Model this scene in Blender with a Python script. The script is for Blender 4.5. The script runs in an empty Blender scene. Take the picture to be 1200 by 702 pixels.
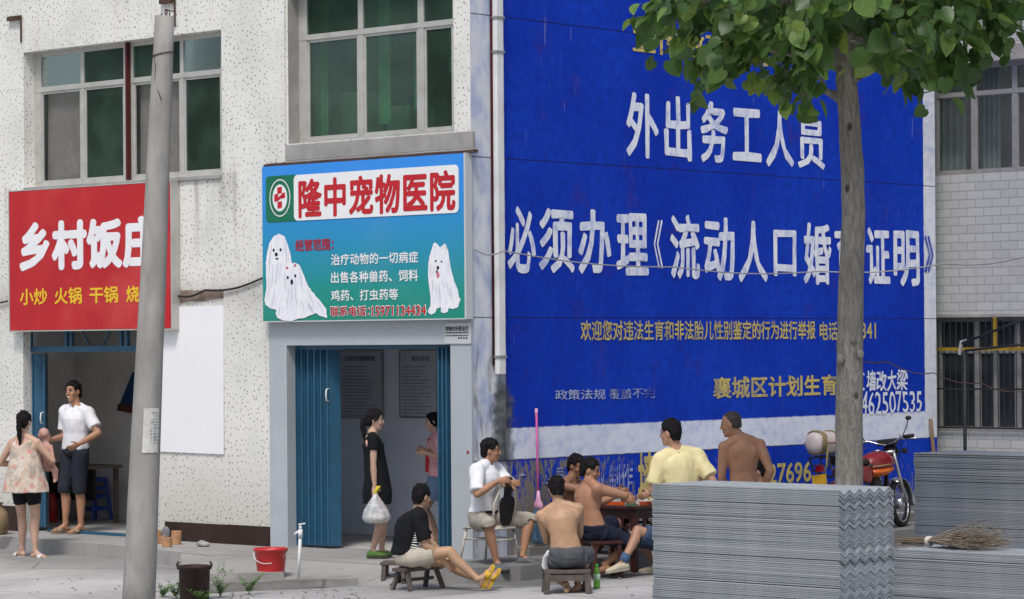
import bpy, bmesh, math, random
from mathutils import Vector, Matrix, noise
R = math.radians
random.seed(11)
S = bpy.context.scene
COL = S.collection

# ------------------------------------------------------------------ camera, sky, sun, exposure
# world frame: street corner of the building at the origin, shop front = plane y 0, painted side wall = plane x 0
F = 3332.0; TH = .732; HY = 402.9; RO = .00746; CH = 2.22
_c, _s, _ct, _st = math.cos(RO), math.sin(RO), math.cos(TH), math.sin(TH)
CORX, CORY = -0.3758, 29.3812            # the corner seen from the camera

def cray(px, py):
    X = px-600; Y = py-HY
    return ((_c*X-_s*Y)/F, 1.0, -(_s*X+_c*Y)/F)

def c2w(x, y):
    x -= CORX; y -= CORY
    return (x*_ct-y*_st, x*_st+y*_ct)

def at(px, py, d):
    r = cray(px, py); x, y = c2w(r[0]*d, d)
    return Vector((x, y, CH+r[2]*d))

def G(px, py, z=0.0):
    r = cray(px, py)
    return at(px, py, (z-CH)/r[2])

def PF(px, py, y0=0.0):
    a = at(px, py, 0); b = at(px, py, 1)
    return at(px, py, (y0-a.y)/(b.y-a.y))

def PS(px, py, x0=0.0):
    a = at(px, py, 0); b = at(px, py, 1)
    return at(px, py, (x0-a.x)/(b.x-a.x))

_r = cray(555.5, 655); _d = CH/-_r[2]; CORX, CORY = _r[0]*_d, _d

cam = bpy.data.cameras.new('camera'); co = bpy.data.objects.new('camera', cam); COL.objects.link(co)
cam.sensor_width = 36; cam.lens = 36*F/1200; cam.shift_y = (HY-351)/1200
cam.clip_start = .5; cam.clip_end = 400
cx, cy = c2w(0, 0)
rt = Vector((_ct, _st, 0)); up = Vector((0, 0, 1)); fw = Vector((-_st, _ct, 0))
r2 = rt*_c-up*_s; u2 = rt*_s+up*_c
m = Matrix((r2, u2, -fw)).transposed().to_4x4(); m.translation = (cx, cy, CH)
co.matrix_world = m
S.camera = co

SUN_EL, SUN_AZ = 58, 150                 # height, and compass angle the light comes from (0 = +y, 90 = +x)
w = bpy.data.worlds.new('World'); S.world = w; w.use_nodes = True
nt = w.node_tree; bg = nt.nodes['Background']
sky = nt.nodes.new('ShaderNodeTexSky'); sky.sky_type = 'NISHITA'; sky.sun_disc = False
sky.sun_elevation = R(SUN_EL); sky.sun_rotation = R(SUN_AZ); sky.air_density = 1.0; sky.dust_density = 3.5; sky.ozone_density = 1.0
nt.links.new(sky.outputs[0], bg.inputs[0]); bg.inputs[1].default_value = .135
sl = bpy.data.lights.new('sun', 'SUN'); sl.energy = 2.0; sl.angle = R(12); sl.color = (1, .97, .93)
so = bpy.data.objects.new('sun', sl); COL.objects.link(so)
sd = Vector((math.sin(R(SUN_AZ))*math.cos(R(SUN_EL)), math.cos(R(SUN_AZ))*math.cos(R(SUN_EL)), math.sin(R(SUN_EL))))
so.rotation_euler = sd.to_track_quat('Z', 'Y').to_euler()
S.view_settings.view_transform = 'Standard'; S.view_settings.look = 'None'
S.view_settings.gamma = 1; S.view_settings.use_curve_mapping = False
S.view_settings.exposure = .04
S.cycles.max_bounces = 8; S.cycles.transparent_max_bounces = 12

# ------------------------------------------------------------------ helpers
TS = bpy.data.scenes.new('workshop')      # empty side scene for converting curves and remeshes; removed at the end

def evaluated_mesh(o):
    TS.collection.objects.link(o)
    with bpy.context.temp_override(scene=TS, view_layer=TS.view_layers[0]): dg = bpy.context.evaluated_depsgraph_get()
    dg.update()
    me = bpy.data.meshes.new_from_object(o.evaluated_get(dg))
    bpy.data.objects.remove(o)
    return me

WM = {}                                   # world matrix of every root

def setprops(o, label=None, cat=None, group=None, kind=None):
    if label: o['label'] = label
    if cat: o['category'] = cat
    if group: o['group'] = group
    if kind: o['kind'] = kind
    return o

def thing(name, label, cat, loc=(0, 0, 0), rz=0.0, group=None):
    o = bpy.data.objects.new(name, None); COL.objects.link(o)
    o.empty_display_size = .1
    o.location = loc; o.rotation_euler = (0, 0, rz)
    WM[o.name] = Matrix.Translation(loc) @ Matrix.Rotation(rz, 4, 'Z')
    return setprops(o, label, cat, group)

def rootm(p):
    while p.parent: p = p.parent
    return WM.get(p.name, Matrix.Identity(4))

def obj(name, bm, mat, parent=None, smooth=False, local=False, bevel=0, base=None, angle=None):
    """bm is given in world space (or in the root's own space when local) -> one mesh object"""
    if parent is not None and not local:
        bm.transform(rootm(parent).inverted())
    if parent is None and base is not None:
        bm.transform(Matrix.Translation(-Vector(base)))
    bmesh.ops.recalc_face_normals(bm, faces=bm.faces)
    me = bpy.data.meshes.new(name); bm.to_mesh(me); bm.free()
    if smooth: me.polygons.foreach_set('use_smooth', [True]*len(me.polygons))
    o = bpy.data.objects.new(name, me); COL.objects.link(o)
    for mm in (mat if isinstance(mat, (list, tuple)) else [mat]): me.materials.append(mm)
    if parent is not None: o.parent = parent
    elif base is not None: o.location = base
    if bevel:
        b = o.modifiers.new('bevel', 'BEVEL'); b.width = bevel; b.segments = 2; b.limit_method = 'ANGLE'; b.angle_limit = R(40)
    return o

def copy_tree(o, parent=None):
    c = o.copy(); COL.objects.link(c); c.parent = parent
    for ch in o.children: copy_tree(ch, c)
    return c

def BM(): return bmesh.new()

def box(bm, a, b, mi=0):
    x0, y0, z0 = a; x1, y1, z1 = b
    v = [bm.verts.new(p) for p in ((x0, y0, z0), (x1, y0, z0), (x1, y1, z0), (x0, y1, z0), (x0, y0, z1), (x1, y0, z1), (x1, y1, z1), (x0, y1, z1))]
    for q in ((0, 3, 2, 1), (4, 5, 6, 7), (0, 1, 5, 4), (1, 2, 6, 5), (2, 3, 7, 6), (3, 0, 4, 7)):
        f = bm.faces.new([v[i] for i in q]); f.material_index = mi
    return v

def quad(bm, pts, mi=0):
    f = bm.faces.new([bm.verts.new(p) for p in pts]); f.material_index = mi; return f

def loft(bm, rings, n=12, cap=True, mi=0):
    """rings: (centre, u, v) with u, v radius vectors"""
    loops = []
    for (c, u, v) in rings:
        c = Vector(c); u = Vector(u); v = Vector(v)
        loops.append([bm.verts.new(c+u*math.cos(2*math.pi*k/n)+v*math.sin(2*math.pi*k/n)) for k in range(n)])
    for a, b in zip(loops, loops[1:]):
        for k in range(n):
            f = bm.faces.new((a[k], a[(k+1) % n], b[(k+1) % n], b[k])); f.material_index = mi
    if cap:
        bm.faces.new(loops[0][::-1]).material_index = mi; bm.faces.new(loops[-1]).material_index = mi
    return loops

def tube(bm, pts, rad, n=8, mi=0, ref=None):
    pts = [Vector(p) for p in pts]
    if not isinstance(rad, (list, tuple)): rad = [rad]*len(pts)
    rings = []; pu = None
    for i, p in enumerate(pts):
        t = (pts[min(i+1, len(pts)-1)]-pts[max(i-1, 0)])
        if t.length < 1e-9: t = Vector((0, 0, 1))
        t.normalize()
        if pu is None:
            a = Vector(ref) if ref else (Vector((0, 0, 1)) if abs(t.z) < .9 else Vector((1, 0, 0)))
            u = (a-t*a.dot(t)).normalized()
        else: u = (pu-t*pu.dot(t)).normalized()
        pu = u; v = t.cross(u)
        r = rad[i]
        ru, rv = r if isinstance(r, (list, tuple)) else (r, r)
        rings.append((p, u*ru, v*rv))
    return loft(bm, rings, n, True, mi)

def ball(bm, c, r, n=10, M=None):
    """ellipsoid: r scalar or 3 radii, M optional 3x3 axes"""
    if not isinstance(r, (list, tuple)): r = (r, r, r)
    mm = Matrix.Translation(c) @ ((M.to_4x4() if M is not None else Matrix.Identity(4)) @ Matrix.Diagonal((r[0], r[1], r[2], 1)))
    return bmesh.ops.create_uvsphere(bm, u_segments=n, v_segments=max(6, n*2//3), radius=1, matrix=mm)['verts']

def lathe(bm, c, prof, n=20, axis='Z', mi=0):
    """prof: (r, h) pairs from base up"""
    rings = []
    for r, h in prof:
        r = max(r, 1e-4)
        if axis == 'Z': rings.append((Vector(c)+Vector((0, 0, h)), (r, 0, 0), (0, r, 0)))
        elif axis == 'X': rings.append((Vector(c)+Vector((h, 0, 0)), (0, r, 0), (0, 0, r)))
        else: rings.append((Vector(c)+Vector((0, h, 0)), (r, 0, 0), (0, 0, r)))
    return loft(bm, rings, n, True, mi)

def beam(bm, a, b, w, t, mi=0, ref=(0, 0, 1)):
    """rectangular bar from a to b"""
    a = Vector(a); b = Vector(b); d = (b-a).normalized()
    rf = Vector(ref)
    if abs(d.dot(rf)) > .95: rf = Vector((1, 0, 0))
    u = (rf-d*rf.dot(d)).normalized(); v = d.cross(u)
    V = []
    for p in (a, b):
        for su, sv in ((-1, -1), (1, -1), (1, 1), (-1, 1)):
            V.append(bm.verts.new(p+u*su*w/2+v*sv*t/2))
    for q in ((0, 1, 2, 3), (7, 6, 5, 4), (0, 4, 5, 1), (1, 5, 6, 2), (2, 6, 7, 3), (3, 7, 4, 0)):
        bm.faces.new([V[i] for i in q]).material_index = mi

def prism(bm, pts, off, mi=0):
    """flat polygon (3d points) pushed along off"""
    off = Vector(off)
    a = [bm.verts.new(p) for p in pts]; b = [bm.verts.new(Vector(p)+off) for p in pts]
    bm.faces.new(a).material_index = mi; bm.faces.new(b[::-1]).material_index = mi
    n = len(a)
    for i in range(n): bm.faces.new((a[i], b[i], b[(i+1) % n], a[(i+1) % n])).material_index = mi

def jitter(bm, amt, sc=3.0, seed=0.0):
    for v in bm.verts:
        v.co += noise.noise_vector(v.co*sc+Vector((seed, seed*.7, 0)))*amt

# ------------------------------------------------------------------ materials
class NT:
    def __init__(self, name):
        self.m = bpy.data.materials.new(name); self.m.use_nodes = True
        self.t = self.m.node_tree; self.b = self.t.nodes['Principled BSDF']
        self.out = self.t.nodes['Material Output']
    def n(self, typ, **kw):
        nd = self.t.nodes.new('ShaderNode'+typ)
        for k, v in kw.items(): setattr(nd, k, v)
        return nd
    def l(self, a, b): self.t.links.new(a, b)
    def put(self, sock, v):
        if hasattr(v, 'is_output') or hasattr(v, 'links'): self.l(v, sock)
        else:
            if sock.type == 'RGBA' and len(v) == 3: v = (*v, 1)
            sock.default_value = v
    def math(self, op, a, b=0.0, c=None, clamp=False):
        nd = self.n('Math', operation=op, use_clamp=clamp)
        self.put(nd.inputs[0], a); self.put(nd.inputs[1], b)
        if c is not None: self.put(nd.inputs[2], c)
        return nd.outputs[0]
    def mix(self, f, a, b, blend='MIX'):
        nd = self.n('Mix', data_type='RGBA', blend_type=blend)
        self.put(nd.inputs[0], f); self.put(nd.inputs[6], a); self.put(nd.inputs[7], b)
        return nd.outputs[2]
    def coords(self, which='Object', scale=(1, 1, 1), loc=(0, 0, 0)):
        tc = self.n('TexCoord'); mp = self.n('Mapping')
        mp.inputs['Scale'].default_value = scale; mp.inputs['Location'].default_value = loc
        self.l(tc.outputs[which], mp.inputs[0]); return mp.outputs[0]
    def geo(self): return self.n('NewGeometry').outputs['Position']
    def sep(self, v):
        nd = self.n('SeparateXYZ'); self.l(v, nd.inputs[0]); return nd.outputs
    def comb(self, x=0.0, y=0.0, z=0.0):
        nd = self.n('CombineXYZ')
        for i, q in enumerate((x, y, z)): self.put(nd.inputs[i], q)
        return nd.outputs[0]
    def noise(self, v, scale=5, detail=4, rough=.55, dist=0.0):
        nd = self.n('TexNoise'); self.l(v, nd.inputs['Vector'])
        nd.inputs['Scale'].default_value = scale; nd.inputs['Detail'].default_value = detail
        nd.inputs['Roughness'].default_value = rough; nd.inputs['Distortion'].default_value = dist
        return nd.outputs['Fac']
    def ramp(self, f, stops):
        nd = self.n('ValToRGB'); self.put(nd.inputs[0], f)
        cr = nd.color_ramp
        while len(cr.elements) < len(stops): cr.elements.new(.5)
        for e, (p, c) in zip(cr.elements, stops):
            e.position = p; e.color = (c, c, c, 1) if not isinstance(c, (tuple, list)) else (*c[:3], 1)
        return nd.outputs[0]
    def step(self, f, a, b):
        """smooth 0..1 between a and b"""
        nd = self.n('MapRange', interpolation_type='SMOOTHSTEP'); self.put(nd.inputs[0], f)
        nd.inputs[1].default_value = min(a, b); nd.inputs[2].default_value = max(a, b)
        if a > b: nd.inputs[3].default_value = 1; nd.inputs[4].default_value = 0
        return nd.outputs[0]
    def bump(self, h, strength=.2, dist=.01):
        nd = self.n('Bump'); self.put(nd.inputs['Height'], h)
        nd.inputs['Strength'].default_value = strength; nd.inputs['Distance'].default_value = dist
        self.l(nd.outputs[0], self.b.inputs['Normal'])
    def fin(self, col, rough=.7, metal=0.0, spec=.3):
        self.put(self.b.inputs['Base Color'], col); self.put(self.b.inputs['Roughness'], rough)
        self.b.inputs['Metallic'].default_value = metal; self.b.inputs['Specular IOR Level'].default_value = spec
        return self.m

def sc3(c, k): return tuple(min(1, x*k) for x in c)

def pbr(name, col, rough=.65, var=.18, scale=8, bump=.08, metal=0.0, spec=.3, dirt=None, dirt_amt=.4, stretch=(1, 1, 1), sss=0):
    t = NT(name); v = t.coords('Object', stretch)
    a = t.noise(v, scale, 5); b = t.noise(v, scale*.23, 3)
    f = t.math('ADD', t.math('MULTIPLY', a, .6), t.math('MULTIPLY', b, .4))
    cc = t.mix(t.step(f, .3, .7), sc3(col, 1-var), sc3(col, 1+var))
    if dirt:
        d = t.noise(v, scale*.5, 6, .65)
        cc = t.mix(t.math('MULTIPLY', t.step(d, .48, .7), dirt_amt), cc, dirt)
    if bump: t.bump(a, bump, .01)
    r = t.math('ADD', rough-.08, t.math('MULTIPLY', a, .16))
    m = t.fin(cc, r, metal, spec)
    if sss:
        t.b.inputs['Subsurface Weight'].default_value = sss; t.b.inputs['Subsurface Radius'].default_value = (.01, .004, .002); t.b.inputs['Subsurface Scale'].default_value = 1
    return m
# ------------------------------------------------------------------ surface materials of the setting
def tile_wall_mat():
    t = NT('speckled_tile'); p = t.geo(); x, y, z = t.sep(p)
    u = t.math('ADD', x, y); v = t.comb(u, z, 0.0)
    # small mosaic grid
    gx = t.math('PINGPONG', u, .0235); gz = t.math('PINGPONG', z, .0235)
    g = t.math('LESS_THAN', t.math('MINIMUM', gx, gz), .0016)
    # brown chips
    wob = t.n('TexNoise', noise_dimensions='2D'); t.l(v, wob.inputs['Vector']); wob.inputs['Scale'].default_value = 40
    vv = t.n('VectorMath', operation='ADD'); t.l(v, vv.inputs[0])
    ws = t.n('VectorMath', operation='SCALE'); t.l(wob.outputs['Color'], ws.inputs[0]); ws.inputs['Scale'].default_value = .012
    t.l(ws.outputs[0], vv.inputs[1])
    def chips(scale, thr, off):
        ad = t.n('VectorMath', operation='ADD'); t.l(vv.outputs[0], ad.inputs[0]); ad.inputs[1].default_value = (off, off*1.7, 0)
        vo = t.n('TexVoronoi', voronoi_dimensions='2D', feature='F1'); t.l(ad.outputs[0], vo.inputs['Vector'])
        vo.inputs['Scale'].default_value = scale; vo.inputs['Randomness'].default_value = .95
        r = t.sep(vo.outputs['Color'])[0]
        th = t.math('MULTIPLY', t.math('ADD', t.math('MULTIPLY', r, .4), .75), thr)
        return t.math('LESS_THAN', vo.outputs['Distance'], th)
    c = chips(14.6, .142, 0)
    n1 = t.noise(p, 1.1, 5, .6); n2 = t.noise(p, 12, 4)
    st = t.noise(t.comb(t.math('MULTIPLY', u, 6.0), t.math('MULTIPLY', z, .55), 0.0), 1.0, 5, .6)
    base = t.mix(t.step(n1, .35, .7), (.78, .785, .75), (.66, .67, .63))
    base = t.mix(t.math('MULTIPLY', t.step(n2, .55, .75), .15), base, (.55, .55, .52))
    base = t.mix(t.math('MULTIPLY', t.step(st, .52, .76), .30), base, (.50, .45, .36))
    # grime towards the pavement and around the patched strip, each with a ragged outline
    sil = t.math('MULTIPLY', t.math('MULTIPLY', t.step(st, .46, .64), t.step(z, 3.0, 4.1)), t.math('MULTIPLY', t.step(z, 4.2, 4.12), .45))
    base = t.mix(sil, base, (.30, .28, .24))
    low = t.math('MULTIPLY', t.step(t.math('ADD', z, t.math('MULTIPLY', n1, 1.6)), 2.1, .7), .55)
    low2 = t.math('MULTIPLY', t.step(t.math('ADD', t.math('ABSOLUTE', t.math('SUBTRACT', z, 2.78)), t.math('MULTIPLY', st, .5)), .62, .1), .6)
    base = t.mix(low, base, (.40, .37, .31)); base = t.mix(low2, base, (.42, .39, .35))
    base = t.mix(t.math('MULTIPLY', g, .10), base, (.45, .45, .43))
    pv = t.math('ADD', .42, t.math('MULTIPLY', t.step(t.noise(p, 2.3, 4, .6), .36, .6), .42))
    base = t.mix(t.math('MULTIPLY', c, pv), base, (.15, .12, .095))
    t.bump(t.math('ADD', t.math('MULTIPLY', g, -.4), t.math('MULTIPLY', n2, .2)), .25, .004)
    return t.fin(base, .42, 0, .4)

def side_wall_mat():
    t = NT('painted_side_wall'); p = t.geo(); x, y, z = t.sep(p)
    n1 = t.noise(p, .8, 6, .6); n2 = t.noise(p, 9, 6, .62); n3 = t.noise(p, 34, 4, .6)
    n5 = t.noise(p, 2.2, 6, .65)
    st = t.noise(t.comb(t.math('MULTIPLY', y, 5.0), t.math('MULTIPLY', z, .45), 0.0), 1.0, 6, .62)
    br = t.noise(t.comb(t.math('MULTIPLY', y, 2.0), t.math('MULTIPLY', z, 9.0), 7.0), 1.0, 5, .6)
    blue = t.mix(t.step(n1, .3, .7), (.004, .034, .41), (.007, .052, .50))
    blue = t.mix(t.math('MULTIPLY', t.step(n2, .42, .72), .55), blue, (.006, .022, .27))
    blue = t.mix(t.math('MULTIPLY', t.step(n3, .55, .75), .22), blue, (.03, .08, .55))
    blue = t.mix(t.math('MULTIPLY', t.step(st, .56, .78), .30), blue, (.045, .075, .44))
    blue = t.mix(t.math('MULTIPLY', t.math('MULTIPLY', t.step(n5, .56, .70), t.step(st, .4, .6)), .5), blue, (.055, .022, .18))
    # thin pale scratches running down
    sc = t.noise(t.comb(t.math('MULTIPLY', y, 26.0), t.math('MULTIPLY', z, 1.5), 3.0), 1.0, 3, .5)
    blue = t.mix(t.math('MULTIPLY', t.math('MULTIPLY', t.step(sc, .655, .74), t.step(n5, .5, .6)), .5), blue, (.25, .30, .58))
    # course lines of the plaster
    seam = 0.0
    def line(z0, wd):
        return t.math('LESS_THAN', t.math('ABSOLUTE', t.math('SUBTRACT', t.math('ADD', z, t.math('MULTIPLY', n1, .012)), z0+.006)), wd)
    for z0 in (5.64, 4.16, 2.495): seam = t.math('MAXIMUM', seam, line(z0, .0065))
    # whitewash: smudged white over blue
    wsh = t.math('ADD', t.math('ADD', t.math('MULTIPLY', n2, .5), t.math('MULTIPLY', br, .35)), t.math('MULTIPLY', n5, .35))
    white = t.mix(t.step(wsh, .52, .90), (.72, .76, .86), (.30, .37, .68))
    white = t.mix(t.math('MULTIPLY', t.step(n3, .58, .75), .4), white, (.75, .77, .82))
    zj = t.math('ADD', z, t.math('MULTIPLY', t.math('SUBTRACT', n2, .5), .03))
    band = t.math('MULTIPLY', t.step(zj, .998, 1.006), t.step(zj, 1.345, 1.325))
    col = t.mix(band, blue, white)
    # the paint below the band is worn through to the yellowish render
    worn = t.math('MULTIPLY', t.step(zj, 1.0, .97), 1.0)
    stw = t.noise(t.comb(t.math('MULTIPLY', y, 16.0), t.math('MULTIPLY', z, 5.0), 1.0), 1.0, 6, .68)
    bias = t.math('ADD', t.math('MULTIPLY', t.step(y, 3.6, .6), .17), t.math('MULTIPLY', t.step(z, .85, .05), .22))
    k = t.math('MULTIPLY', t.step(t.math('ADD', stw, bias), .60, .70), worn)
    col = t.mix(t.math('MULTIPLY', k, .85), col, t.mix(t.step(n3, .35, .65), (.30, .255, .125), (.19, .175, .13)))
    # bare grey foot of the wall
    ft = t.step(t.math('ADD', z, t.math('MULTIPLY', t.math('SUBTRACT', n2, .5), .5)), .34, .2)
    col = t.mix(t.math('MULTIPLY', ft, .85), col, t.mix(n2, (.15, .155, .16), (.3, .3, .3)))
    # far edge band and near corner strip in whitewash
    yj = t.math('ADD', y, t.math('MULTIPLY', t.math('SUBTRACT', n2, .5), .05))
    edge = t.math('MULTIPLY', t.step(yj, 8.33, 8.345), t.step(zj, 1.0, 1.01))
    near = t.step(yj, .52, .50)
    wn = t.noise(t.comb(t.math('MULTIPLY', y, 4.0), t.math('MULTIPLY', z, 2.2), 5.0), 1.0, 6, .6)
    strip = t.mix(t.step(wn, .38, .66), (.66, .68, .72), (.38, .44, .64))
    grime = t.noise(t.comb(t.math('MULTIPLY', y, 9.0), t.math('MULTIPLY', z, 1.6), 9.0), 1.0, 6, .7)
    strip = t.mix(t.math('MULTIPLY', t.step(grime, .5, .68), t.math('MULTIPLY', t.step(z, 3.2, 1.6), .8)), strip, (.16, .16, .15))
    strip = t.mix(t.math('MULTIPLY', t.step(n2, .6, .75), .3), strip, (.35, .33, .30))
    for z0 in (5.64, 4.16, 2.495): seam = t.math('MAXIMUM', seam, t.math('MULTIPLY', line(z0, .0065), 1.0))
    col = t.mix(edge, col, t.mix(t.step(wsh, .5, .85), (.74, .77, .82), (.40, .46, .66)))
    col = t.mix(near, col, strip)
    # mould run below the end of the downpipe
    dy = t.math('ABSOLUTE', t.math('SUBTRACT', y, t.math('ADD', .46, t.math('MULTIPLY', t.math('SUBTRACT', n2, .5), .22))))
    top = t.math('MULTIPLY', t.step(z, 2.02, 1.7), t.step(z, .92, 1.0))
    wdt = t.math('ADD', .03, t.math('ADD', t.math('MULTIPLY', t.step(z, 1.95, 1.55), .10), t.math('MULTIPLY', t.math('SUBTRACT', n5, .5), .25)))
    md = t.math('MULTIPLY', t.step(t.math('SUBTRACT', dy, wdt), .09, -.05), top)
    col = t.mix(t.math('MULTIPLY', md, .88), col, t.mix(t.step(n2, .35, .7), (.035, .035, .03), (.14, .14, .13)))
    col = t.mix(t.math('MULTIPLY', seam, .75), col, (.012, .014, .06))
    low = t.math('LESS_THAN', t.math('ABSOLUTE', t.math('SUBTRACT', zj, 1.002)), .007)
    col = t.mix(t.math('MULTIPLY', low, .75), col, (.015, .016, .05))
    t.bump(t.math('ADD', t.math('MULTIPLY', seam, -2.0), t.math('ADD', n2, t.math('MULTIPLY', n3, .5))), .22, .008)
    return t.fin(col, .68, 0, .10)

def concrete_mat(name, c1, c2, foot_band=False):
    t = NT(name); p = t.geo(); x, y, z = t.sep(p)
    n1 = t.noise(p, .55, 6, .6); n2 = t.noise(p, 4.5, 6, .65); n3 = t.noise(p, 45, 4, .6)
    col = t.mix(t.step(n1, .32, .68), c1, c2)
    col = t.mix(t.math('MULTIPLY', t.step(n2, .5, .72), .35), col, sc3(c1, .62))
    col = t.mix(t.math('MULTIPLY', t.step(n3, .55, .8), .25), col, sc3(c2, .7))
    rough = .85
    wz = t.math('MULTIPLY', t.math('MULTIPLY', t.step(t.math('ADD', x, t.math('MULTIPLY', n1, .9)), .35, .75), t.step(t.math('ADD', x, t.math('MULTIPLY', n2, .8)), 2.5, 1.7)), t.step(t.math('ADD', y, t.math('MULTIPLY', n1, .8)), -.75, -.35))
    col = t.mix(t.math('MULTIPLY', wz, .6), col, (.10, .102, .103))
    if foot_band:
        # irregular darker band along the foot of the pavement
        d = t.math('ADD', x, t.math('MULTIPLY', t.math('SUBTRACT', n1, .5), 1.6))
        d = t.math('ADD', d, t.math('MULTIPLY', t.math('SUBTRACT', n2, .5), .7))
        wv = t.math('MULTIPLY', t.step(d, 1.75, 1.35), t.step(y, -3.2, -1.2))
        col = t.mix(t.math('MULTIPLY', wv, .55), col, (.085, .088, .09))
        vo = t.n('TexVoronoi', feature='DISTANCE_TO_EDGE'); t.l(t.coords('Object', (.35, .35, .35)), vo.inputs['Vector']); vo.inputs['Scale'].default_value = 1.0
        cr = t.math('LESS_THAN', t.math('ADD', vo.outputs['Distance'], t.math('MULTIPLY', n2, .006)), .0055)
        col = t.mix(t.math('MULTIPLY', cr, .8), col, (.05, .05, .045))
    # cast joints, old stains and tyre-dulled streaks
    jx = t.math('PINGPONG', t.math('ADD', x, t.math('MULTIPLY', n2, .03)), 1.6); jy = t.math('PINGPONG', t.math('ADD', t.math('ADD', y, .7), t.math('MULTIPLY', n2, .03)), 1.9)
    jn = t.math('LESS_THAN', t.math('MINIMUM', jx, jy), .008)
    col = t.mix(t.math('MULTIPLY', jn, .6), col, (.10, .10, .095))
    n5 = t.noise(t.comb(t.math('MULTIPLY', t.math('ADD', x, y), .5), t.math('MULTIPLY', t.math('SUBTRACT', x, y), 2.4), 0.0), 1.3, 6, .7)
    col = t.mix(t.math('MULTIPLY', t.step(n5, .54, .70), .38), col, sc3(c1, .5))
    vs = t.n('TexVoronoi', feature='F1'); t.l(p, vs.inputs['Vector']); vs.inputs['Scale'].default_value = 3.2
    col = t.mix(t.math('MULTIPLY', t.math('LESS_THAN', t.math('ADD', vs.outputs['Distance'], t.math('MULTIPLY', n3, .06)), .085), .45), col, (.11, .105, .10))
    t.bump(t.math('ADD', n2, t.math('MULTIPLY', n3, .6)), .35, .01)
    return t.fin(col, rough, 0, .2)

def brick_tile_mat():
    t = NT('white_brick_tile'); p = t.geo(); x, y, z = t.sep(p)
    b = t.n('TexBrick'); t.l(t.comb(x, z, 0.0), b.inputs['Vector'])
    b.inputs['Color1'].default_value = (.44, .45, .45, 1); b.inputs['Color2'].default_value = (.38, .39, .39, 1); b.inputs['Mortar'].default_value = (.27, .27, .27, 1)
    b.inputs['Scale'].default_value = 1; b.inputs['Mortar Size'].default_value = .0055; b.inputs['Brick Width'].default_value = .245; b.inputs['Row Height'].default_value = .108
    b.inputs['Bias'].default_value = -.2
    n1 = t.noise(p, 1.3, 5, .6); n2 = t.noise(t.comb(t.math('MULTIPLY', x, 6.0), t.math('MULTIPLY', z, .5), 0.0), 1.0, 5)
    col = t.mix(t.math('MULTIPLY', t.step(n1, .45, .75), .3), b.outputs['Color'], (.36, .35, .33))
    col = t.mix(t.math('MULTIPLY', t.step(n2, .55, .75), .25), col, (.30, .29, .27))
    t.bump(t.math('MULTIPLY', b.outputs['Fac'], -1.0), .5, .006)
    return t.fin(col, .45, 0, .4)

def glass_mat(name, tint, f0=.06, dens=.35):
    """tinted window glass: see-through with a reflecting face, mottled paler by a diffuse tint in place of soft reflections"""
    t = NT(name); p = t.geo()
    tr = t.n('BsdfTransparent'); tr.inputs[0].default_value = (*tint, 1)
    gl = t.n('BsdfGlossy'); gl.inputs['Roughness'].default_value = .03; gl.inputs[0].default_value = (.8, .9, .9, 1)
    df = t.n('BsdfDiffuse')
    n2 = t.noise(p, 1.7, 5, .6)
    t.put(df.inputs[0], t.mix(t.step(n2, .3, .7), sc3(tint, .16), sc3(tint, .45)))  # soft reflections put into the colour as paler mottling
    lw = t.n('LayerWeight'); lw.inputs['Blend'].default_value = .25
    a = t.n('MixShader'); t.put(a.inputs[0], dens); t.l(tr.outputs[0], a.inputs[1]); t.l(df.outputs[0], a.inputs[2])
    b = t.n('MixShader'); t.put(b.inputs[0], t.math('MULTIPLY', lw.outputs['Fresnel'], f0*6, clamp=True)); t.l(a.outputs[0], b.inputs[1]); t.l(gl.outputs[0], b.inputs[2])
    t.l(b.outputs[0], t.out.inputs[0])
    return t.m

M = {}
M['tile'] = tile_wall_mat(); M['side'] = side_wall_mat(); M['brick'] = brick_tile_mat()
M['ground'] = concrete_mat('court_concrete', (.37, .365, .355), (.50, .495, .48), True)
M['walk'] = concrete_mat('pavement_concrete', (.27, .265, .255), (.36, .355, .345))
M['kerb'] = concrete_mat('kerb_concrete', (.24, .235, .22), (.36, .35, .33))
M['grey_paint'] = pbr('grey_portal_paint', (.42, .46, .49), .5, .07, 3, .03, dirt=(.28, .29, .29), dirt_amt=.25)
M['sill'] = pbr('bare_cement', (.33, .325, .31), .8, .2, 6, .2, dirt=(.16, .16, .15), dirt_amt=.55)
M['skirt'] = pbr('dark_brown_tile', (.035, .020, .016), .5, .25, 10, .05)
M['alu'] = pbr('aluminium_frame', (.50, .50, .47), .42, .1, 12, .03, metal=.25, dirt=(.25, .24, .21))
M['alu_dark'] = pbr('dull_metal_frame', (.30, .30, .29), .5, .15, 12, .03, metal=.3)
M['maroon'] = pbr('maroon_paint', (.075, .012, .014), .5, .2, 10)
M['blue_paint'] = pbr('blue_door_paint', (.028, .105, .185), .42, .16, 14, .03, spec=.4, dirt=(.02, .05, .08), dirt_amt=.4)
M['glass'] = glass_mat('green_tinted_glass', (.40, .64, .52), .08, .20)
M['glass_r'] = glass_mat('plain_dark_glass', (.70, .74, .75), .05, .10); M['glass_d'] = glass_mat('dim_glass', (.22, .27, .31), .03, .3)
M['room_pale'] = pbr('pale_room_wall', (.80, .85, .93), .8, .05, 3, .03)
M['room_dark'] = pbr('dim_room_wall', (.82, .80, .77), .85, .1, 3, .03)
M['room_up'] = pbr('upstairs_room_wall', (.55, .62, .55), .85, .1, 3, .02)
M['room_floor'] = pbr('room_floor', (.42, .41, .40), .7, .15, 4, .03)
M['curtain_brown'] = pbr('brown_screen', (.46, .40, .35), .9, .12, 20, .1)
M['curtain_green'] = pbr('green_curtain', (.22, .40, .25), .9, .2, 6, .1)
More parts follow.
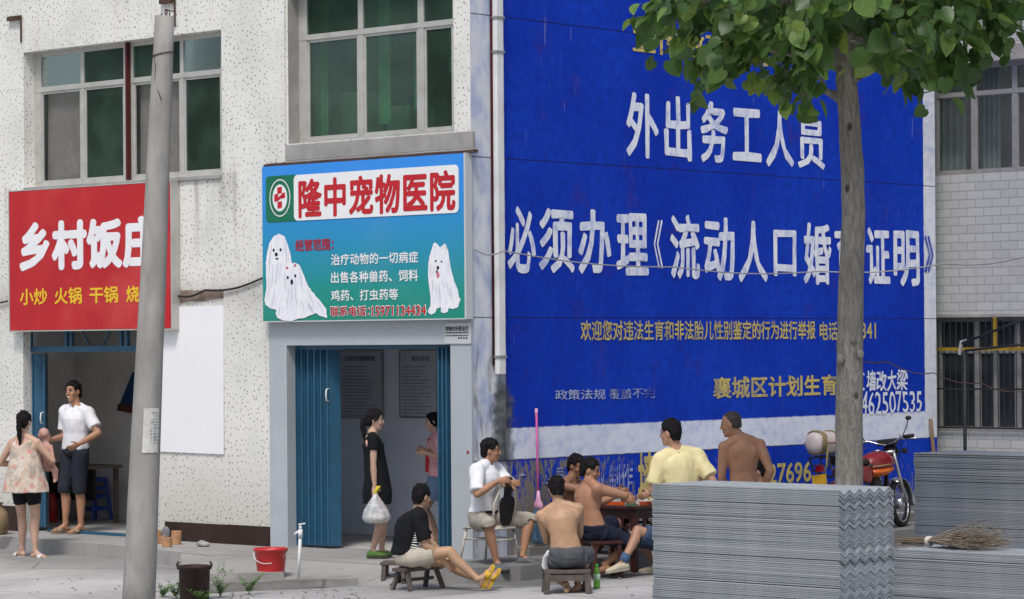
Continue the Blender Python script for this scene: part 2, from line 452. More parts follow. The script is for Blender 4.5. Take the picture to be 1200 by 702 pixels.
M['curtain_grey'] = pbr('grey_curtain', (.42, .46, .46), .9, .15, 5, .1)
M['pvc'] = pbr('white_pvc', (.72, .73, .73), .4, .07, 8, .02, dirt=(.42, .40, .35), dirt_amt=.35)
M['rust'] = pbr('rusty_brown', (.085, .05, .035), .8, .35, 16, .15)
M['pole'] = pbr('pole_concrete', (.315, .305, .285), .9, .24, 9, .35, dirt=(.17, .165, .15), dirt_amt=.6, stretch=(1, 1, .35))
M['paper'] = pbr('old_paper', (.55, .55, .53), .8, .12, 20, .05)
M['black'] = pbr('black_print', (.02, .02, .022), .6, .2, 12, 0)
M['wire'] = pbr('grey_cable', (.30, .30, .31), .6, .1, 5, 0)
M['wire_dark'] = pbr('dark_cable', (.02, .02, .02), .6, .1, 5, 0)
M['board'] = pbr('white_board', (.84, .85, .87), .5, .03, 2, .03, dirt=(.70, .68, .63), dirt_amt=.3)
M['plate_grey'] = pbr('pale_grey_plate', (.52, .55, .56), .5, .05, 6, .02)
M['yellow_bar'] = pbr('yellow_bar', (.27, .18, .02), .55, .25, 12)
M['iron'] = pbr('dark_iron', (.03, .033, .036), .6, .25, 12, .05, metal=.3)
M['wood_grey'] = pbr('weathered_wood', (.135, .115, .095), .8, .35, 16, .25, stretch=(1, 1, 1))

def paint_mat(name, col, under, amount):
    """lettering paint that has thinned in places so the wall colour shows"""
    t = NT(name); p = t.geo(); x, y, z = t.sep(p)
    n2 = t.noise(p, 7, 6, .65); n3 = t.noise(t.comb(t.math('MULTIPLY', y, 14.0), t.math('MULTIPLY', z, 5.0), 0.0), 1.0, 5, .65)
    n4 = t.noise(p, 1.6, 4, .6); f = t.math('ADD', t.math('MULTIPLY', n2, .35), t.math('ADD', t.math('MULTIPLY', n3, .4), t.math('MULTIPLY', n4, .25)))
    col = t.mix(t.math('MULTIPLY', t.step(f, .44, .62), amount), col, under)
    return t.fin(col, .6, 0, .25)
M['paint_white'] = paint_mat('white_wall_paint', (.82, .85, .92), (.30, .37, .70), .70)
M['paint_yellow'] = paint_mat('yellow_wall_paint', (.62, .50, .13), (.14, .15, .24), .65)
M['paint_worn'] = paint_mat('faded_white_paint', (.42, .48, .70), (.03, .05, .38), 1.0)
M['paint_blue'] = paint_mat('blue_wall_paint', (.02, .06, .42), (.45, .50, .68), .5)
M['paint_red'] = pbr('red_paint', (.30, .02, .03), .6, .2, 20, 0)

# ------------------------------------------------------------------ lettering
def glyph_mesh(text, space=1.0):
    cu = bpy.data.curves.new('lettering', 'FONT'); cu.body = text; cu.space_character = space
    cu.resolution_u = 3
    me = evaluated_mesh(bpy.data.objects.new('lettering', cu)); bpy.data.curves.remove(cu)
    return me

def letters(bm, text, plane, rect, off, bold=.02, space=1.0, thick=0, mi=0, slant=0.0, wob=0):
    """flat paint film on a wall. plane 'F': rect (x0,x1,z0,z1) on the front at y=-off; 'S': rect (y0,y1,z0,z1) on the side wall at x=+off.
    heavy strokes: the outline is laid down several times with a small shift, each film a hair above the last"""
    me = glyph_mesh(text, space)
    if not me.vertices: return
    P_ = [tuple(v.co) for v in me.vertices]; Fs = [tuple(p.vertices) for p in me.polygons]; bpy.data.meshes.remove(me)
    xs_ = [p[0] for p in P_]; ys_ = [p[1] for p in P_]
    a0, a1, b0, b1 = min(xs_)-bold, max(xs_)+bold, min(ys_)-bold, max(ys_)+bold
    sh = [(0, 0)]
    if bold > 0: sh += [(bold*math.cos(math.pi*k/4), bold*math.sin(math.pi*k/4)) for k in range(8)]
    for i, (dx, dy) in enumerate(sh):
        vs = []
        for (x, y, _z) in P_:
            fx = (x+dx-a0)/(a1-a0); fz = (y+dy-b0)/(b1-b0)
            h = rect[0]+fx*(rect[1]-rect[0]); z = rect[2]+fz*(rect[3]-rect[2])+slant*fx
            if wob:
                nn = noise.noise_vector(Vector((h*3, z*3, rect[0]))); n3_ = noise.noise_vector(Vector((h*17, z*17, rect[1]))); h += nn.x*wob+n3_.x*wob*.45; z += nn.y*wob+n3_.y*wob*.45
            o = off+i*.0003
            vs.append(bm.verts.new((h, -o, z) if plane == 'F' else (o, h, z)))
        for f in Fs:
            try: bm.faces.new([vs[j] for j in f]).material_index = mi
            except ValueError: pass

def rf(x0, y0, x1, y1, off=0.0):
    """photo rectangle -> (x0,x1,z0,z1) on the front plane"""
    a = PF(x0, y0, -off); b = PF(x1, y1, -off)
    xm = (x0+x1)/2
    return (a.x, b.x, min(a.z, b.z), max(a.z, b.z))

def rfc(xa, ta, ba, xb, tb, bb, off=0.0):
    """left column x, top, bottom; right column x, top, bottom"""
    p = PF(xa, ta, -off); q = PF(xa, ba, -off); r_ = PF(xb, tb, -off); s_ = PF(xb, bb, -off)
    return (p.x, r_.x, (q.z+s_.z)/2, (p.z+r_.z)/2)

def rsc(xa, ta, ba, xb, tb, bb):
    p = PS(xa, ta); q = PS(xa, ba); r_ = PS(xb, tb); s_ = PS(xb, bb)
    return (p.y, r_.y, (q.z+s_.z)/2, (p.z+r_.z)/2)

# ------------------------------------------------------------------ the ground
bm = BM(); N_ = 60
for i in range(2):
    pass
quad(bm, ((-150, -150, -.15), (150, -150, -.15), (150, 150, -.15), (-150, 150, -.15)))
setprops(obj('ground', bm, M['ground']), kind='structure')
# pavement: raised slab along the shop fronts and round the corner, thinning out into a short ramp at the clinic door
bm = BM()
edge = [(-14, -.69), (-7, -.70), (-4.4, -.90), (-3.35, -1.16), (-2.7, -1.25), (-2.0, -1.05), (.1, -1.05), (.75, -.95), (1.0, -.4), (1.0, 3.0), (1.04, 6.0), (1.0, 9.0)]
inner = [(-14, 1.0), (-7, 1.0), (-4.4, 1.0), (-3.35, 1.0), (-2.7, 1.0), (-2.0, 1.0), (-.5, 1.0), (-.3, 1.0), (-.3, 1.2), (-.3, 3.0), (-.3, 6.0), (-.3, 9.0)]
prev = None
for (ex_, ey), (ix, iy) in zip(edge, inner):
    vt = [bm.verts.new((ix, iy, 0)), bm.verts.new((ex_, ey, 0)), bm.verts.new((ex_+.012, ey-.012, -.16))]
    if prev:
        bm.faces.new((prev[0], prev[1], vt[1], vt[0])); bm.faces.new((prev[1], prev[2], vt[2], vt[1]))
    prev = vt
setprops(obj('pavement', bm, M['walk']), kind='structure')
bm = BM()     # apron in front of the clinic
a = [(-3.3, -1.12, -.004), (-2.6, -1.2, -.004), (-1.9, -1.0, -.004), (.05, -1.0, -.004)]
b = [(-2.75, -1.62, -.151), (-2.1, -2.1, -.151), (-.9, -2.12, -.151), (.35, -1.62, -.151)]
va = [bm.verts.new(p) for p in a]; vb = [bm.verts.new(p) for p in b]
for i in range(3): bm.faces.new((va[i], vb[i], vb[i+1], va[i+1]))
setprops(obj('ramp', bm, M['walk']), kind='structure')
# ------------------------------------------------------------------ the corner building
bld = thing('shop_building', 'white speckled-tile corner building with a tall blue painted side wall and two shops', 'building')
ZT = 9.6
def xs(px, y0=0.0, py=400): return PF(px, py, y0).x
D1 = (xs(27), xs(183), .0, 2.62)               # restaurant doorway
D2 = (xs(338), xs(530), .0, 2.22)              # clinic doorway
W1 = (xs(30), xs(262), 4.15, 5.775)
W2 = (xs(340), xs(534), 4.43, 6.10)
holes = [D1, D2, W1, W2]
WX = [-14, 0]; WZ = [0, ZT]
for h in holes: WX += [h[0], h[1]]; WZ += [h[2], h[3]]
WX = sorted(set(WX)); WZ = sorted(set(WZ))
bm = BM()
for i in range(len(WX)-1):
    for j in range(len(WZ)-1):
        mx = (WX[i]+WX[i+1])/2; mz = (WZ[j]+WZ[j+1])/2
        if any(h[0] < mx < h[1] and h[2] < mz < h[3] for h in holes): continue
        quad(bm, ((WX[i], 0, WZ[j]), (WX[i+1], 0, WZ[j]), (WX[i+1], 0, WZ[j+1]), (WX[i], 0, WZ[j+1])))
bmesh.ops.remove_doubles(bm, verts=bm.verts, dist=1e-4)
RD = .24
for (x0, x1, z0, z1) in (D1, W1):
    quad(bm, ((x0, 0, z0), (x0, RD, z0), (x0, RD, z1), (x0, 0, z1))); quad(bm, ((x1, RD, z0), (x1, 0, z0), (x1, 0, z1), (x1, RD, z1)))
    quad(bm, ((x0, 0, z1), (x0, RD, z1), (x1, RD, z1), (x1, 0, z1)))
    if z0 > 1: quad(bm, ((x0, 0, z0), (x1, 0, z0), (x1, RD, z0), (x0, RD, z0)))
for f in bm.faces: f.normal_update()
fr = obj('front_wall', bm, M['tile'], bld)
# bare cement reveal, sill and band of the right window
bm = BM(); x0, x1, z0, z1 = W2
quad(bm, ((x0, 0, z0), (x0, RD, z0), (x0, RD, z1), (x0, 0, z1))); quad(bm, ((x1, RD, z0), (x1, 0, z0), (x1, 0, z1), (x1, RD, z1)))
quad(bm, ((x0, 0, z1), (x0, RD, z1), (x1, RD, z1), (x1, 0, z1))); quad(bm, ((x0, 0, z0), (x1, 0, z0), (x1, RD, z0), (x0, RD, z0)))
obj('window_reveal', bm, M['sill'], bld)
bm = BM(); box(bm, (x0+.0, -.045, z0-.19), (x1+.30, .0-.002, z0-.012)); jitter(bm, .006)
box(bm, (x0-.05, -.06, z0-.215), (x1+.33, -.004, z0-.192))
obj('window_sill', bm, M['sill'], bld, bevel=.008)
bm = BM(); x0, x1, z0, z1 = W1
box(bm, (x0+.01, -.03, z0-.05), (x1-.01, -.003, z0-.004)); obj('window_sill', bm, M['sill'], bld, bevel=.006)

# grey portal of the clinic
bm = BM(); po = .03
px0, px1 = xs(317.5), xs(554.5)
x0, x1, z0, z1 = D2
box(bm, (px0, -po, 0), (x0, -.002, 2.51)); box(bm, (x1, -po, 0), (px1, -.002, 2.51)); box(bm, (x0, -po, z1), (x1, -.002, 2.51))
quad(bm, ((x0, -.002, 0), (x0, RD, 0), (x0, RD, z1), (x0, -.002, z1))); quad(bm, ((x1, RD, 0), (x1, -.002, 0), (x1, -.002, z1), (x1, RD, z1)))
quad(bm, ((x0, -.002, z1), (x0, RD, z1), (x1, RD, z1), (x1, -.002, z1)))
portal = obj('door_portal', bm, M['grey_paint'], bld)
portal['label'] = 'flat grey painted frame around the clinic doorway'
bm = BM()
a = PF(548.6, 530, -po); prism(bm, [(a.x-.015, -po-.001, a.z+.026), (a.x-.015, -po-.001, a.z-.026), (a.x+.02, -po-.001, a.z)], (0, -.002, 0))
obj('painted_mark', bm, M['paint_red'], portal)

# skirting of dark tile
bm = BM(); box(bm, (xs(193), -.022, 0), (px0-.004, -.002, .215)); box(bm, (-14, -.022, 0), (D1[0]-.02, -.002, .30))
for k in range(9): pass
obj('skirting', bm, M['skirt'], bld, bevel=.003)
# shallow pilaster between the two shops
bm = BM(); box(bm, (xs(264.5), -.026, .22), (px0-.003, -.002, 2.5)); box(bm, (xs(264.5), -.026, 2.501), (W2[0]-.03, -.002, ZT)); obj('pilaster', bm, M['tile'], bld)
# strip where the render has come away
bm = BM(); a = PF(203, 338); b = PF(263, 331)
n = 18; top = []; bot = []
for k in range(n+1):
    t_ = k/n; xx = a.x+(b.x-a.x)*t_
    top.append(Vector((xx, -.002, 2.86+.02*noise.noise(Vector((xx*4, 0, 1)))-.02*t_))); bot.append(Vector((xx, -.002, 2.70+.03*noise.noise(Vector((xx*4, 3, 1)))+.06*t_)))
prism(bm, top+bot[::-1], (0, -.006, 0)); obj('bare_render_strip', bm, pbr('bare_brown_render', (.23, .17, .14), .9, .3, 9, .3, dirt=(.32, .31, .3)), bld)

# side wall with its paint
bm = BM(); box(bm, (-.22, .004, -.1), (0, 8.6, ZT))
bmesh.ops.subdivide_edges(bm, edges=bm.edges, cuts=3, use_grid_fill=True)
side = obj('side_wall', bm, M['side'], bld); side['label'] = 'blue painted side wall with white and yellow slogans'
bm = BM(); box(bm, (-14.1, -.1, ZT), (.1, 8.7, ZT+.25)); obj('roof', bm, M['sill'], bld)

def wall_text(items, mat, off=.004):
    for it in items:
        bm = BM(); letters(bm, it[0], 'S', it[1], off, **(it[2] if len(it) > 2 else {})); obj('painted_lettering', bm, mat, side)
B1 = dict(bold=.026, wob=.006)
for ch, q in (('外', (733, 772, 107.5, 186)), ('出', (778, 810.4, 111.7, 188.7)), ('务', (819.6, 853, 117, 191.7)), ('工', (857.5, 892, 126, 189.6)), ('人', (896.7, 930.4, 128, 197)), ('员', (934, 966.7, 139, 199)),
              ('必', (594, 627.7, 240.8, 320.5)), ('须', (631, 673, 243.8, 321)), ('办', (677.5, 716.5, 245, 322)), ('理', (721.7, 760, 249, 322.7)), ('《', (765.5, 777, 257, 315)), ('流', (784.5, 819.6, 251, 328)), ('动', (824, 861, 254, 329.6)), ('人', (864.7, 900, 257.7, 331)), ('口', (906, 933, 269, 324)), ('婚', (941, 974, 261, 333.5)), ('育', (977.5, 1012, 263, 333)), ('证', (1014.6, 1042.8, 265.5, 333.5)), ('明', (1047, 1077.5, 269, 336)), ('》', (1082.7, 1093.5, 276, 320))):
    p_ = PS(q[0], q[2]); q_ = PS(q[1], q[3]); wall_text([(ch, (p_.y, q_.y, q_.z, p_.z), dict(bold=.006 if ch == '《' else .02 if ch == '》' else .026, wob=.016))], M['paint_blue'] if ch == '》' else M['paint_white'])
wall_text([
    ('欢迎您对违法生育和非法胎儿性别鉴定的行为进行举报', rsc(680, 374.5, 399, 955, 376.5, 398), dict(bold=.018)),
    ('电话', rsc(960, 377, 399, 981, 377, 399), dict(bold=.018)), ('341', rsc(1009, 378, 397, 1026, 378, 397), dict(bold=.012)),
    ('襄城区计划生育局', rsc(835, 440, 466, 1000, 440, 464), dict(bold=.026)),
    ('宣传教育先行', rsc(741, 28, 62, 905, 46, 78), dict(bold=.024)),
    ('墙', rsc(747, 529, 592, 768, 529, 590), dict(bold=.03)),
    ('27696', rsc(900, 543, 566, 950, 541, 566), dict(bold=.02)),
], M['paint_yellow'])
wall_text([
    ('墙改大梁', rsc(1014, 434, 458, 1063, 433, 458), dict(bold=.022, wob=.03)),
    ('红', rsc(1000, 436, 459, 1012, 436, 459), dict(bold=.02, wob=.03)),
    ('462507535', rsc(1009, 460, 486, 1079, 457, 483), dict(bold=.006, wob=.03)),
], pbr('white_brush_paint', (.72, .76, .85), .6, .1, 20, 0))
wall_text([
    ('政策法规', rsc(650, 456, 468, 709, 456, 468), dict(bold=.01, wob=.01)), ('覆盖不完', rsc(713, 455, 467, 767, 455, 467), dict(bold=.004, wob=.01)),
], M['paint_worn'])
wall_text([
    ('公', rsc(635, 550, 569, 645, 550, 569), dict(bold=.012)), ('司', rsc(652, 548, 566, 662, 548, 566), dict(bold=.012)), ('业', rsc(698, 546, 577, 708, 546, 577), dict(bold=.02)), ('制作', rsc(713, 544, 577, 741, 543, 577), dict(bold=.014)),
    ('广', rsc(607, 553, 570, 615, 553, 570), dict(bold=.01)),
], M['paint_worn'])

# downpipe and the red-brown pipe beside it
bm = BM(); y0, y1 = PS(578.5, 300, .02).y, PS(592.3, 300, .085).y
yc = (y0+y1)/2; hw = (y1-y0)/2
box(bm, (.02, yc-hw, 1.90), (.085, yc+hw, ZT))
dp = obj('drainpipe', bm, M['pvc'], bld, bevel=.012); dp['label'] = 'square white drainpipe running down beside the corner'
for z in (PS(585, 22).z, PS(585, 62).z, PS(585, 418).z): bm = BM(); box(bm, (.001, yc-hw-.012, z-.014), (.094, yc+hw+.010, z+.014)); obj('pipe_clip', bm, M['alu_dark'], dp, bevel=.004)
bm = BM(); yy = PS(575.5, 200).y; tube(bm, [(.014, yy, 2.0), (.014, yy, ZT)], .012, 8); obj('thin_pipe', bm, M['maroon'], bld, True)
# concrete ledge along the foot of the side wall
bm = BM(); box(bm, (.003, .62, .003), (.22, 8.4, .10)); bmesh.ops.subdivide_edges(bm, edges=bm.edges, cuts=6, use_grid_fill=True); jitter(bm, .012, 2.5)
obj('wall_ledge', bm, M['kerb'], bld)

# rooms behind the openings
def room(name, x0, x1, y0, y1, z0, z1, mw, mf):
    bm = BM()
    quad(bm, ((x0, y1, z0), (x1, y1, z0), (x1, y1, z1), (x0, y1, z1))); quad(bm, ((x0, y0, z0), (x0, y1, z0), (x0, y1, z1), (x0, y0, z1)))
    quad(bm, ((x1, y1, z0), (x1, y0, z0), (x1, y0, z1), (x1, y1, z1))); quad(bm, ((x0, y0, z1), (x1, y0, z1), (x1, y1, z1), (x0, y1, z1)))
    quad(bm, ((x0, y0, z0), (x1, y0, z0), (x1, y1, z0), (x0, y1, z0)), 1)
    # inner face of the front wall, so no daylight leaks round the opening
    o = [h for h in holes if x0 < (h[0]+h[1])/2 < x1 and z0 <= (h[2]+h[3])/2 <= z1]
    for h in o:
        quad(bm, ((x0, y0, z0), (h[0], y0, z0), (h[0], y0, z1), (x0, y0, z1))); quad(bm, ((h[1], y0, z0), (x1, y0, z0), (x1, y0, z1), (h[1], y0, z1)))
        quad(bm, ((h[0], y0, h[3]), (h[1], y0, h[3]), (h[1], y0, z1), (h[0], y0, z1)))
        if h[2] > z0+.05: quad(bm, ((h[0], y0, z0), (h[1], y0, z0), (h[1], y0, h[2]), (h[0], y0, h[2])))
    return obj(name, bm, (mw, mf), bld)
room('clinic_room', -4.3, -.24, RD, 2.0, .004, 2.9, M['room_pale'], M['room_floor'])
room('restaurant_room', -9.0, -4.4, RD, 2.1, .006, 3.0, M['room_dark'], M['room_floor'])
room('upstairs_room', -8.2, -3.2, RD, 3.5, 3.4, 6.4, M['room_up'], M['room_floor'])
room('upstairs_room', -3.1, -.24, RD, 3.5, 3.4, 6.4, M['room_up'], M['room_floor'])

# folding doors
def folding(x0, x1, ya, yb, n, z0, z1, handle=None):
    bm = BM(); pts = []
    for k in range(n+1):
        pts.append((x0+(x1-x0)*k/n, ya if k % 2 == 0 else yb))
    for (xa, y_a), (xb, y_b) in zip(pts, pts[1:]):
        beam(bm, (xa, y_a, (z0+z1)/2), (xb, y_b, (z0+z1)/2), z1-z0, .018)
        beam(bm, (xa, y_a-.012, z0), (xa, y_a-.012, z1), .02, .02, ref=(1, 0, 0))
    o = obj('folding_door', bm, M['blue_paint'], bld)
    bm = BM()
    for (xa, y_a) in pts[1:-1]:
        tube(bm, [(xa, y_a-.014, z0), (xa, y_a-.014, z1)], .007, 6)
    obj('door_hinge', bm, M['blue_paint'], o)
    if handle:
        hx, hz, hy = handle; bm = BM()
        tube(bm, [(hx, hy, hz+.07), (hx, hy-.04, hz+.06), (hx+.006, hy-.052, hz), (hx, hy-.04, hz-.06), (hx, hy, hz-.07)], .009, 8)
        obj('door_handle', bm, M['pvc'], o, True)
    return o
yv = .17
xl0, xl1 = xs(348, .13), xs(389, .13)
h_ = PF(384, 463, .10)
folding(xl0, xl1, .12, .25, 11, .03, 2.17, (h_.x, h_.z, .12))
xr0, xr1 = xs(516, .09), xs(531, .09)
folding(xr0, xr1, .07, .22, 6, .01, 2.19)
bm = BM(); box(bm, (D2[0]+.002, .10, 2.175), (D2[1]-.002, .19, 2.216)); obj('door_track', bm, M['blue_paint'], bld)
x0, x1 = xs(31, .17), xs(55, .17)
h_ = PF(48, 490, .08)
folding(x0, x1, .12, .25, 4, .05, 2.14, (h_.x, h_.z, .12))
# transom bars and right jamb of the restaurant door
bm = BM(); zt = PF(110, 409, .12).z
box(bm, (D1[0]+.002, .11, zt-.035), (D1[1]-.002, .16, zt+.035)); box(bm, (D1[1]-.05, .112, .02), (D1[1]-.002, .158, zt-.036))
for px in (36, 78, 84, 142, 149):
    xx = PF(px, 395, .13).x; box(bm, (xx-.02, .115, zt+.036), (xx+.02, .155, 2.6))
beam(bm, (xs(88, .13), .135, 2.6), (xs(104, .13), .135, zt+.04), .02, .02); beam(bm, (xs(138, .13), .135, 2.6), (xs(120, .13), .135, zt+.04), .02, .02)
tr = obj('transom_bars', bm, M['blue_paint'], bld)
bm = BM(); quad(bm, ((D1[0], .165, zt+.03), (D1[1], .165, zt+.03), (D1[1], .165, 2.61), (D1[0], .165, 2.61))); obj('transom_pane', bm, M['glass_r'], tr)
bm = BM(); box(bm, (D1[0]+.3, .10, .003), (D1[1], .2, .03)); obj('door_sill', bm, M['blue_paint'], bld)

# windows: aluminium frames and separate panes
def bar(bm, x0, x1, z0, z1, y, t=.05): box(bm, (x0, y, z0), (x1, y+t, z1))
def window(h, cols, ztr, y, mf, mg, lab, screens=(), f2=.028):
    """cols: photo x of each pane's left and right edge (already in metres); bars fill the rest"""
    x0, x1, z0, z1 = h
    bm = BM(); fw_ = .05
    bar(bm, x0, x1, z0, z0+fw_, y); bar(bm, x0, x1, z1-fw_, z1, y); bar(bm, x0, x1, ztr-.03, ztr+.03, y-.004)
    xe = x0
    for (a, b) in cols:
        bar(bm, xe, a, z0+fw_, ztr-.03, y); bar(bm, xe, a, ztr+.03, z1-fw_, y); xe = b
    bar(bm, xe, x1, z0+fw_, ztr-.03, y); bar(bm, xe, x1, ztr+.03, z1-fw_, y)
    o = obj('window', bm, mf, bld_cur, bevel=.004); o['label'] = lab
    for i_, (a, b) in enumerate(cols):
        bm = BM(); quad(bm, ((a, y+.02, ztr+.03), (b, y+.02, ztr+.03), (b, y+.02, z1-fw_), (a, y+.02, z1-fw_))); obj('pane', bm, mg, o)
        bm = BM(); quad(bm, ((a, y+.025, z0+fw_), (b, y+.025, z0+fw_), (b, y+.025, ztr-.03), (a, y+.025, ztr-.03))); obj('pane', bm, M['glass_r'] if i_ in screens else mg, o)
        bm = BM()      # sliding sash inside the frame
        bar(bm, a, a+f2, z0+fw_, ztr-.03, y+.012, .02); bar(bm, b-f2, b, z0+fw_, ztr-.03, y+.012, .02)
        bar(bm, a+f2, b-f2, z0+fw_, z0+fw_+f2, y+.012, .02); bar(bm, a+f2, b-f2, ztr-.03-f2, ztr-.03, y+.012, .02)
        obj('sash', bm, mf, o)
    return o
bld_cur = bld
yw = .16
c1 = [(xs(a, yw), xs(b, yw)) for a, b in ((50, 96.5), (100.5, 147), (158, 213), (217, 261))]
w1 = window((W1[0]+.001, W1[1]-.001, W1[2]+.001, W1[3]-.001), c1, PF(100, 100, yw).z, yw, M['alu'], M['glass'], 'wide upstairs window with a dark red post over the red sign', screens=(0, 2))
bm = BM(); xx = xs(150, .10); box(bm, (xx-.016, .10, W1[2]+.004), (xx+.016, .155, W1[3]-.004)); obj('window_post', bm, M['maroon'], w1)
c2 = [(xs(a, yw), xs(b, yw)) for a, b in ((362, 422), (428, 492), (499, 533))]
w2 = window((W2[0]+.001, W2[1]-.001, W2[2]+.001, W2[3]-.001), c2, PF(425, 37, yw).z, yw, M['alu'], M['glass'], 'upstairs window over the clinic sign with pale green curtains')
def curtain(x0, x1, y, z0, z1, mat, parent, folds=9, amp=.03):
    bm = BM(); n = folds*6; lo = []; hi = []
    for k in range(n+1):
        xx = x0+(x1-x0)*k/n; yy = y+amp*math.sin(k/6*2*math.pi)+.02*noise.noise(Vector((xx*3, 0, z0)))
        lo.append(bm.verts.new((xx, yy, z0))); hi.append(bm.verts.new((xx, yy+.01, z1)))
    for k in range(n): bm.faces.new((lo[k], lo[k+1], hi[k+1], hi[k]))
    return obj('curtain', bm, mat, parent, True)
curtain(c1[0][0], c1[0][1], .27, 4.18, PF(100, 100, yw).z, M['curtain_brown'], w1, 1, .004)
curtain(c1[2][0], c1[2][1], .27, 4.18, PF(100, 100, yw).z, M['curtain_brown'], w1, 1, .004)
for a, b, zz in ((367, 384, 4.45), (443, 458, 4.62), (486, 492, 4.75), (526, 531, 5.1)):
    curtain(xs(a, .5, 100), xs(b, .5, 100), .5, zz, 6.3, M['curtain_green'], w2, 3, .02)
bm = BM(); box(bm, (xs(372, .9, 120), .9, 3.45), (xs(420, .9, 120), 1.3, 5.05)); box(bm, (xs(452, 1.3, 120), 1.3, 3.45), (xs(480, 1.3, 120), 1.7, 4.9)); obj('cupboard', bm, M['room_dark'], bld)

# small iron brackets high on the wall
for px, py in ((24, 21), (204, 1)):
    a = PF(px, py); bm = BM(); beam(bm, (a.x-.2, -.03, a.z), (a.x+.02, -.03, a.z), .05, .05); beam(bm, (a.x+.03, -.02, a.z-.3), (a.x+.03, -.02, a.z+.03), .02, .012)
    obj('wall_bracket', bm, M['rust'], bld)

# ------------------------------------------------------------------ the neighbour at the back right
nb = thing('neighbour_building', 'pale brick-tiled building seen beyond the far end of the blue wall', 'building', (3.5, 8.95, 0))
YN = 8.95
U = (xs(1100, YN)-.12, 3.0, PF(1150, 203, YN).z, PF(1150, 74, YN).z)
Lw = (xs(1100, YN)-.12, 3.4, PF(1150, 506, YN).z, PF(1150, 372, YN).z)
nx = sorted({-.6, 9.0, U[0], U[1], Lw[0], Lw[1]}); nz = sorted({-.1, 8.5, U[2], U[3], Lw[2], Lw[3]})
bm = BM()
for i in range(len(nx)-1):
    for j in range(len(nz)-1):
        mx = (nx[i]+nx[i+1])/2; mz = (nz[j]+nz[j+1])/2
        if any(h[0] < mx < h[1] and h[2] < mz < h[3] for h in (U, Lw)): continue
        quad(bm, ((nx[i], YN, nz[j]), (nx[i+1], YN, nz[j]), (nx[i+1], YN, nz[j+1]), (nx[i], YN, nz[j+1])))
for (x0, x1, z0, z1) in (U, Lw):
    y1 = YN+.2
    quad(bm, ((x0, YN, z0), (x0, y1, z0), (x0, y1, z1), (x0, YN, z1))); quad(bm, ((x1, YN, z0), (x1, y1, z0), (x1, y1, z1), (x1, YN, z1)))
    quad(bm, ((x0, YN, z1), (x1, YN, z1), (x1, y1, z1), (x0, y1, z1))); quad(bm, ((x0, YN, z0), (x1, YN, z0), (x1, y1, z0), (x0, y1, z0)))
obj('front_wall', bm, M['brick'], nb)
bm = BM(); box(bm, (-.6, YN-.06, U[3]+.004), (9, YN-.003, U[3]+.21)); box(bm, (-.6, YN-.03, 2.505), (9, YN-.003, 2.56)); obj('lintel_band', bm, M['sill'], nb, bevel=.01)
bm = BM(); box(bm, (-.7, YN+.3, 8.5), (9.1, YN+6, 8.7)); quad(bm, ((9, YN, -.1), (9, YN+6, -.1), (9, YN+6, 8.5), (9, YN, 8.5))); obj('roof', bm, M['sill'], nb)
bm = BM()
for (x0, x1, z0, z1) in (U, Lw):
    quad(bm, ((x0-.4, YN+1.8, z0-.4), (x1+.4, YN+1.8, z0-.4), (x1+.4, YN+1.8, z1+.4), (x0-.4, YN+1.8, z1+.4)))
    for zz in (z0-.4, z1+.4): quad(bm, ((x0-.4, YN+.2, zz), (x1+.4, YN+.2, zz), (x1+.4, YN+1.8, zz), (x0-.4, YN+1.8, zz)))
    for xx in (x0-.4, x1+.4): quad(bm, ((xx, YN+.2, z0-.4), (xx, YN+1.8, z0-.4), (xx, YN+1.8, z1+.4), (xx, YN+.2, z1+.4)))
obj('room_interior', bm, M['room_dark'], nb)
bld_cur = nb; yn = YN+.1
cu_ = [(xs(a, yn), xs(b, yn)) for a, b in ((1101, 1140), (1146, 1188))]+[(xs(1194, yn), 1.75), (1.82, 2.36), (2.42, 2.97)]
wu = window((U[0]+.001, U[1]-.001, U[2]+.001, U[3]-.001), cu_, PF(1150, 109, yn).z, yn, M['alu_dark'], M['glass_r'], 'upper sliding window with grey curtains', f2=.012)
for a, b in ((1100, 1132), (1150, 1172)): curtain(xs(a, YN+.5, 150), xs(b, YN+.5, 150), YN+.5, U[2]-.2, U[3]+.1, M['curtain_grey'], wu, 4, .035)
cl = [(xs(a, yn), xs(b, yn)) for a, b in ((1103, 1142), (1148, 1164), (1169, 1189))]+[(xs(1195, yn), 1.7), (1.78, 2.5), (2.58, 3.36)]
wl = window((Lw[0]+.001, Lw[1]-.001, Lw[2]+.001, Lw[3]-.001), cl, PF(1150, 411, yn).z, yn, M['alu_dark'], M['glass_d'], 'lower window behind an iron grille', f2=.01)
bm = BM(); x = Lw[0]+.06
while x < Lw[1]: tube(bm, [(x, YN-.05, Lw[2]+.04), (x, YN-.05, Lw[3]-.01)], .0075, 6); x += .088
for z in (Lw[2]+.05, (Lw[2]+Lw[3])/2-.18, Lw[3]-.03): beam(bm, (Lw[0], YN-.05, z), (Lw[1], YN-.05, z), .022, .012)
g_ = obj('iron_grille', bm, M['iron'], wl)
bm = BM(); zz = PF(1150, 409, YN-.07).z; beam(bm, (Lw[0]+.02, YN-.075, zz), (Lw[1], YN-.075, zz), .042, .02)
xx = PF(1166, 390, YN-.07).x; beam(bm, (xx, YN-.07, zz+.03), (xx, YN-.07, Lw[3]), .045, .02); obj('yellow_bar', bm, M['yellow_bar'], g_)
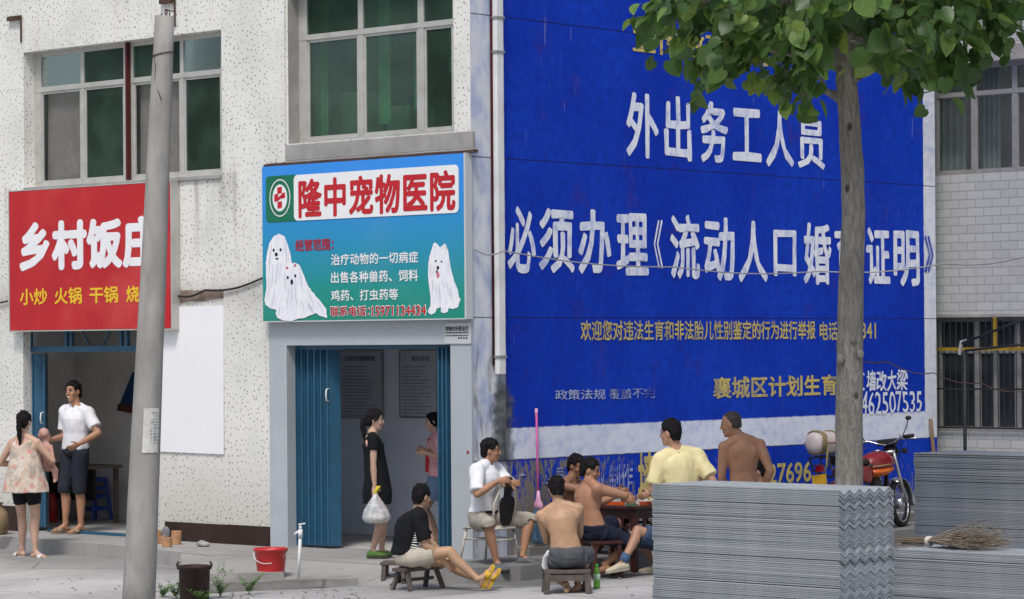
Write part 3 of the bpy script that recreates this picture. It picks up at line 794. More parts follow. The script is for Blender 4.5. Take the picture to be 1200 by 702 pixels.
# ------------------------------------------------------------------ sign boards on the shop front
# red restaurant sign
so_ = .13
a = rfc(10.5, 225, 387, 199.5, 212.5, 385.5, so_)
red = thing('shop_sign', 'red sign board with large white characters over the restaurant door', 'sign', (a[0], -so_/2, a[2]))
M['red_sign'] = pbr('red_sign_vinyl', (.47, .014, .02), .38, .08, 1.5, .01, spec=.45, dirt=(.62, .10, .09), dirt_amt=.35)
bm = BM(); box(bm, (a[0], -so_, a[2]), (a[1], -.004, a[3])); obj('sign_panel', bm, M['red_sign'], red, bevel=.004)
bm = BM(); e = .014
for q in (((a[0]-e, -so_-.003, a[2]-e), (a[1]+e, -.006, a[2]-.001)), ((a[0]-e, -so_-.003, a[3]+.001), (a[1]+e, -.006, a[3]+e)), ((a[1]+.001, -so_-.003, a[2]), (a[1]+e, -.006, a[3])), ((a[0]-e, -so_-.003, a[2]), (a[0]-.001, -.006, a[3]))): box(bm, *q)
obj('sign_frame', bm, M['alu'], red)
wt = pbr('white_sign_letter', (.82, .82, .84), .4, .04, 6, 0); yt = pbr('yellow_sign_letter', (.80, .52, .03), .4, .05, 6, 0)
bm = BM(); letters(bm, '乡村饭庄', 'F', rfc(22.5, 260, 319, 186, 252, 313, so_), so_+.002, bold=.05, space=1.05); obj('white_lettering', bm, wt, red)
bm = BM()
for s_, x0, x1 in (('小炒', 23.5, 55.5), ('火锅', 64, 96), ('干锅', 105, 138.5), ('烧烤', 148, 179)):
    yo = (x0-23)*.028
    bm = BM(); letters(bm, s_, 'F', rfc(x0, 338.5-yo, 358-yo, x1, 338-yo-.6, 357.5-yo-.6, so_), so_+.002, bold=.022); obj('yellow_lettering', bm, yt, red)

# clinic sign
a = rfc(307, 196, 376.5, 545, 179, 372.5, so_)
cs = thing('shop_sign', 'blue and green sign board with white dogs over the clinic doorway', 'sign', (a[0], -so_/2, a[2]))
def grad_mat():
    t = NT('printed_blue_green'); x, y, z = t.sep(t.geo())
    f = t.math('DIVIDE', t.math('SUBTRACT', z, a[2]), a[3]-a[2])
    n = t.noise(t.geo(), 1.2, 3)
    c = t.ramp(f, [(0, (.008, .25, .17)), (.2, (.010, .27, .24)), (.5, (.018, .27, .50)), (.8, (.028, .26, .72)), (1, (.035, .27, .80))])
    c = t.mix(t.math('MULTIPLY', t.step(n, .5, .75), .12), c, (.2, .35, .5))
    return t.fin(c, .35, 0, .45)
M['cs'] = grad_mat()
bm = BM(); box(bm, (a[0], -so_, a[2]), (a[1]-.02, -.034, a[3])); obj('sign_panel', bm, M['cs'], cs)
bm = BM(); box(bm, (a[1]-.019, -so_-.003, a[2]-.012), (a[1]+.004, -.034, a[3]+.004)); box(bm, (a[0], -so_-.002, a[2]-.014), (a[1]-.0205, -.034, a[2]-.001))
obj('sign_frame', bm, M['plate_grey'], cs)
bm = BM(); n = 24; top = []; bot = []
for k in range(n+1):
    xx = a[0]-.02+(a[1]-a[0]+.1)*k/n; top.append((xx, -.02, a[3]+.03+.016*noise.noise(Vector((xx*3, 0, 0))))); bot.append((xx, -.02, a[3]+.004))
prism(bm, top+bot[::-1], (0, -.07, 0)); obj('sign_top_flashing', bm, M['rust'], cs)
L = so_+.002
def rrect(x0, x1, z0, z1, r, y):
    pts = []
    for cx_, cz_, a0 in ((x1-r, z1-r, 0), (x0+r, z1-r, 90), (x0+r, z0+r, 180), (x1-r, z0+r, 270)):
        for k in range(6): t_ = R(a0+k*18); pts.append((cx_+r*math.cos(t_), -y, cz_+r*math.sin(t_)))
    return pts
g = rfc(311.5, 207, 261, 345, 204.5, 259.5, L); h_ = rfc(344.5, 205, 259, 537.5, 193, 249, L)
green = pbr('sign_green', (.012, .16, .085), .4, .05, 3, 0); wht = pbr('sign_white', (.80, .82, .83), .4, .03, 3, 0); redp = pbr('sign_red', (.50, .02, .03), .4, .06, 8, 0)
bm = BM(); prism(bm, rrect(g[0], h_[0]+.06, g[2], g[3], .05, L-.001), (0, -.003, 0)); obj('emblem_field', bm, green, cs)
bm = BM(); prism(bm, rrect(h_[0], h_[1], h_[2], h_[3], .055, L+.001), (0, -.004, 0)); obj('name_field', bm, wht, cs)
c0 = PF(328.3, 232, -L)
def disc(bm, c, rx, rz, y, d=.002, n=32): prism(bm, [(c.x+rx*math.cos(2*math.pi*k/n), -y, c.z+rz*math.sin(2*math.pi*k/n)) for k in range(n)], (0, -d, 0))
def ring(bm, c, rx, rz, wd, y, n=40):
    for k in range(n):
        t0, t1 = 2*math.pi*k/n, 2*math.pi*(k+1)/n
        quad(bm, [(c.x+(rx-o_)*math.cos(t), -y, c.z+(rz-o_)*math.sin(t)) for t, o_ in ((t0, 0), (t1, 0), (t1, wd), (t0, wd))])
rx, rz = .165, .205
bm = BM(); ring(bm, c0, rx, rz, .012, L+.0045); disc(bm, c0, rx*.70, rz*.72, L+.0035); em = obj('emblem', bm, wht, cs)
bm = BM(); y = L+.007
for (x0, x1, z0, z1) in ((-.035, .035, .045, .115), (-.035, .035, -.115, -.045), (-.085, -.025, -.04, .04), (.03, .085, -.01, .05)): prism(bm, [(c0.x+x0, -y, c0.z+z0), (c0.x+x1, -y, c0.z+z0+.008), (c0.x+x1, -y, c0.z+z1+.008), (c0.x+x0, -y, c0.z+z1)], (0, -.002, 0))
prism(bm, [(c0.x-.03, -y, c0.z-.035), (c0.x+.05, -y, c0.z+.012), (c0.x+.03, -y, c0.z+.035), (c0.x-.02, -y, c0.z+.01)], (0, -.002, 0)); obj('emblem_cross', bm, redp, em)
bm = BM(); letters(bm, '隆中宠物医院', 'F', rfc(350, 210.5, 255, 534, 198, 247.5, L), L+.006, bold=.032, space=1.08); obj('red_lettering', bm, redp, cs)
bm = BM(); letters(bm, '经营范围：', 'F', rfc(346, 281, 294.5, 391, 279, 293, L), L+.001, bold=.03); obj('red_lettering', bm, pbr('sign_dull_red', (.36, .03, .06), .4, .1, 8, 0), cs)
for tx_, rc in (('治疗动物的一切病症', rfc(388, 297.5, 311, 490, 294.5, 308, L)), ('出售各种兽药、饲料', rfc(388, 318.5, 332, 490, 315.5, 329.5, L)), ('鸡药、打虫药等', rfc(388, 340, 353, 466.5, 338, 351.5, L))):
    bm = BM(); letters(bm, tx_, 'F', rc, L+.001, bold=.016, space=1.05); obj('white_lettering', bm, wht, cs)
# red telephone line with a white outline
for s_, x0, x1, sp in (('联系电话：', 387.5, 433, 1.0), ('15971134434', 436, 499.5, 1.0)):
    yo = (x0-387)*.012
    rc = rfc(x0, 359.5-yo, 371-yo, x1, 358.5-yo-.3, 370-yo-.3, L)
    bm = BM(); letters(bm, s_, 'F', (rc[0]-.008, rc[1]+.008, rc[2]-.008, rc[3]+.008), L+.001, bold=.05, space=sp); obj('white_lettering', bm, wht, cs)
    bm = BM(); letters(bm, s_, 'F', rc, L+.005, bold=.014, space=sp); obj('red_lettering', bm, redp, cs)
# printed dogs
def fur_mat():
    t = NT('printed_white_fur'); p = t.geo(); x, y, z = t.sep(p)
    n = t.noise(t.comb(t.math('MULTIPLY', x, 34.0), t.math('MULTIPLY', z, 7.0), 0.0), 1.0, 5, .6, .6); n2 = t.noise(p, 5, 3)
    c = t.mix(t.step(n, .35, .7), (.86, .86, .89), (.72, .74, .81)); c = t.mix(t.math('MULTIPLY', t.step(n2, .5, .75), .35), c, (.58, .62, .72))
    return t.fin(c, .45, 0, .3)
fur = fur_mat(); dk = M['black']; pk = pbr('tongue_pink', (.55, .16, .20), .4, .1, 8, 0)
def dogshape(ox, oy, k, pts, lvl, seed, name='printed_dog'):
    bm = BM(); q = []
    n_ = len(pts)
    for i in range(n_):
        (xa, ya), (xb, yb) = pts[i], pts[(i+1) % n_]
        for j in range(7):
            t_ = j/7; w_ = 2.6*noise.noise(Vector((i*3.1, j*1.7, seed)))*2
            q.append(PF(ox+(xa+(xb-xa)*t_+w_*math.sin(i*3+j+seed))/k, oy+(ya+(yb-ya)*t_+w_*math.cos(i*2+j))/k, -L))
    prism(bm, [(v.x, -L-.0005-lvl*.003, v.z) for v in q], (0, -.0025, 0))
    return obj(name, bm, fur, cs)
def spot(par, ox, oy, k, cx_, cy_, rx_, ry_, mat, lvl, name):
    c = PF(ox+cx_/k, oy+cy_/k, -L); bm = BM()
    disc(bm, c, rx_/k*.0119, ry_/k*.0090, L+.0035+lvl*.003, .0012, 16); return obj(name, bm, mat, par)
K = 6.38
d1 = dogshape(310, 270, K, [(110, 25), (150, 45), (175, 110), (195, 180), (205, 250), (230, 300), (260, 420), (280, 600), (120, 620), (80, 590), (50, 585), (10, 560), (0, 520), (15, 440), (15, 330), (10, 250), (20, 170), (40, 90), (70, 45)], 0, 0)
d2 = dogshape(310, 270, K, [(230, 242), (262, 258), (290, 320), (320, 400), (360, 460), (420, 530), (465, 590), (470, 655), (420, 640), (385, 618), (360, 630), (330, 640), (300, 655), (250, 660), (200, 680), (150, 675), (100, 655), (85, 620), (110, 560), (140, 480), (150, 400), (145, 330), (165, 270), (200, 250)], 1, 2)
for cx_, cy_ in ((70, 148), (122, 145)): spot(d1, 310, 270, K, cx_, cy_, 9, 13, dk, 0, 'eye')
spot(d1, 310, 270, K, 90, 180, 13, 15, dk, 0, 'nose'); spot(d1, 310, 270, K, 95, 212, 13, 7, dk, 0, 'mouth')
for cx_, cy_ in ((177, 353), (233, 340)): spot(d2, 310, 270, K, cx_, cy_, 9, 13, dk, 1, 'eye')
spot(d2, 310, 270, K, 207, 386, 12, 21, dk, 1, 'nose')
for cx_, cy_ in ((172, 280), (232, 262)): spot(d2, 310, 270, K, cx_, cy_, 10, 12, pk, 1, 'hair_bow')
d3 = dogshape(490, 270, 6.386, [(130, 90), (150, 110), (163, 128), (182, 115), (200, 95), (215, 120), (228, 170), (235, 230), (250, 300), (270, 380), (295, 440), (306, 500), (318, 515), (312, 535), (305, 550), (300, 575), (262, 588), (230, 580), (222, 610), (195, 620), (172, 612), (172, 575), (150, 580), (138, 590), (130, 615), (100, 630), (75, 615), (80, 590), (95, 560), (95, 500), (85, 430), (75, 330), (78, 260), (85, 200), (100, 150), (115, 100)], 0, 1)
furg = pbr('printed_grey_fur', (.60, .63, .71), .45, .12, 30, 0)
def strands(par, ox, oy, k, lst, lvl, seed):
    rr = random.Random(seed); bm = BM(); y = L+.0034+lvl*.003
    for (xa, ya, xb, yb, w_) in lst:
        n = 7; a_ = []; b_ = []
        for j in range(n+1):
            t_ = j/n; wd = w_*math.sin(math.pi*(.12+.88*t_))*.5; bx = 5*math.sin(t_*4+seed+xa)
            p = PF(ox+(xa+(xb-xa)*t_+bx-wd)/k, oy+(ya+(yb-ya)*t_)/k, -L); q = PF(ox+(xa+(xb-xa)*t_+bx+wd)/k, oy+(ya+(yb-ya)*t_)/k, -L)
            a_.append((p.x, -y, p.z)); b_.append((q.x, -y, q.z))
        f = a_+b_[::-1]; bm.faces.new([bm.verts.new(v) for v in f]); y += .00003
    return obj('fur_shading', bm, furg, par)
strands(d1, 310, 270, 6.38, [(52, 110, 38, 330, 12), (150, 100, 172, 260, 13), (62, 250, 50, 470, 10), (95, 240, 92, 430, 12), (120, 250, 118, 380, 8), (30, 330, 30, 520, 9), (75, 430, 60, 570, 10), (178, 190, 190, 250, 7)], 0, 1)
strands(d2, 310, 270, 6.38, [(160, 320, 150, 480, 9), (262, 300, 290, 470, 13), (205, 430, 200, 560, 12), (180, 430, 165, 600, 9), (235, 420, 240, 600, 10), (320, 440, 380, 560, 10), (120, 560, 110, 650, 9), (335, 540, 360, 620, 26), (280, 520, 300, 640, 9), (400, 540, 450, 620, 9)], 1, 2)
strands(d3, 490, 270, 6.386, [(128, 108, 120, 150, 10), (203, 110, 212, 155, 10), (110, 360, 105, 480, 8), (165, 400, 160, 575, 12), (215, 380, 240, 520, 11), (140, 390, 138, 540, 7), (245, 430, 270, 560, 10), (190, 360, 195, 450, 8), (100, 250, 92, 330, 7), (225, 240, 232, 330, 7)], 0, 3)
for cx_, cy_ in ((133, 229), (177, 233)): spot(d3, 490, 270, 6.386, cx_, cy_, 7, 7, dk, 0, 'eye')
spot(d3, 490, 270, 6.386, 150, 280, 10, 15, dk, 0, 'nose'); spot(d3, 490, 270, 6.386, 143, 312, 8, 14, dk, 0, 'mouth'); spot(d3, 490, 270, 6.386, 151, 332, 11, 22, pk, 1, 'tongue')

# grey notice plate over the doorway, blank white board, posters in the clinic
r_ = rfc(521.5, 378, 403.5, 552, 376, 402.5, .036)
pl = thing('notice_plate', 'small pale grey plate with fine print under the right end of the dog sign', 'plate', (r_[0], -.036, r_[2]))
bm = BM(); box(bm, (r_[0], -.044, r_[2]), (r_[1], -.032, r_[3]-.01)); obj('plate', bm, M['plate_grey'], pl, bevel=.002)
bm = BM(); w_ = r_[1]-r_[0]; hz = r_[3]-r_[2]
letters(bm, '宠物诊所营业厅', 'F', (r_[0]+.03*w_, r_[1]-.08*w_, r_[2]+.58*hz, r_[2]+.80*hz), .045, bold=.02)
x = r_[0]+.03*w_
for zz, xe in ((.48, .9), (.35, .9)):
    x = r_[0]+.03*w_
    while x < r_[0]+xe*w_:
        dx = .012+.02*random.random(); quad(bm, ((x, -.0455, r_[2]+zz*hz), (x+dx, -.0455, r_[2]+zz*hz), (x+dx, -.0455, r_[2]+(zz+.05)*hz), (x, -.0455, r_[2]+(zz+.05)*hz))); x += dx+.006
for k in range(4): quad(bm, ((r_[0]+(.52+k*.1)*w_, -.0455, r_[2]+.22*hz), (r_[0]+(.58+k*.1)*w_, -.0455, r_[2]+.22*hz), (r_[0]+(.58+k*.1)*w_, -.0455, r_[2]+.30*hz), (r_[0]+(.52+k*.1)*w_, -.0455, r_[2]+.30*hz)))
obj('fine_print', bm, M['iron'], pl)

p = [PF(183, 360, -.02), PF(262, 358, -.02), PF(262, 532.5, -.02), PF(183, 529, -.02)]
bm = BM(); n = 12; top = [p[0].lerp(p[1], k/n)+Vector((0, 0, .008*noise.noise(Vector((k, 0, 0))))) for k in range(n+1)]; bot = [p[3].lerp(p[2], k/n)+Vector((0, 0, .01*noise.noise(Vector((k, 5, 0))))) for k in range(n+1)]
prism(bm, top+bot[::-1], (0, .014, 0)); o = obj('blank_board', bm, M['board'], base=p[3]); setprops(o, 'blank white board fixed to the speckled wall between the two shops', 'board')

bm = BM()
for k, (px0_, px1_, lab, cap_) in enumerate(((399, 448, 'framed notice on the clinic wall behind the woman in black', (.12, .85)), (469, 512, 'framed notice on the clinic wall near the right folding door', (.32, .82)))):
    q0 = PF(px0_, 411, 1.97); q1 = PF(px1_, 489, 1.97)
    t_ = thing('wall_notice', lab, 'notice', (q0.x, 1.97, q1.z), 0, 'framed notices on the clinic wall')
    b2 = BM(); box(b2, (q0.x, 1.965, q1.z), (q1.x, 1.992, q0.z)); obj('sheet', b2, pbr('notice_sheet', (.50, .54, .58), .5, .06, 4, 0), t_)
    b2 = BM(); e = .012
    for q in (((q0.x-e, 1.96, q1.z-e), (q1.x+e, 1.992, q1.z-.001)), ((q0.x-e, 1.96, q0.z+.001), (q1.x+e, 1.992, q0.z+e)), ((q0.x-e, 1.96, q1.z), (q0.x-.001, 1.992, q0.z)), ((q1.x+.001, 1.96, q1.z), (q1.x+e, 1.992, q0.z))): box(b2, *q)
    obj('frame', b2, M['alu_dark'], t_)
    b2 = BM(); ww = q1.x-q0.x
    letters(b2, '动物诊疗管理制度' if k == 0 else '服务承诺', 'F', (q0.x+cap_[0]*ww, q0.x+cap_[1]*ww, q0.z-.125, q0.z-.06), -1.9635, bold=.03)
    for j in range(16):
        zz = q0.z-.19-j*.038; xe = q0.x+ww*(.55+.35*random.random())
        quad(b2, ((q0.x+.08*ww, 1.9625, zz), (xe, 1.9625, zz), (xe, 1.9625, zz+.009), (q0.x+.08*ww, 1.9625, zz+.009)))
    obj('printed_text', b2, pbr('pale_print', (.22, .24, .26), .6, .2, 20, 0), t_)

# ------------------------------------------------------------------ concrete pole with a pasted notice
pb = at(161.5, 722, 24.8); ptop = at(193, 19, 24.8); pb.z = -.15
pole = thing('utility_pole', 'leaning grey concrete pole standing in front of the red sign', 'pole', pb)
bm = BM(); n = 16; pts = []; rr = []
for k in range(n+1):
    t_ = k/n; pts.append(pb.lerp(ptop, t_)+Vector((.006*noise.noise(Vector((t_*4, 1, 0))), 0, 0))); rr.append(.147-.061*t_)
tube(bm, pts, rr, 20); jitter(bm, .004, 6)
obj('shaft', bm, M['pole'], pole, True)
bm = BM()
for dx, dz in ((-.04, .0), (.02, .03), (.05, .02), (.0, .035)): tube(bm, [ptop+Vector((dx, 0, -.06)), ptop+Vector((dx*1.2, .01, dz+.03)), ptop+Vector((dx*1.8, .02, dz+.015))], .006, 6)
obj('reinforcing_rod', bm, M['rust'], pole, True)
bm = BM()
zc = at(190, 64, 24.8).z; tt = (zc-pb.z)/(ptop.z-pb.z); cc = pb.lerp(ptop, tt); rad = .147-.061*tt+.004
tube(bm, [cc+Vector((rad*math.cos(t_), rad*math.sin(t_), .02*math.sin(t_+1))) for t_ in [2*math.pi*k/24 for k in range(25)]], .005, 6)
p0 = cc+Vector((-.02, -rad*.9, 0)); tube(bm, [p0, p0+Vector((.03, -.01, -.12)), p0+Vector((.02, -.012, -.25)), p0+Vector((.09, -.0, -.4))], .004, 6)
obj('tie_wire', bm, M['rust'], pole, True)
zc0 = at(176, 530, 24.8).z; zc1 = at(176, 478, 24.8).z; bm = BM(); g_ = []
for z in (zc0, zc1):
    tt = (z-pb.z)/(ptop.z-pb.z); cc = pb.lerp(ptop, tt); rad = .147-.061*tt+.0055; row = []
    for k in range(9):
        an = math.atan2(-_ct, _st)+R(-5+k*8); row.append(bm.verts.new(cc+Vector((rad*math.cos(an), rad*math.sin(an), .004*math.sin(k*2+z)))))
    g_.append(row)
for k in range(8): bm.faces.new((g_[0][k], g_[0][k+1], g_[1][k+1], g_[1][k]))
o = obj('pasted_notice', bm, M['paper'], base=at(176, 530, 24.8)); setprops(o, 'weathered strip of printed paper pasted on the concrete pole', 'notice')
s_ = o.modifiers.new('solid', 'SOLIDIFY'); s_.thickness = .0015
bm = BM()
for j in range(11):
    z = zc1-.05-j*.026; tt = (z-pb.z)/(ptop.z-pb.z); cc = pb.lerp(ptop, tt); rad = .147-.061*tt+.0075
    for k in range(8):
        if random.random() < .25: continue
        a0 = math.atan2(-_ct, _st)+R(22+k*4.2); a1 = a0+R(3)
        quad(bm, [cc+Vector((rad*math.cos(t), rad*math.sin(t), dz)) for t, dz in ((a0, 0), (a1, 0), (a1, .014), (a0, .014))])
WM[o.name] = Matrix.Translation(o.location); obj('printed_text', bm, M['alu_dark'], o)

# ------------------------------------------------------------------ small things on the pavement
# red bucket
b0 = G(317.5, 677, -.12); b0.z = -.128
bk = thing('bucket', 'bright red plastic bucket standing by the white standpipe', 'bucket', b0)
M['red_plastic'] = pbr('red_plastic', (.50, .022, .022), .38, .08, 6, .02, spec=.5)
bm = BM(); lathe(bm, b0, [(.12, 0), (.13, .004), (.136, .05), (.160, .272), (.168, .28), (.176, .288), (.176, .306), (.166, .308), (.155, .28), (.12, .02), (.02, .015)], 28); obj('body', bm, M['red_plastic'], bk, True)
bm = BM(); cr_, sr_ = math.cos(R(30)), math.sin(R(30)); pts = []
for k in range(13):
    t_ = math.pi*k/12; u = .17*math.cos(t_); dn = -.13*math.sin(t_); pts.append(b0+Vector((u*_ct+.13*math.sin(t_)*.9*_st+.0, u*_st-.18*math.sin(t_)*_ct, .29+dn)))
tube(bm, pts, .004, 6); obj('handle', bm, M['pvc'], bk, True)
# white standpipe
p0 = G(349.5, 681, -.13); p0.z = -.135
sp = thing('standpipe', 'thin white plastic water pipe with a tap on top, beside the red bucket', 'pipe', p0)
lean = Vector((.035, 0, .47)); bm = BM(); tube(bm, [p0, p0+lean], .017, 12); obj('pipe', bm, M['pvc'], sp, True)
bm = BM(); e = p0+lean; tube(bm, [e-Vector((0, 0, .03)), e+Vector((0, 0, .05))], [.024, .024], 12); tube(bm, [e+Vector((0, 0, .05)), e+Vector((0, 0, .075)), e+Vector((0, 0, .085))], [.016, .016, .012], 10)
tube(bm, [e+Vector((0, 0, .02)), e+Vector((-.03*_ct, -.03*_st, .025)), e+Vector((-.06*_ct, -.06*_st, .0))], .013, 8); obj('tap', bm, M['pvc'], sp, True)
bm = BM(); tube(bm, [e+Vector((0, 0, .085)), e+Vector((0, 0, .10))], .006, 6); beam(bm, e+Vector((-.02*_ct, -.02*_st, .102)), e+Vector((.05*_ct, .05*_st, .112)), .014, .008); obj('tap_handle', bm, M['pvc'], sp)
# dark metal tub
b0 = G(228, 703, -.15)
tb = thing('metal_tub', 'dark brown rusty metal tub with two lugs near the concrete pole', 'tub', b0)
bm = BM(); lathe(bm, b0, [(.125, 0), (.138, .004), (.146, .30), (.154, .305), (.154, .322), (.146, .322), (.135, .30), (.12, .03), (.02, .025)], 24); jitter(bm, .004, 8); obj('body', bm, pbr('rusty_tub', (.045, .028, .024), .6, .4, 14, .15, metal=.2), tb, True)
bm = BM()
for s in (-1, 1):
    c = b0+Vector((s*.148*_ct, s*.148*_st, .32)); tube(bm, [c+Vector((0, 0, -.03)), c+Vector((s*.02, 0, .01)), c+Vector((0, 0, .035))], .012, 8)
obj('lug', bm, M['rust'], tb, True)
# two old kerb stones
def kerbstone(pa, pb_, w_, h, lab, seed):
    bm = BM(); a = G(*pa, -.15); b = G(*pb_, -.15); a.z = b.z = -.15+h/2
    beam(bm, a, b, h, w_); bmesh.ops.subdivide_edges(bm, edges=bm.edges, cuts=7, use_grid_fill=True); jitter(bm, .022, 3.5, seed); jitter(bm, .008, 14, seed)
    for v in bm.verts: v.co.z = max(v.co.z, -.151)
    o = obj('kerb_stone', bm, M['kerb'], base=(a.x, a.y, -.15)); setprops(o, lab, 'kerb stone', 'old kerb stones by the bucket'); return o
kerbstone((243, 694), (415, 686), .20, .085, 'long broken kerb stone lying on the ground under the red bucket', 1)
kerbstone((215, 684), (330, 681), .16, .10, 'shorter kerb stone lying behind the long broken one', 4)
# clay stubs and grey stone by the wall
clay = pbr('pale_clay', (.42, .23, .12), .8, .2, 20, .15)
def stub(px, py, r, h, tilt, lab):
    b0 = G(px, py, 0); bm = BM(); lathe(bm, (0, 0, 0), [(r*.97, 0), (r, .006), (r*1.02, h*.5), (r, h-.006), (r*.96, h), (r*.7, h), (r*.66, h-.03), (.01, h-.03)], 18); jitter(bm, .003, 14, px)
    bm.transform(Matrix.Translation(b0) @ Matrix.Rotation(tilt, 4, 'X')); o = obj('clay_stub', bm, clay, base=b0); setprops(o, lab, 'clay stub', 'orange clay stubs by the wall')
stub(184.5, 637, .045, .15, .05, 'tall orange clay stub nearest the pole'); stub(196, 641, .055, .105, 0, 'wide orange clay stub in front of the others'); stub(206.5, 638, .058, .155, -.03, 'tall orange clay stub at the right of the group'); stub(191, 637.5, .04, .09, .2, 'small orange clay stub leaning between the others')
b0 = G(238, 640.5, 0); bm = BM(); ball(bm, b0+Vector((0, 0, .03)), (.095, .06, .036), 14); jitter(bm, .018, 9)
for v in bm.verts: v.co.z = max(v.co.z, .001)
o = obj('stone', bm, pbr('grey_stone', (.30, .30, .29), .85, .2, 14, .2), smooth=False, base=b0); setprops(o, 'flat grey stone lying against the dark skirting', 'stone')
b0 = G(195, 634, 0); bm = BM(); ball(bm, b0+Vector((0, .0, .08)), (.07, .04, .085), 12); jitter(bm, .02, 9)
for v in bm.verts: v.co.z = max(v.co.z, .001)
o = obj('stone', bm, pbr('dark_stone', (.17, .17, .18), .85, .2, 14, .2), base=b0); setprops(o, 'upright dark grey stone behind the orange clay stubs', 'stone')
# broom against the blue wall
hb = PS(632, 640, .16); hb.z = .105; ht = PS(628.5, 480, .035)
br = thing('broom', 'pink-handled broom with blue bristles leaning against the blue wall', 'broom', hb)
nk = hb.lerp(ht, .30); bm = BM(); tube(bm, [nk, ht], .0125, 10); obj('handle', bm, pbr('pink_plastic', (.50, .10, .30), .4, .08, 10, 0), br, True)
M['pale_pink'] = pbr('pale_pink_plastic', (.62, .33, .48), .4, .08, 10, 0); bm = BM(); tube(bm, [ht-Vector((0, 0, .10)), ht+Vector((0, 0, .012))], .016, 10); obj('handle_cap', bm, M['pale_pink'], br, True)
bm = BM(); tube(bm, [nk-Vector((0, 0, .06)), nk+Vector((0, 0, .0)), nk+Vector((0, 0, .05)), nk+Vector((0, 0, .14))], [(.07, .03), (.06, .026), (.03, .02), (.015, .015)], 12); obj('ferrule', bm, M['pale_pink'], br, True)
bm = BM(); rnd = random.Random(3)
for k in range(230):
    u = rnd.uniform(-1, 1); v = rnd.uniform(-1, 1); p = nk+Vector((v*.02, u*.055, -.045)); q = Vector((hb.x+v*.05+.0, hb.y+u*.125+.01*rnd.gauss(0, 1), .108+.03*rnd.random()+.03*abs(u))); q.x = max(q.x, .02)
    tube(bm, [p, p.lerp(q, .5)+Vector((.006, .008*u, 0)), q], [.0035, .004, .0025], 4)
obj('bristles', bm, pbr('blue_bristle', (.045, .10, .16), .6, .35, 30, 0), br)['kind'] = 'stuff'
# stick leaning at the far end of the wall
a = PS(1098, 524, .14); b = PS(1090.5, 491, .02); a.z = PS(1098, 560, .14).z; a.z = 0.0
bm = BM(); tube(bm, [a, a.lerp(b, .5)+Vector((.01, .01, 0)), b], [.03, .027, .024], 8); o = obj('wooden_stick', bm, pbr('brown_stick', (.16, .11, .075), .85, .3, 18, .2), smooth=True, base=a); setprops(o, 'brown wooden stick leaning on the far end of the blue wall', 'stick')

# ------------------------------------------------------------------ wires
def cable(name, pts, r, mat, lab):
    P = []
    for i in range(len(pts)-1):
        for k in range(10): P.append(Vector(pts[i]).lerp(Vector(pts[i+1]), k/10)-Vector((0, 0, .05*math.sin(math.pi*k/10))))
    P.append(Vector(pts[-1])); bm = BM(); tube(bm, P, r, 6); o = obj('cable', bm, mat, smooth=True, base=P[0]); setprops(o, lab, 'cable')
cable('cable', [PS(556, 292, .03), PS(590, 294, .18), PS(790, 313, .25), PS(960, 318, .25), at(1105, 309, 33.5), at(1205, 300, 32)], .0075, M['wire'], 'pale grey cable running across the large white slogan on the blue wall')
cable('cable', [at(979, 409, 24.35), at(1040, 424, 27), PS(1094, 437, .1), at(1150, 449, 32), at(1206, 458, 31)], .006, M['rust'], 'thin dark cable from the tree trunk past the end of the blue wall')
cable('cable', [PF(202, 345, -.03), PF(240, 340, -.055), PF(307, 326, -.05)], .012, M['wire_dark'], 'black cable between the red sign and the dog sign')
cable('cable', [PF(-60, 352, -.03), PF(9, 353, -.03)], .010, M['wire_dark'], 'black cable on the wall left of the red sign')
# awning post at the back right
b0 = at(1130.5, 527, 34.0); b0.z = -.15; tp = at(1130.5, 411, 34.0)
ap = thing('awning_post', 'thin dark metal post with a slanting rod in front of the grille window', 'post', b0)
bm = BM(); tube(bm, [b0, tp], .022, 10); obj('post', bm, M['iron'], ap, True)
bm = BM(); e1 = at(1128, 402, 34.0); e2 = at(1206, 372, 32.3); tube(bm, [e1, e2], .017, 8); tube(bm, [tp, at(1206, 403, 32.3)], .014, 8); obj('awning_rod', bm, M['iron'], ap, True)
bm = BM(); beam(bm, e1+Vector((-.03, 0, .01)), e1+Vector((.05, 0, .03)), .03, .03); beam(bm, e1+Vector((-.04, 0, -.14)), e1+Vector((-.02, 0, 0)), .03, .03); obj('bracket', bm, M['alu'], ap)

# ------------------------------------------------------------------ things inside the restaurant
M['blue_plastic'] = pbr('blue_plastic', (.03, .09, .50), .4, .1, 8, .02, spec=.45)
s0 = G(111, 609, .006); s0.z = .006
st = thing('plastic_stool', 'blue plastic stool behind the smiling man in the restaurant doorway', 'stool', s0)
bm = BM(); lathe(bm, s0+Vector((0, 0, .50)), [(.02, 0), (.15, 0), (.165, .008), (.17, .03), (.155, .042), (.02, .045)], 24); obj('seat', bm, M['blue_plastic'], st, True)
for k in range(4):
    an = R(45+90*k); u = Vector((math.cos(an), math.sin(an), 0)); bm = BM(); beam(bm, s0+u*.215, s0+u*.145+Vector((0, 0, .505)), .05, .03, ref=(u.x, u.y, 0)); obj('leg', bm, M['blue_plastic'], st, bevel=.006)
for z, r in ((.14, .196), (.30, .174), (.40, .160)):
    bm = BM()
    for k in range(4):
        a_, b_ = R(45+90*k), R(135+90*k); beam(bm, s0+Vector((r*math.cos(a_), r*math.sin(a_), z)), s0+Vector((r*math.cos(b_), r*math.sin(b_), z)), .035, .012)
    obj('rung', bm, M['blue_plastic'], st)
b0 = G(61, 612, .006); b0.z = .006
o_ = thing('thermos_flask', 'red flask on the floor beside the blue folding door of the restaurant', 'flask', b0)
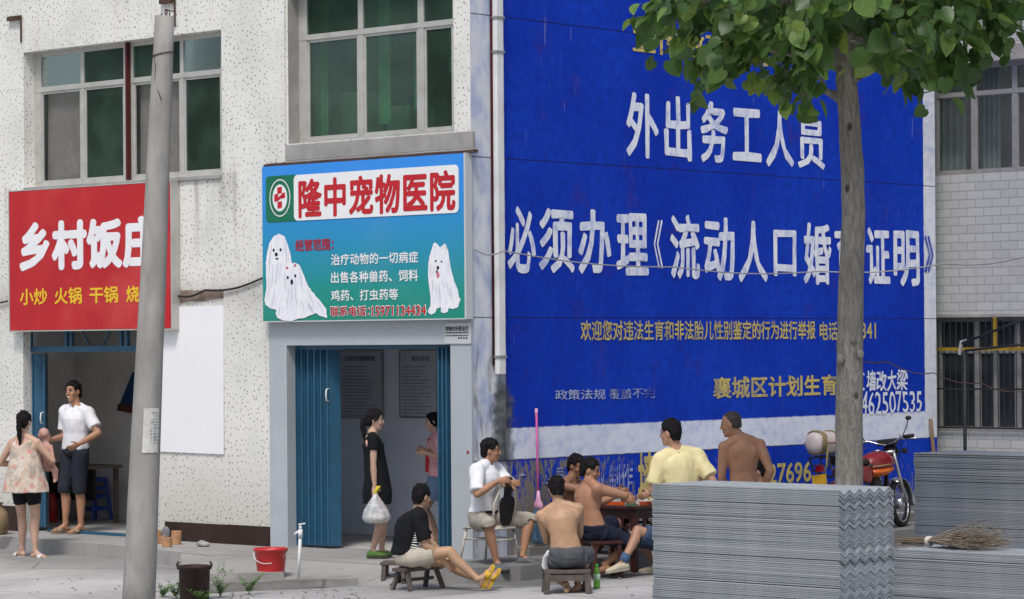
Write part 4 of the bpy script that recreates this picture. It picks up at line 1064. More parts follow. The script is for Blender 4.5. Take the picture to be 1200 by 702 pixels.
bm = BM(); lathe(bm, b0, [(.06, 0), (.07, .01), (.075, .20), (.07, .28), (.045, .34), (.038, .37)], 20); obj('body', bm, M['red_plastic'], o_, True)
bm = BM(); lathe(bm, b0+Vector((0, 0, .371)), [(.036, 0), (.04, .01), (.036, .05), (.02, .06)], 14); obj('lid', bm, M['black'], o_, True)
bm = BM(); tube(bm, [b0+Vector((.07, 0, .28)), b0+Vector((.12, 0, .25)), b0+Vector((.12, 0, .12)), b0+Vector((.073, 0, .08))], .009, 6); obj('handle', bm, M['black'], o_, True)
t0 = PF(88, 545, 1.3); t0.z = .006
tbl = thing('dining_table', 'dark table standing in the restaurant behind the smiling man', 'table', t0)
bm = BM(); box(bm, (t0.x-.75, 1.0, .70), (t0.x+.45, 1.7, .74)); obj('tabletop', bm, M['wood_grey'], tbl, bevel=.006)
for sx in (-.68, .38):
    for yy in (1.06, 1.64): bm = BM(); beam(bm, (t0.x+sx, yy, .006), (t0.x+sx, yy, .70), .05, .05); obj('leg', bm, M['wood_grey'], tbl)
bm = BM(); box(bm, (t0.x-.66, 1.3, .30), (t0.x+.36, 1.34, .69)); obj('apron', bm, M['black'], tbl)
q = [PF(153, 436, 1.95), PF(185, 432, 1.95), PF(172, 487, 1.95), PF(138.5, 481, 1.95)]; q = [Vector((v.x, 1.95+.1*(v.z-1.6), v.z)) for v in q]
bm = BM(); prism(bm, q, (0, .02, 0)); o = obj('blue_poster', bm, pbr('dark_blue_poster', (.015, .06, .17), .5, .3, 3, 0), base=q[3]); setprops(o, 'tilted dark blue poster hanging inside the restaurant', 'poster')
WM[o.name] = Matrix.Translation(o.location); bm = BM(); prism(bm, [q[3]+Vector((0, -.004, 0)), q[2]+Vector((0, -.004, 0)), q[2]+Vector((.02, -.004, .09)), q[3]+Vector((.03, -.004, .09))], (0, -.003, 0)); obj('poster_edge', bm, pbr('poster_red', (.10, .03, .02), .5, .2, 6, 0), o)
b0 = at(-4, 610, 33.8); b0.z = 0
bm = BM(); lathe(bm, b0, [(.10, 0), (.13, .02), (.15, .14), (.13, .26), (.08, .32), (.07, .36), (.09, .38)], 18); jitter(bm, .006, 8); o = obj('clay_jar', bm, pbr('tan_clay', (.26, .19, .11), .75, .2, 10, .1), smooth=True, base=b0); setprops(o, 'tan clay jar at the left edge beside the woman in the floral dress', 'jar')

# ------------------------------------------------------------------ roofing sheets: three stacks
def sheet_mat():
    t = NT('fibre_cement'); p = t.coords('Object'); oi = t.n('ObjectInfo')
    n = t.noise(p, 3, 5, .6); n2 = t.noise(p, 40, 3)
    r = oi.outputs['Random']
    c = t.mix(t.step(n, .3, .7), (.24, .265, .285), (.32, .345, .365))
    c = t.mix(t.math('MULTIPLY', n2, .25), c, (.36, .38, .40))
    c = t.mix(t.math('MULTIPLY', r, .42), c, (.21, .232, .25))
    c = t.mix(t.math('MULTIPLY', t.math('GREATER_THAN', r, .93), .5), c, (.46, .47, .48))
    t.bump(n2, .15, .004)
    return t.fin(c, .8, 0, .2)
M['sheet'] = sheet_mat()
SL, SW, PITCH, AMP, THK = 1.8, .72, .0131, .017, .0105
def sheet_mesh():
    """one corrugated sheet: waves across y, long edge towards the camera; origin at its right front corner"""
    bm = BM(); wl = SW/5.5; n = 5*8+4; lo = []
    rows = []
    for x in (-SL, -SL*.66, -SL*.33, 0):
        row_t = []; row_b = []
        for k in range(n+1):
            y = SW*k/n; z = AMP*math.cos(2*math.pi*(y/wl))
            row_t.append(bm.verts.new((x, y, z+THK))); row_b.append(bm.verts.new((x, y, z)))
        rows.append((row_t, row_b))
    for (t0_, b0_), (t1_, b1_) in zip(rows, rows[1:]):
        for k in range(n):
            bm.faces.new((t0_[k], t1_[k], t1_[k+1], t0_[k+1])); bm.faces.new((b0_[k], b0_[k+1], b1_[k+1], b1_[k]))
        bm.faces.new((t0_[0], b0_[0], b1_[0], t1_[0])); bm.faces.new((t0_[n], t1_[n], b1_[n], b0_[n]))
    for (t_, b_), fl in ((rows[0], 1), (rows[-1], 0)):
        for k in range(n): bm.faces.new((t_[k], t_[k+1], b_[k+1], b_[k]))
    bmesh.ops.recalc_face_normals(bm, faces=bm.faces)
    me = bpy.data.meshes.new('roofing_sheet'); bm.to_mesh(me); bm.free(); me.materials.append(M['sheet'])
    return me
SHEET = sheet_mesh(); rs = random.Random(8)
def stack(corner, n, lab, toplab, group):
    run = 0.0; z = -.15+AMP+.002; dx = dy = 0
    top = None
    for k in range(n):
        if rs.random() < .22: dx, dy = rs.uniform(-.008, .008), rs.uniform(-.004, .004)
        o = bpy.data.objects.new('roofing_sheet', SHEET); COL.objects.link(o)
        o.location = (corner.x+dx+rs.uniform(-.004, .004), corner.y+dy+rs.uniform(-.0018, .0018), z); o.rotation_euler = (0, 0, rs.uniform(-.002, .002))
        setprops(o, toplab if k == n-1 else lab, 'roofing sheet', group); z += PITCH + (rs.choice((.001, .002, .003, .006)) if rs.random() < .33 else 0)
    return z-PITCH+THK+AMP
c1_ = at(983, 573, 21.3)
zt1 = stack(c1_, 88, 'grey corrugated roofing sheet in the tall front stack before the tree', 'topmost grey roofing sheet of the tall front stack before the tree', 'roofing sheets in the front stack')
c3_ = PF(1049, 643, at(1050, 643, 23.6).y)
c3_ = at(1050, 643, 23.9)
zt3 = stack(Vector((c3_.x+SL-.05, c3_.y, 0)), 42, 'grey corrugated roofing sheet in the low stack under the twig broom', 'topmost roofing sheet of the low stack, carrying the twig broom', 'roofing sheets in the low right stack')
c2_ = at(1071, 533, 26.2)
zt2 = stack(Vector((c2_.x+SL, c2_.y, 0)), 92, 'grey corrugated roofing sheet in the stack behind the twig broom', 'topmost roofing sheet of the stack behind the twig broom', 'roofing sheets in the rear right stack')
print('STACK TOPS', zt1, zt3, zt2, c1_, c3_, c2_)
# ------------------------------------------------------------------ the tree
def bark_mat():
    t = NT('tree_bark'); p = t.geo(); x, y, z = t.sep(p)
    v = t.comb(t.math('MULTIPLY', x, 1.0), t.math('MULTIPLY', y, 1.0), t.math('MULTIPLY', z, .22))
    n = t.noise(v, 34, 6, .65, .4); n2 = t.noise(p, 2.2, 5, .6); n3 = t.noise(v, 90, 3)
    c = t.mix(t.step(n, .3, .7), (.19, .175, .155), (.37, .35, .315)); c = t.mix(t.math('MULTIPLY', t.step(n2, .45, .7), .45), c, (.18, .165, .145))
    c = t.mix(t.math('MULTIPLY', t.step(n3, .5, .7), .35), c, (.33, .31, .28))
    vo = t.n('TexVoronoi', feature='F1'); t.l(t.comb(t.math('MULTIPLY', x, 3.2), t.math('MULTIPLY', y, 3.2), t.math('MULTIPLY', z, 2.4)), vo.inputs['Vector']); vo.inputs['Scale'].default_value = 1.6
    k = t.step(t.math('ADD', vo.outputs['Distance'], t.math('MULTIPLY', n, .12)), .27, .18)
    c = t.mix(t.math('MULTIPLY', k, .8), c, (.035, .03, .026))
    t.bump(t.math('ADD', n, t.math('MULTIPLY', n3, .5)), 1.0, .035)
    return t.fin(c, .9, 0, .15)
def leaf_mat():
    t = NT('green_leaves'); g = t.n('NewGeometry'); r = g.outputs['Random Per Island']
    c = t.ramp(r, [(0, (.040, .090, .026)), (.32, (.078, .155, .046)), (.66, (.13, .235, .064)), (.86, (.22, .36, .085)), (1, (.35, .45, .09))])
    n = t.noise(g.outputs['Position'], 30, 3)
    c = t.mix(t.math('MULTIPLY', t.step(n, .4, .7), .3), c, (.055, .10, .055))
    t.fin(c, .42, 0, .45)
    tl = t.n('BsdfTranslucent'); t.put(tl.inputs[0], t.mix(.5, c, (.14, .26, .03)))
    mx = t.n('MixShader'); mx.inputs[0].default_value = .38; t.l(t.b.outputs[0], mx.inputs[1]); t.l(tl.outputs[0], mx.inputs[2]); t.l(mx.outputs[0], t.out.inputs[0])
    return t.m
TD = 24.4
tb_ = at(992, 725, TD); tb_.z = -.15
tree = thing('tree', 'broad-leaved street tree with bare grey trunk standing before the blue wall', 'tree', tb_)
def tpt(px, py, dd=0.0): return at(px, py, TD+dd)
bm = BM()
tr_pts = [tb_-Vector((0, 0, .05)), tpt(993, 640), tpt(994.5, 570), tpt(995, 480), tpt(996.5, 400), tpt(997.5, 320), tpt(1000, 250), tpt(999.5, 200), tpt(996, 140), tpt(990, 60), tpt(988, 0)]
zt = tr_pts[-1]
for k in range(1, 7): tr_pts.append(zt+Vector((-.03*k+.05*math.sin(k), .04*k, .58*k)))
rad = [.155, .128, .122, .115, .112, .107, .104, .098, .094, .092, .085, .075, .065, .052, .04, .028, .015]
P, Q = [], []
for i in range(len(tr_pts)-1):
    for k in range(5):
        t_ = k/5; P.append(tr_pts[i].lerp(tr_pts[i+1], t_)); Q.append(rad[i]+(rad[i+1]-rad[i])*t_)
P.append(tr_pts[-1]); Q.append(rad[-1])
tube(bm, P, Q, 18)
for v in bm.verts:
    n_ = noise.noise(Vector((v.co.x*5, v.co.y*5, v.co.z*1.3))); v.co += Vector((v.co.x-tb_.x, v.co.y-tb_.y, 0)).normalized()*(n_*.014+.006*noise.noise(Vector((v.co.x*14, v.co.y*14, v.co.z*7))))
# knots and the stub of a cut branch
for px, py in ((1000, 398), (985, 421), (1008, 415)):
    c = tpt(px, py, -.11); ball(bm, c, (.035, .03, .045), 8)
c = tpt(979, 445); tube(bm, [tpt(986, 447), c, tpt(974, 443, -.03)], [.028, .02, .016], 8)
rt_ = random.Random(21)
limbs = []
def limb(p0, p1, r0, r1, sag=.1):
    pts = []; n = 8
    off = Vector((rt_.uniform(-.2, .2), rt_.uniform(-.2, .2), sag))
    for k in range(n+1):
        t_ = k/n; pts.append(p0.lerp(p1, t_)+off*math.sin(math.pi*t_)+Vector((.02*noise.noise(Vector((t_*5, p1.x, 0))), .02*noise.noise(Vector((t_*5, p1.y, 4))), 0)))
    tube(bm, pts, [r0+(r1-r0)*k/n for k in range(n+1)], 7); limbs.append(pts); return pts
obj('trunk', bm, bark_mat(), tree, True); bm = BM()
limb(tpt(992, 112), tpt(964, 98, -.2), .03, .018, 0); limb(tpt(964, 98, -.2), tpt(905, 60, -.8), .018, .008, .05)
for px, py, tx, ty, dd, r in ((996, 130, 940, 112, -.3, .035), (994, 100, 1070, 62, -.6, .04), (990, 60, 860, 40, .3, .045), (990, 40, 1130, 30, .5, .05), (989, 20, 800, 10, -.4, .05), (988, 0, 1190, -20, -.2, .05), (992, 90, 1010, 50, -1.0, .03), (991, 70, 900, 70, 1.0, .035), (990, 50, 1080, 80, 1.0, .035)):
    limb(tpt(px, py), tpt(tx, ty, dd), r, .010, .12)
for k in range(22):
    t_ = 1+k*.24; z0 = zt+Vector((-.03*t_, .04*t_, .58*t_*.9)); an = k*2.4; ln = (2.2-.22*t_)
    limb(z0, z0+Vector((math.cos(an)*ln, math.sin(an)*ln, .5+.3*rt_.random())), .04-.004*t_, .008, -.1)
obj('branches', bm, bark_mat(), tree, True)

# crown: leaves on drooping twigs, uneven lower outline
LEAF = [(0, 0), (.18, -.11), (.40, -.03), (.53, .20), (.50, .48), (.35, .73), (.15, .91), (0, 1.02)]
bm = BM(); tw = BM()
def leaf(p, size, dirv, nrm):
    d = dirv.normalized(); s = d.cross(nrm).normalized(); n_ = s.cross(d)
    fold = rt_.uniform(.08, .42); curl = rt_.uniform(-.2, .45)
    mid = []
    def pt(x, y): return p+(s*x+d*y+n_*(abs(x)*fold-curl*y*y*.6))*size
    c = [bm.verts.new(pt(0, y)) for y in (0, .35, .7, 1.04)]
    for sg in (1, -1):
        o = [bm.verts.new(pt(sg*x, y)) for x, y in LEAF[1:-1]]
        F_ = [(c[0], o[0], o[1], o[2], c[1]), (c[1], o[2], o[3], o[4], c[2]), (c[2], o[4], o[5], c[3])]
        for f in F_: bm.faces.new(f if sg > 0 else f[::-1]).smooth = True
def cluster(c, n, spread, smin, smax, twig=True, drop=.25):
    """a twig hanging outwards with leaves on petioles"""
    out = Vector((c.x-tree.location.x, c.y-tree.location.y, 0)); out = out.normalized() if out.length > .1 else Vector((1, 0, 0))
    ax = (out*rt_.uniform(.2, 1)+Vector((rt_.uniform(-.6, .6), rt_.uniform(-.6, .6), rt_.uniform(-.8, .1)))).normalized()
    L_ = spread*rt_.uniform(.8, 1.5); b = c-ax*L_*.5
    if twig: tube(tw, [b, b+ax*L_*.5+Vector((0, 0, .03)), b+ax*L_], [.006, .004, .002], 4)
    for k in range(n):
        t_ = rt_.random(); q = b+ax*L_*t_+Vector((rt_.gauss(0, 1), rt_.gauss(0, 1), rt_.gauss(0, 1)*.7))*spread*.33
        dv = Vector((rt_.gauss(0, .7), rt_.gauss(0, .7), -1.0))+out*rt_.uniform(0, .7)
        nr = Vector((rt_.gauss(0, .7), rt_.gauss(0, .7), .6))+out*.5
        leaf(q, rt_.uniform(smin, smax), dv, nr)
# lower outline of the crown, sampled round the trunk: (offset along the view's right, lowest height in photo rows)
prof = [(735, 20), (750, 62), (775, 72), (800, 88), (832, 130), (862, 96), (890, 108), (915, 122), (940, 140), (962, 92), (985, 96), (1005, 90), (1030, 94), (1050, 112), (1070, 118), (1092, 112), (1112, 118), (1130, 100), (1150, 88), (1170, 70), (1190, 62), (1230, 30), (1290, 0)]
def floor_row(px):
    for (a, ya), (b, yb) in zip(prof, prof[1:]):
        if a <= px <= b: return ya+(yb-ya)*(px-a)/(b-a)
    return -30
mpp = TD/F
for k in range(580):
    # canopy points by world offset; the lower limit comes from the outline above
    for _ in range(40):
        u = rt_.uniform(-1, 1); v = rt_.uniform(-1, 1); w_ = rt_.uniform(0, 1)
        if u*u+v*v+((w_-.35)/.75)**2 < 1: break
    X = u*2.25+.10; Yv = v*2.0
    px = 992+X/mpp
    if px < 768 and rt_.random() < .9: continue
    lo_row = floor_row(px)-abs(rt_.gauss(0, 10)) - 10
    zlo = at(px, lo_row-14, TD).z
    z = zlo+.10+(abs(v)**2)*.25+w_**1.25*3.4*(1-.25*(u*u+v*v))
    d_ = TD+Yv; c = at(px, 300, TD); c = Vector((c.x-_st*Yv, c.y+_ct*Yv, z))
    cluster(c, rt_.randint(7, 11) if 850 < px < 1120 else rt_.randint(4, 8), .27, .08, .18)
# hanging sprays that make the visible fringe
for px, py, dd, n, s in ((757, 22, -.2, 6, .16), (748, 38, -.1, 3, .2), (781, 30, .2, 9, .17), (783, 62, 0, 4, .16), (806, 48, -.3, 9, .18), (828, 92, -.2, 6, .19), (833, 112, -.2, 4, .2), (852, 60, -.5, 11, .19), (858, 92, -.2, 4, .17), (880, 76, .1, 9, .18), (884, 100, -.1, 3, .17), (905, 105, -.3, 4, .15), (922, 98, -.3, 7, .16), (934, 128, -.4, 6, .18), (943, 144, -.4, 4, .17), (946, 62, -1.1, 12, .23), (955, 85, -1.0, 9, .2), (1022, 22, -1.2, 12, .25), (1035, 48, -1.2, 10, .24), (1046, 72, -.9, 7, .2), (1018, 78, -.5, 6, .2), (1058, 104, -.2, 5, .19), (1066, 92, -.2, 6, .18), (1080, 70, -.4, 9, .19), (1092, 100, -.5, 5, .19), (1096, 118, -.5, 2, .18), (1112, 85, -.3, 8, .19), (1119, 106, -.4, 4, .19), (1132, 60, -.4, 8, .19), (1148, 78, -.5, 6, .17), (1142, 98, -.5, 4, .17), (1165, 48, -.2, 8, .17), (1178, 66, -.1, 3, .17), (1190, 40, -.2, 7, .17), (1106, 40, -.5, 8, .19), (1160, 14, -.3, 9, .2), (1186, 12, -.4, 8, .19), (1090, 18, -.6, 9, .2), (980, 40, -.9, 8, .2), (905, 40, -.7, 9, .2), (862, 22, -.6, 9, .2), (820, 16, -.4, 9, .19)):
    c = tpt(px, py-8, dd)
    cluster(c, n, .19, s*.62, s, True)
cr = obj('crown', bm, leaf_mat(), tree)
obj('twigs', tw, pbr('green_brown_twig', (.07, .075, .03), .7, .2, 10, 0), tree)['kind'] = 'stuff'

# ------------------------------------------------------------------ motorcycle on its stand by the wall
mroot = PS(1000, 600, .74); MB_ = Vector((.74, 6.16, 0))
moto = thing('motorcycle', 'red and orange motorcycle parked behind the tree along the blue wall', 'motorcycle', MB_, R(90))
LEAN = Matrix.Rotation(R(-7), 4, 'X')
def mobj(name, bm, mat, parent=None, smooth=True, bevel=0, steer=False):
    if steer: bm.transform(Matrix.Translation((.44, 0, .8)) @ Matrix.Rotation(R(13), 4, 'Z') @ Matrix.Translation((-.44, 0, -.8)))
    bm.transform(LEAN); return obj(name, bm, mat, parent or moto, smooth, local=True, bevel=bevel)
rub = pbr('tyre_rubber', (.018, .018, .019), .75, .25, 18, .1); chrome = pbr('chrome', (.50, .51, .53), .32, .06, 10, .0, metal=.9); dkm = pbr('dark_engine_metal', (.07, .07, .072), .45, .3, 14, .1, metal=.6)
redm = pbr('red_tank_paint', (.20, .010, .014), .36, .2, 9, .02, spec=.45, dirt=(.13, .06, .045), dirt_amt=.5); orm = pbr('orange_panel_paint', (.52, .11, .014), .4, .15, 9, 0, spec=.4, dirt=(.25, .10, .05), dirt_amt=.4); seatm = pbr('black_seat_vinyl', (.02, .02, .022), .5, .2, 20, .05)
def wheel(x, steer):
    r = .285; bm = BM(); n = 36
    rings = []
    for k in range(n):
        a0 = 2*math.pi*k/n
        rings.append([bm.verts.new((x+(r-.035+.042*math.cos(b))*math.cos(a0), .040*math.sin(b), .29+(r-.035+.042*math.cos(b))*math.sin(a0))) for b in [2*math.pi*j/10 for j in range(10)]])
    for k in range(n):
        A, B = rings[k], rings[(k+1) % n]
        for j in range(10): bm.faces.new((A[j], A[(j+1) % 10], B[(j+1) % 10], B[j]))
    t_ = mobj('tyre', bm, rub, steer=steer)
    bm = BM()
    for yy in (-.022, .022):
        pts = [(x+.225*math.cos(2*math.pi*k/28), yy, .29+.225*math.sin(2*math.pi*k/28)) for k in range(29)]; tube(bm, pts, .011, 6)
    for k in range(18):
        a0 = 2*math.pi*k/18; tube(bm, [(x+.04*math.cos(a0+.5), .03*(-1)**k, .29+.04*math.sin(a0+.5)), (x+.225*math.cos(a0), 0, .29+.225*math.sin(a0))], .003, 4)
    lathe(bm, (x, -.06, .29), [(.03, 0), (.07, .01), (.07, .11), (.03, .12)], 16, 'Y')
    mobj('rim', bm, chrome, t_, steer=steer)
wheel(.62, True); wheel(-.62, False)
bm = BM()
for s in (-.085, .085): tube(bm, [(.62, s, .29), (.50, s, .62), (.40, s, .90)], [.022, .02, .019], 10)
mobj('fork', bm, chrome, steer=True)
bm = BM(); n = 14; loops = []
for k in range(n+1):
    a0 = R(-5+k*125/n); rr_ = .315
    loops.append([(Vector((.62+rr_*math.cos(a0), s*.08, .29+rr_*math.sin(a0)-.03*abs(s)))) for s in (-1, -.6, 0, .6, 1)])
V = [[bm.verts.new(p) for p in l] for l in loops]
for A, B in zip(V, V[1:]):
    for j in range(4): bm.faces.new((A[j], A[j+1], B[j+1], B[j]))
o = mobj('front_fender', bm, chrome, steer=True); s_ = o.modifiers.new('solid', 'SOLIDIFY'); s_.thickness = .006
bm = BM()
for s in (-.12, .12): tube(bm, [(.40, 0, .74), (.12, s*.6, .80), (-.25, s, .72), (-.62, s, .66)], .017, 8); tube(bm, [(.38, 0, .70), (.26, s*.3, .36), (-.1, s*.8, .28), (-.22, s, .45), (-.3, s, .70)], .018, 8); tube(bm, [(-.62, s*1.05, .29), (-.2, s, .33)], .018, 8); tube(bm, [(-.60, s*1.2, .31), (-.46, s*1.15, .64)], .03, 10)
tube(bm, [(-.02, .10, .26), (-.06, .30, .0)], .012, 6)
mobj('frame', bm, dkm)
bm = BM(); ball(bm, (.02, 0, .36), (.19, .13, .12), 14); lathe(bm, (.10, 0, .44), [(.07, 0), (.085, .01), (.085, .03), (.07, .035), (.07, .05), (.088, .06), (.088, .08), (.07, .085), (.07, .10), (.088, .11), (.088, .13), (.07, .135), (.07, .15), (.06, .17)], 16); lathe(bm, (-.02, -.16, .34), [(.06, 0), (.11, .02), (.11, .30), (.06, .32)], 18, 'Y')
mobj('engine', bm, dkm)
bm = BM(); tube(bm, [(.16, -.08, .46), (.24, -.13, .34), (.12, -.16, .22), (-.2, -.17, .22), (-.75, -.20, .34)], [.022, .022, .026, .045, .05], 12); mobj('exhaust', bm, chrome)
def tankring(x, w_, h, z): return ((x, 0, z), (0, w_, 0), (0, 0, h))
bm = BM(); loft(bm, [tankring(.42, .05, .06, .79), tankring(.39, .11, .10, .79), tankring(.26, .155, .14, .78), tankring(.10, .16, .145, .77), tankring(-.03, .13, .12, .76), tankring(-.10, .08, .06, .75)], 20)
tk = mobj('fuel_tank', bm, redm)
bm = BM(); loft(bm, [tankring(.36, .125, .04, .70), tankring(.2, .168, .062, .675), tankring(.05, .172, .06, .665), tankring(-.09, .13, .04, .67)], 20); mobj('side_panel', bm, orm, tk)
bm = BM(); loft(bm, [tankring(.38, .118, .010, .765), tankring(.2, .164, .013, .75), tankring(.05, .168, .013, .74), tankring(-.06, .128, .010, .735)], 20); mobj('tank_stripe', bm, pbr('gold_stripe', (.42, .33, .16), .3, .1, 8, 0), tk)
bm = BM(); lathe(bm, (.22, 0, .915), [(.045, 0), (.045, .015), (.03, .022)], 16); mobj('fuel_cap', bm, chrome, tk)
bm = BM(); loft(bm, [tankring(-.08, .09, .04, .80), tankring(-.2, .12, .05, .79), tankring(-.42, .125, .055, .80), tankring(-.62, .115, .05, .83), tankring(-.68, .08, .03, .84)], 18); mobj('seat', bm, seatm)
for s in (-1, 1): bm = BM(); loft(bm, [((-.12, s*.135, .66), (.02, 0, 0), (0, 0, .04)), ((-.2, s*.15, .64), (0, .018, 0), (0, 0, .10)), ((-.36, s*.15, .66), (0, .018, 0), (0, 0, .09)), ((-.52, s*.14, .70), (0, .012, 0), (0, 0, .04))], 12); mobj('side_cover', bm, redm)
bm = BM(); n = 12; V = []
for k in range(n+1):
    a0 = R(60+k*120/n); V.append([bm.verts.new((-.62+.335*math.cos(a0), s*.075, .29+.335*math.sin(a0)-.02*abs(s))) for s in (-1, -.5, 0, .5, 1)])
for A, B in zip(V, V[1:]):
    for j in range(4): bm.faces.new((A[j], A[j+1], B[j+1], B[j]))
o = mobj('rear_fender', bm, redm); s_ = o.modifiers.new('solid', 'SOLIDIFY'); s_.thickness = .006
bm = BM()
for s in (-.12, -.04, .04, .12): tube(bm, [(-.50, s, .88), (-.98, s, .90)], .009, 6)
for x in (-.55, -.75, -.97): tube(bm, [(x, -.14, .89), (x, .14, .89)], .009, 6)
for s in (-.13, .13):
    tube(bm, [(-.97, s, .90), (-.93, s, .74), (-.62, s*.95, .66)], .010, 6); tube(bm, [(-.75, s, .89), (-.80, s, .70)], .008, 6); tube(bm, [(-.93, s, .74), (-.55, s, .78)], .008, 6)
tube(bm, [(-.95, -.13, .80), (-.95, .13, .80)], .008, 6)
mobj('rear_rack', bm, dkm)
bm = BM(); box(bm, (-1.0, -.045, .72), (-.95, .045, .80)); mobj('tail_light', bm, pbr('red_lens', (.35, .01, .01), .2, .05, 5, 0), smooth=False, bevel=.008)
bm = BM(); box(bm, (-1.008, -.10, .55), (-1.0, .10, .69)); mobj('number_plate', bm, pbr('yellow_plate', (.55, .32, .02), .45, .12, 10, 0), smooth=False)
bm = BM()
for s in (-1, 1): tube(bm, [(.40, 0, .99), (.40, s*.10, 1.01), (.36, s*.20, 1.05), (.29, s*.36, 1.06)], .012, 8)
tube(bm, [(.40, -.1, .90), (.40, .1, .90)], .022, 8)
hb_ = mobj('handlebar', bm, chrome, steer=True)
for s in (-1, 1):
    bm = BM(); tube(bm, [(.325, s*.27, 1.058), (.275, s*.40, 1.06)], .023, 10); mobj('grip', bm, rub, hb_, steer=True)
    bm = BM(); tube(bm, [(.33, s*.24, 1.06), (.36, s*.30, 1.18), (.34, s*.33, 1.25)], .006, 6); ball(bm, (.34, s*.34, 1.275), (.012, .04, .028), 10); mobj('mirror', bm, seatm, hb_, steer=True)
    bm = BM(); tube(bm, [(.36, s*.24, 1.045), (.42, s*.33, 1.035), (.40, s*.39, 1.03)], .007, 6); mobj('brake_lever', bm, chrome, hb_, steer=True)
    bm = BM(); tube(bm, [(.46, s*.09, .90), (.46, s*.17, .90)], .008, 6); ball(bm, (.46, s*.20, .90), (.04, .04, .035), 10); mobj('indicator', bm, seatm, steer=True)
bm = BM(); lathe(bm, (.44, 0, .91), [(.03, 0), (.08, .02), (.095, .08), (.095, .10), (.085, .105)], 18, 'X'); mobj('headlight', bm, seatm, steer=True)
bm = BM(); lathe(bm, (.53, 0, .91), [(.086, .0), (.07, .022), (.01, .03)], 18, 'X'); mobj('headlight_lens', bm, pbr('clear_lens', (.5, .52, .54), .1, .05, 5, 0, spec=.7), steer=True)
bm = BM(); box(bm, (.39, -.12, .985), (.52, .12, 1.06)); mobj('instrument_panel', bm, seatm, smooth=False, bevel=.015, steer=True)
bm = BM()
for k in range(5): tube(bm, [(.42, -.1+.05*k, 1.04), (.5, -.05+.02*k, .95), (.40, .0, .74)], .007, 6)
tube(bm, [(.36, -.2, 1.09), (.52, -.15, 1.0), (.47, -.09, .72), (.57, -.09, .40)], .006, 6); mobj('control_cable', bm, rub, steer=True)
# round container strapped on the rack
bc = Vector((MB_.x, MB_.y-.96, .90+.145))
cg = thing('cargo_container', 'pinkish white round container tied with rope on the motorcycle rack', 'container', (bc.x-.05, bc.y, bc.z-.145), R(90))
lz = Matrix.Translation((0, .115, 0))
bm = BM(); lathe(bm, (-.23, 0, .155), [(.05, 0), (.10, .012), (.122, .04), (.128, .08), (.127, .37), (.120, .42), (.095, .45), (.05, .462)], 26, 'X'); obj('body', bm, pbr('pinkish_white_plastic', (.47, .42, .41), .5, .16, 7, .04, dirt=(.33, .26, .24), dirt_amt=.5), cg, True, local=True)
bm = BM()
for s in (-1, 1): tube(bm, [(-.19, s*.126, .155), (.18, s*.130, .155)], .008, 6)
obj('seam_band', bm, pbr('dull_red_band', (.25, .06, .06), .5, .1, 8, 0), cg, True, local=True)
bm = BM()
for x, w_ in ((-.14, .012), (-.10, .01), (-.165, .009), (.13, .009)):
    tube(bm, [(x+.02*math.sin(k*.9), .136*math.cos(2*math.pi*k/24), .155+.136*math.sin(2*math.pi*k/24)) for k in range(25)], w_, 6)
tube(bm, [(-.10, -.136, .155), (-.13, -.14, -.1), (-.16, -.12, -.2)], .01, 6)
obj('rope', bm, pbr('tan_rope', (.20, .16, .08), .9, .3, 30, .2), cg, True, local=True)

# ------------------------------------------------------------------ twig broom on the low stack
ta = at(1062, 637, 24.25); ta.z = zt3+.03
tbm = thing('twig_broom', 'dry twig besom tied with pale string lying on the low roofing stack', 'broom', ta)
ax = Vector((1, 0, 0)); bm = BM(); rb = random.Random(5)
e0 = Vector((at(1050, 633, 24.2).x, ta.y, zt3+.02)); bx = at(1092, 637, 24.2).x
knot = Vector((bx, ta.y+.06, zt3+.045)); tipx = at(1176, 630, 23.6).x
for k in range(16):
    p = knot+Vector((0, rb.uniform(-.03, .03), rb.uniform(-.025, .03))); tube(bm, [p, p+Vector((-.22-.14*rb.random(), rb.uniform(-.04, .04), -.02+rb.uniform(-.01, .03)))], [.006, .004], 5)
obj('handle_twigs', bm, pbr('brown_twig', (.17, .13, .09), .9, .35, 30, .1), tbm)
bm = BM(); lathe(bm, knot-Vector((.03, 0, 0)), [(.03, 0), (.042, .01), (.044, .05), (.032, .06)], 12, 'X'); obj('binding', bm, pbr('pale_string', (.55, .52, .46), .8, .15, 40, .2), tbm, True)
bm = BM(); L_ = tipx-bx
for k in range(300):
    ly = rb.gauss(0, .12); lz_ = abs(rb.gauss(0, .075)); ln = L_*rb.uniform(.45, 1.0)
    if rb.random() < .05: lz_ += .10
    p = knot+Vector((.02, ly*.15, lz_*.1)); q = Vector((knot.x+ln, knot.y+ly, zt3+.01+lz_*1.25*(ln/L_))); mdl = p.lerp(q, .5)+Vector((0, rb.gauss(0, .02), rb.gauss(0, .012)))
    mdl.z = max(mdl.z, zt3+.008); tube(bm, [p, mdl, q], [.0042, .003, .0014], 4)
obj('twigs', bm, pbr('dry_twig', (.25, .21, .16), .9, .45, 30, .1), tbm)['kind'] = 'stuff'

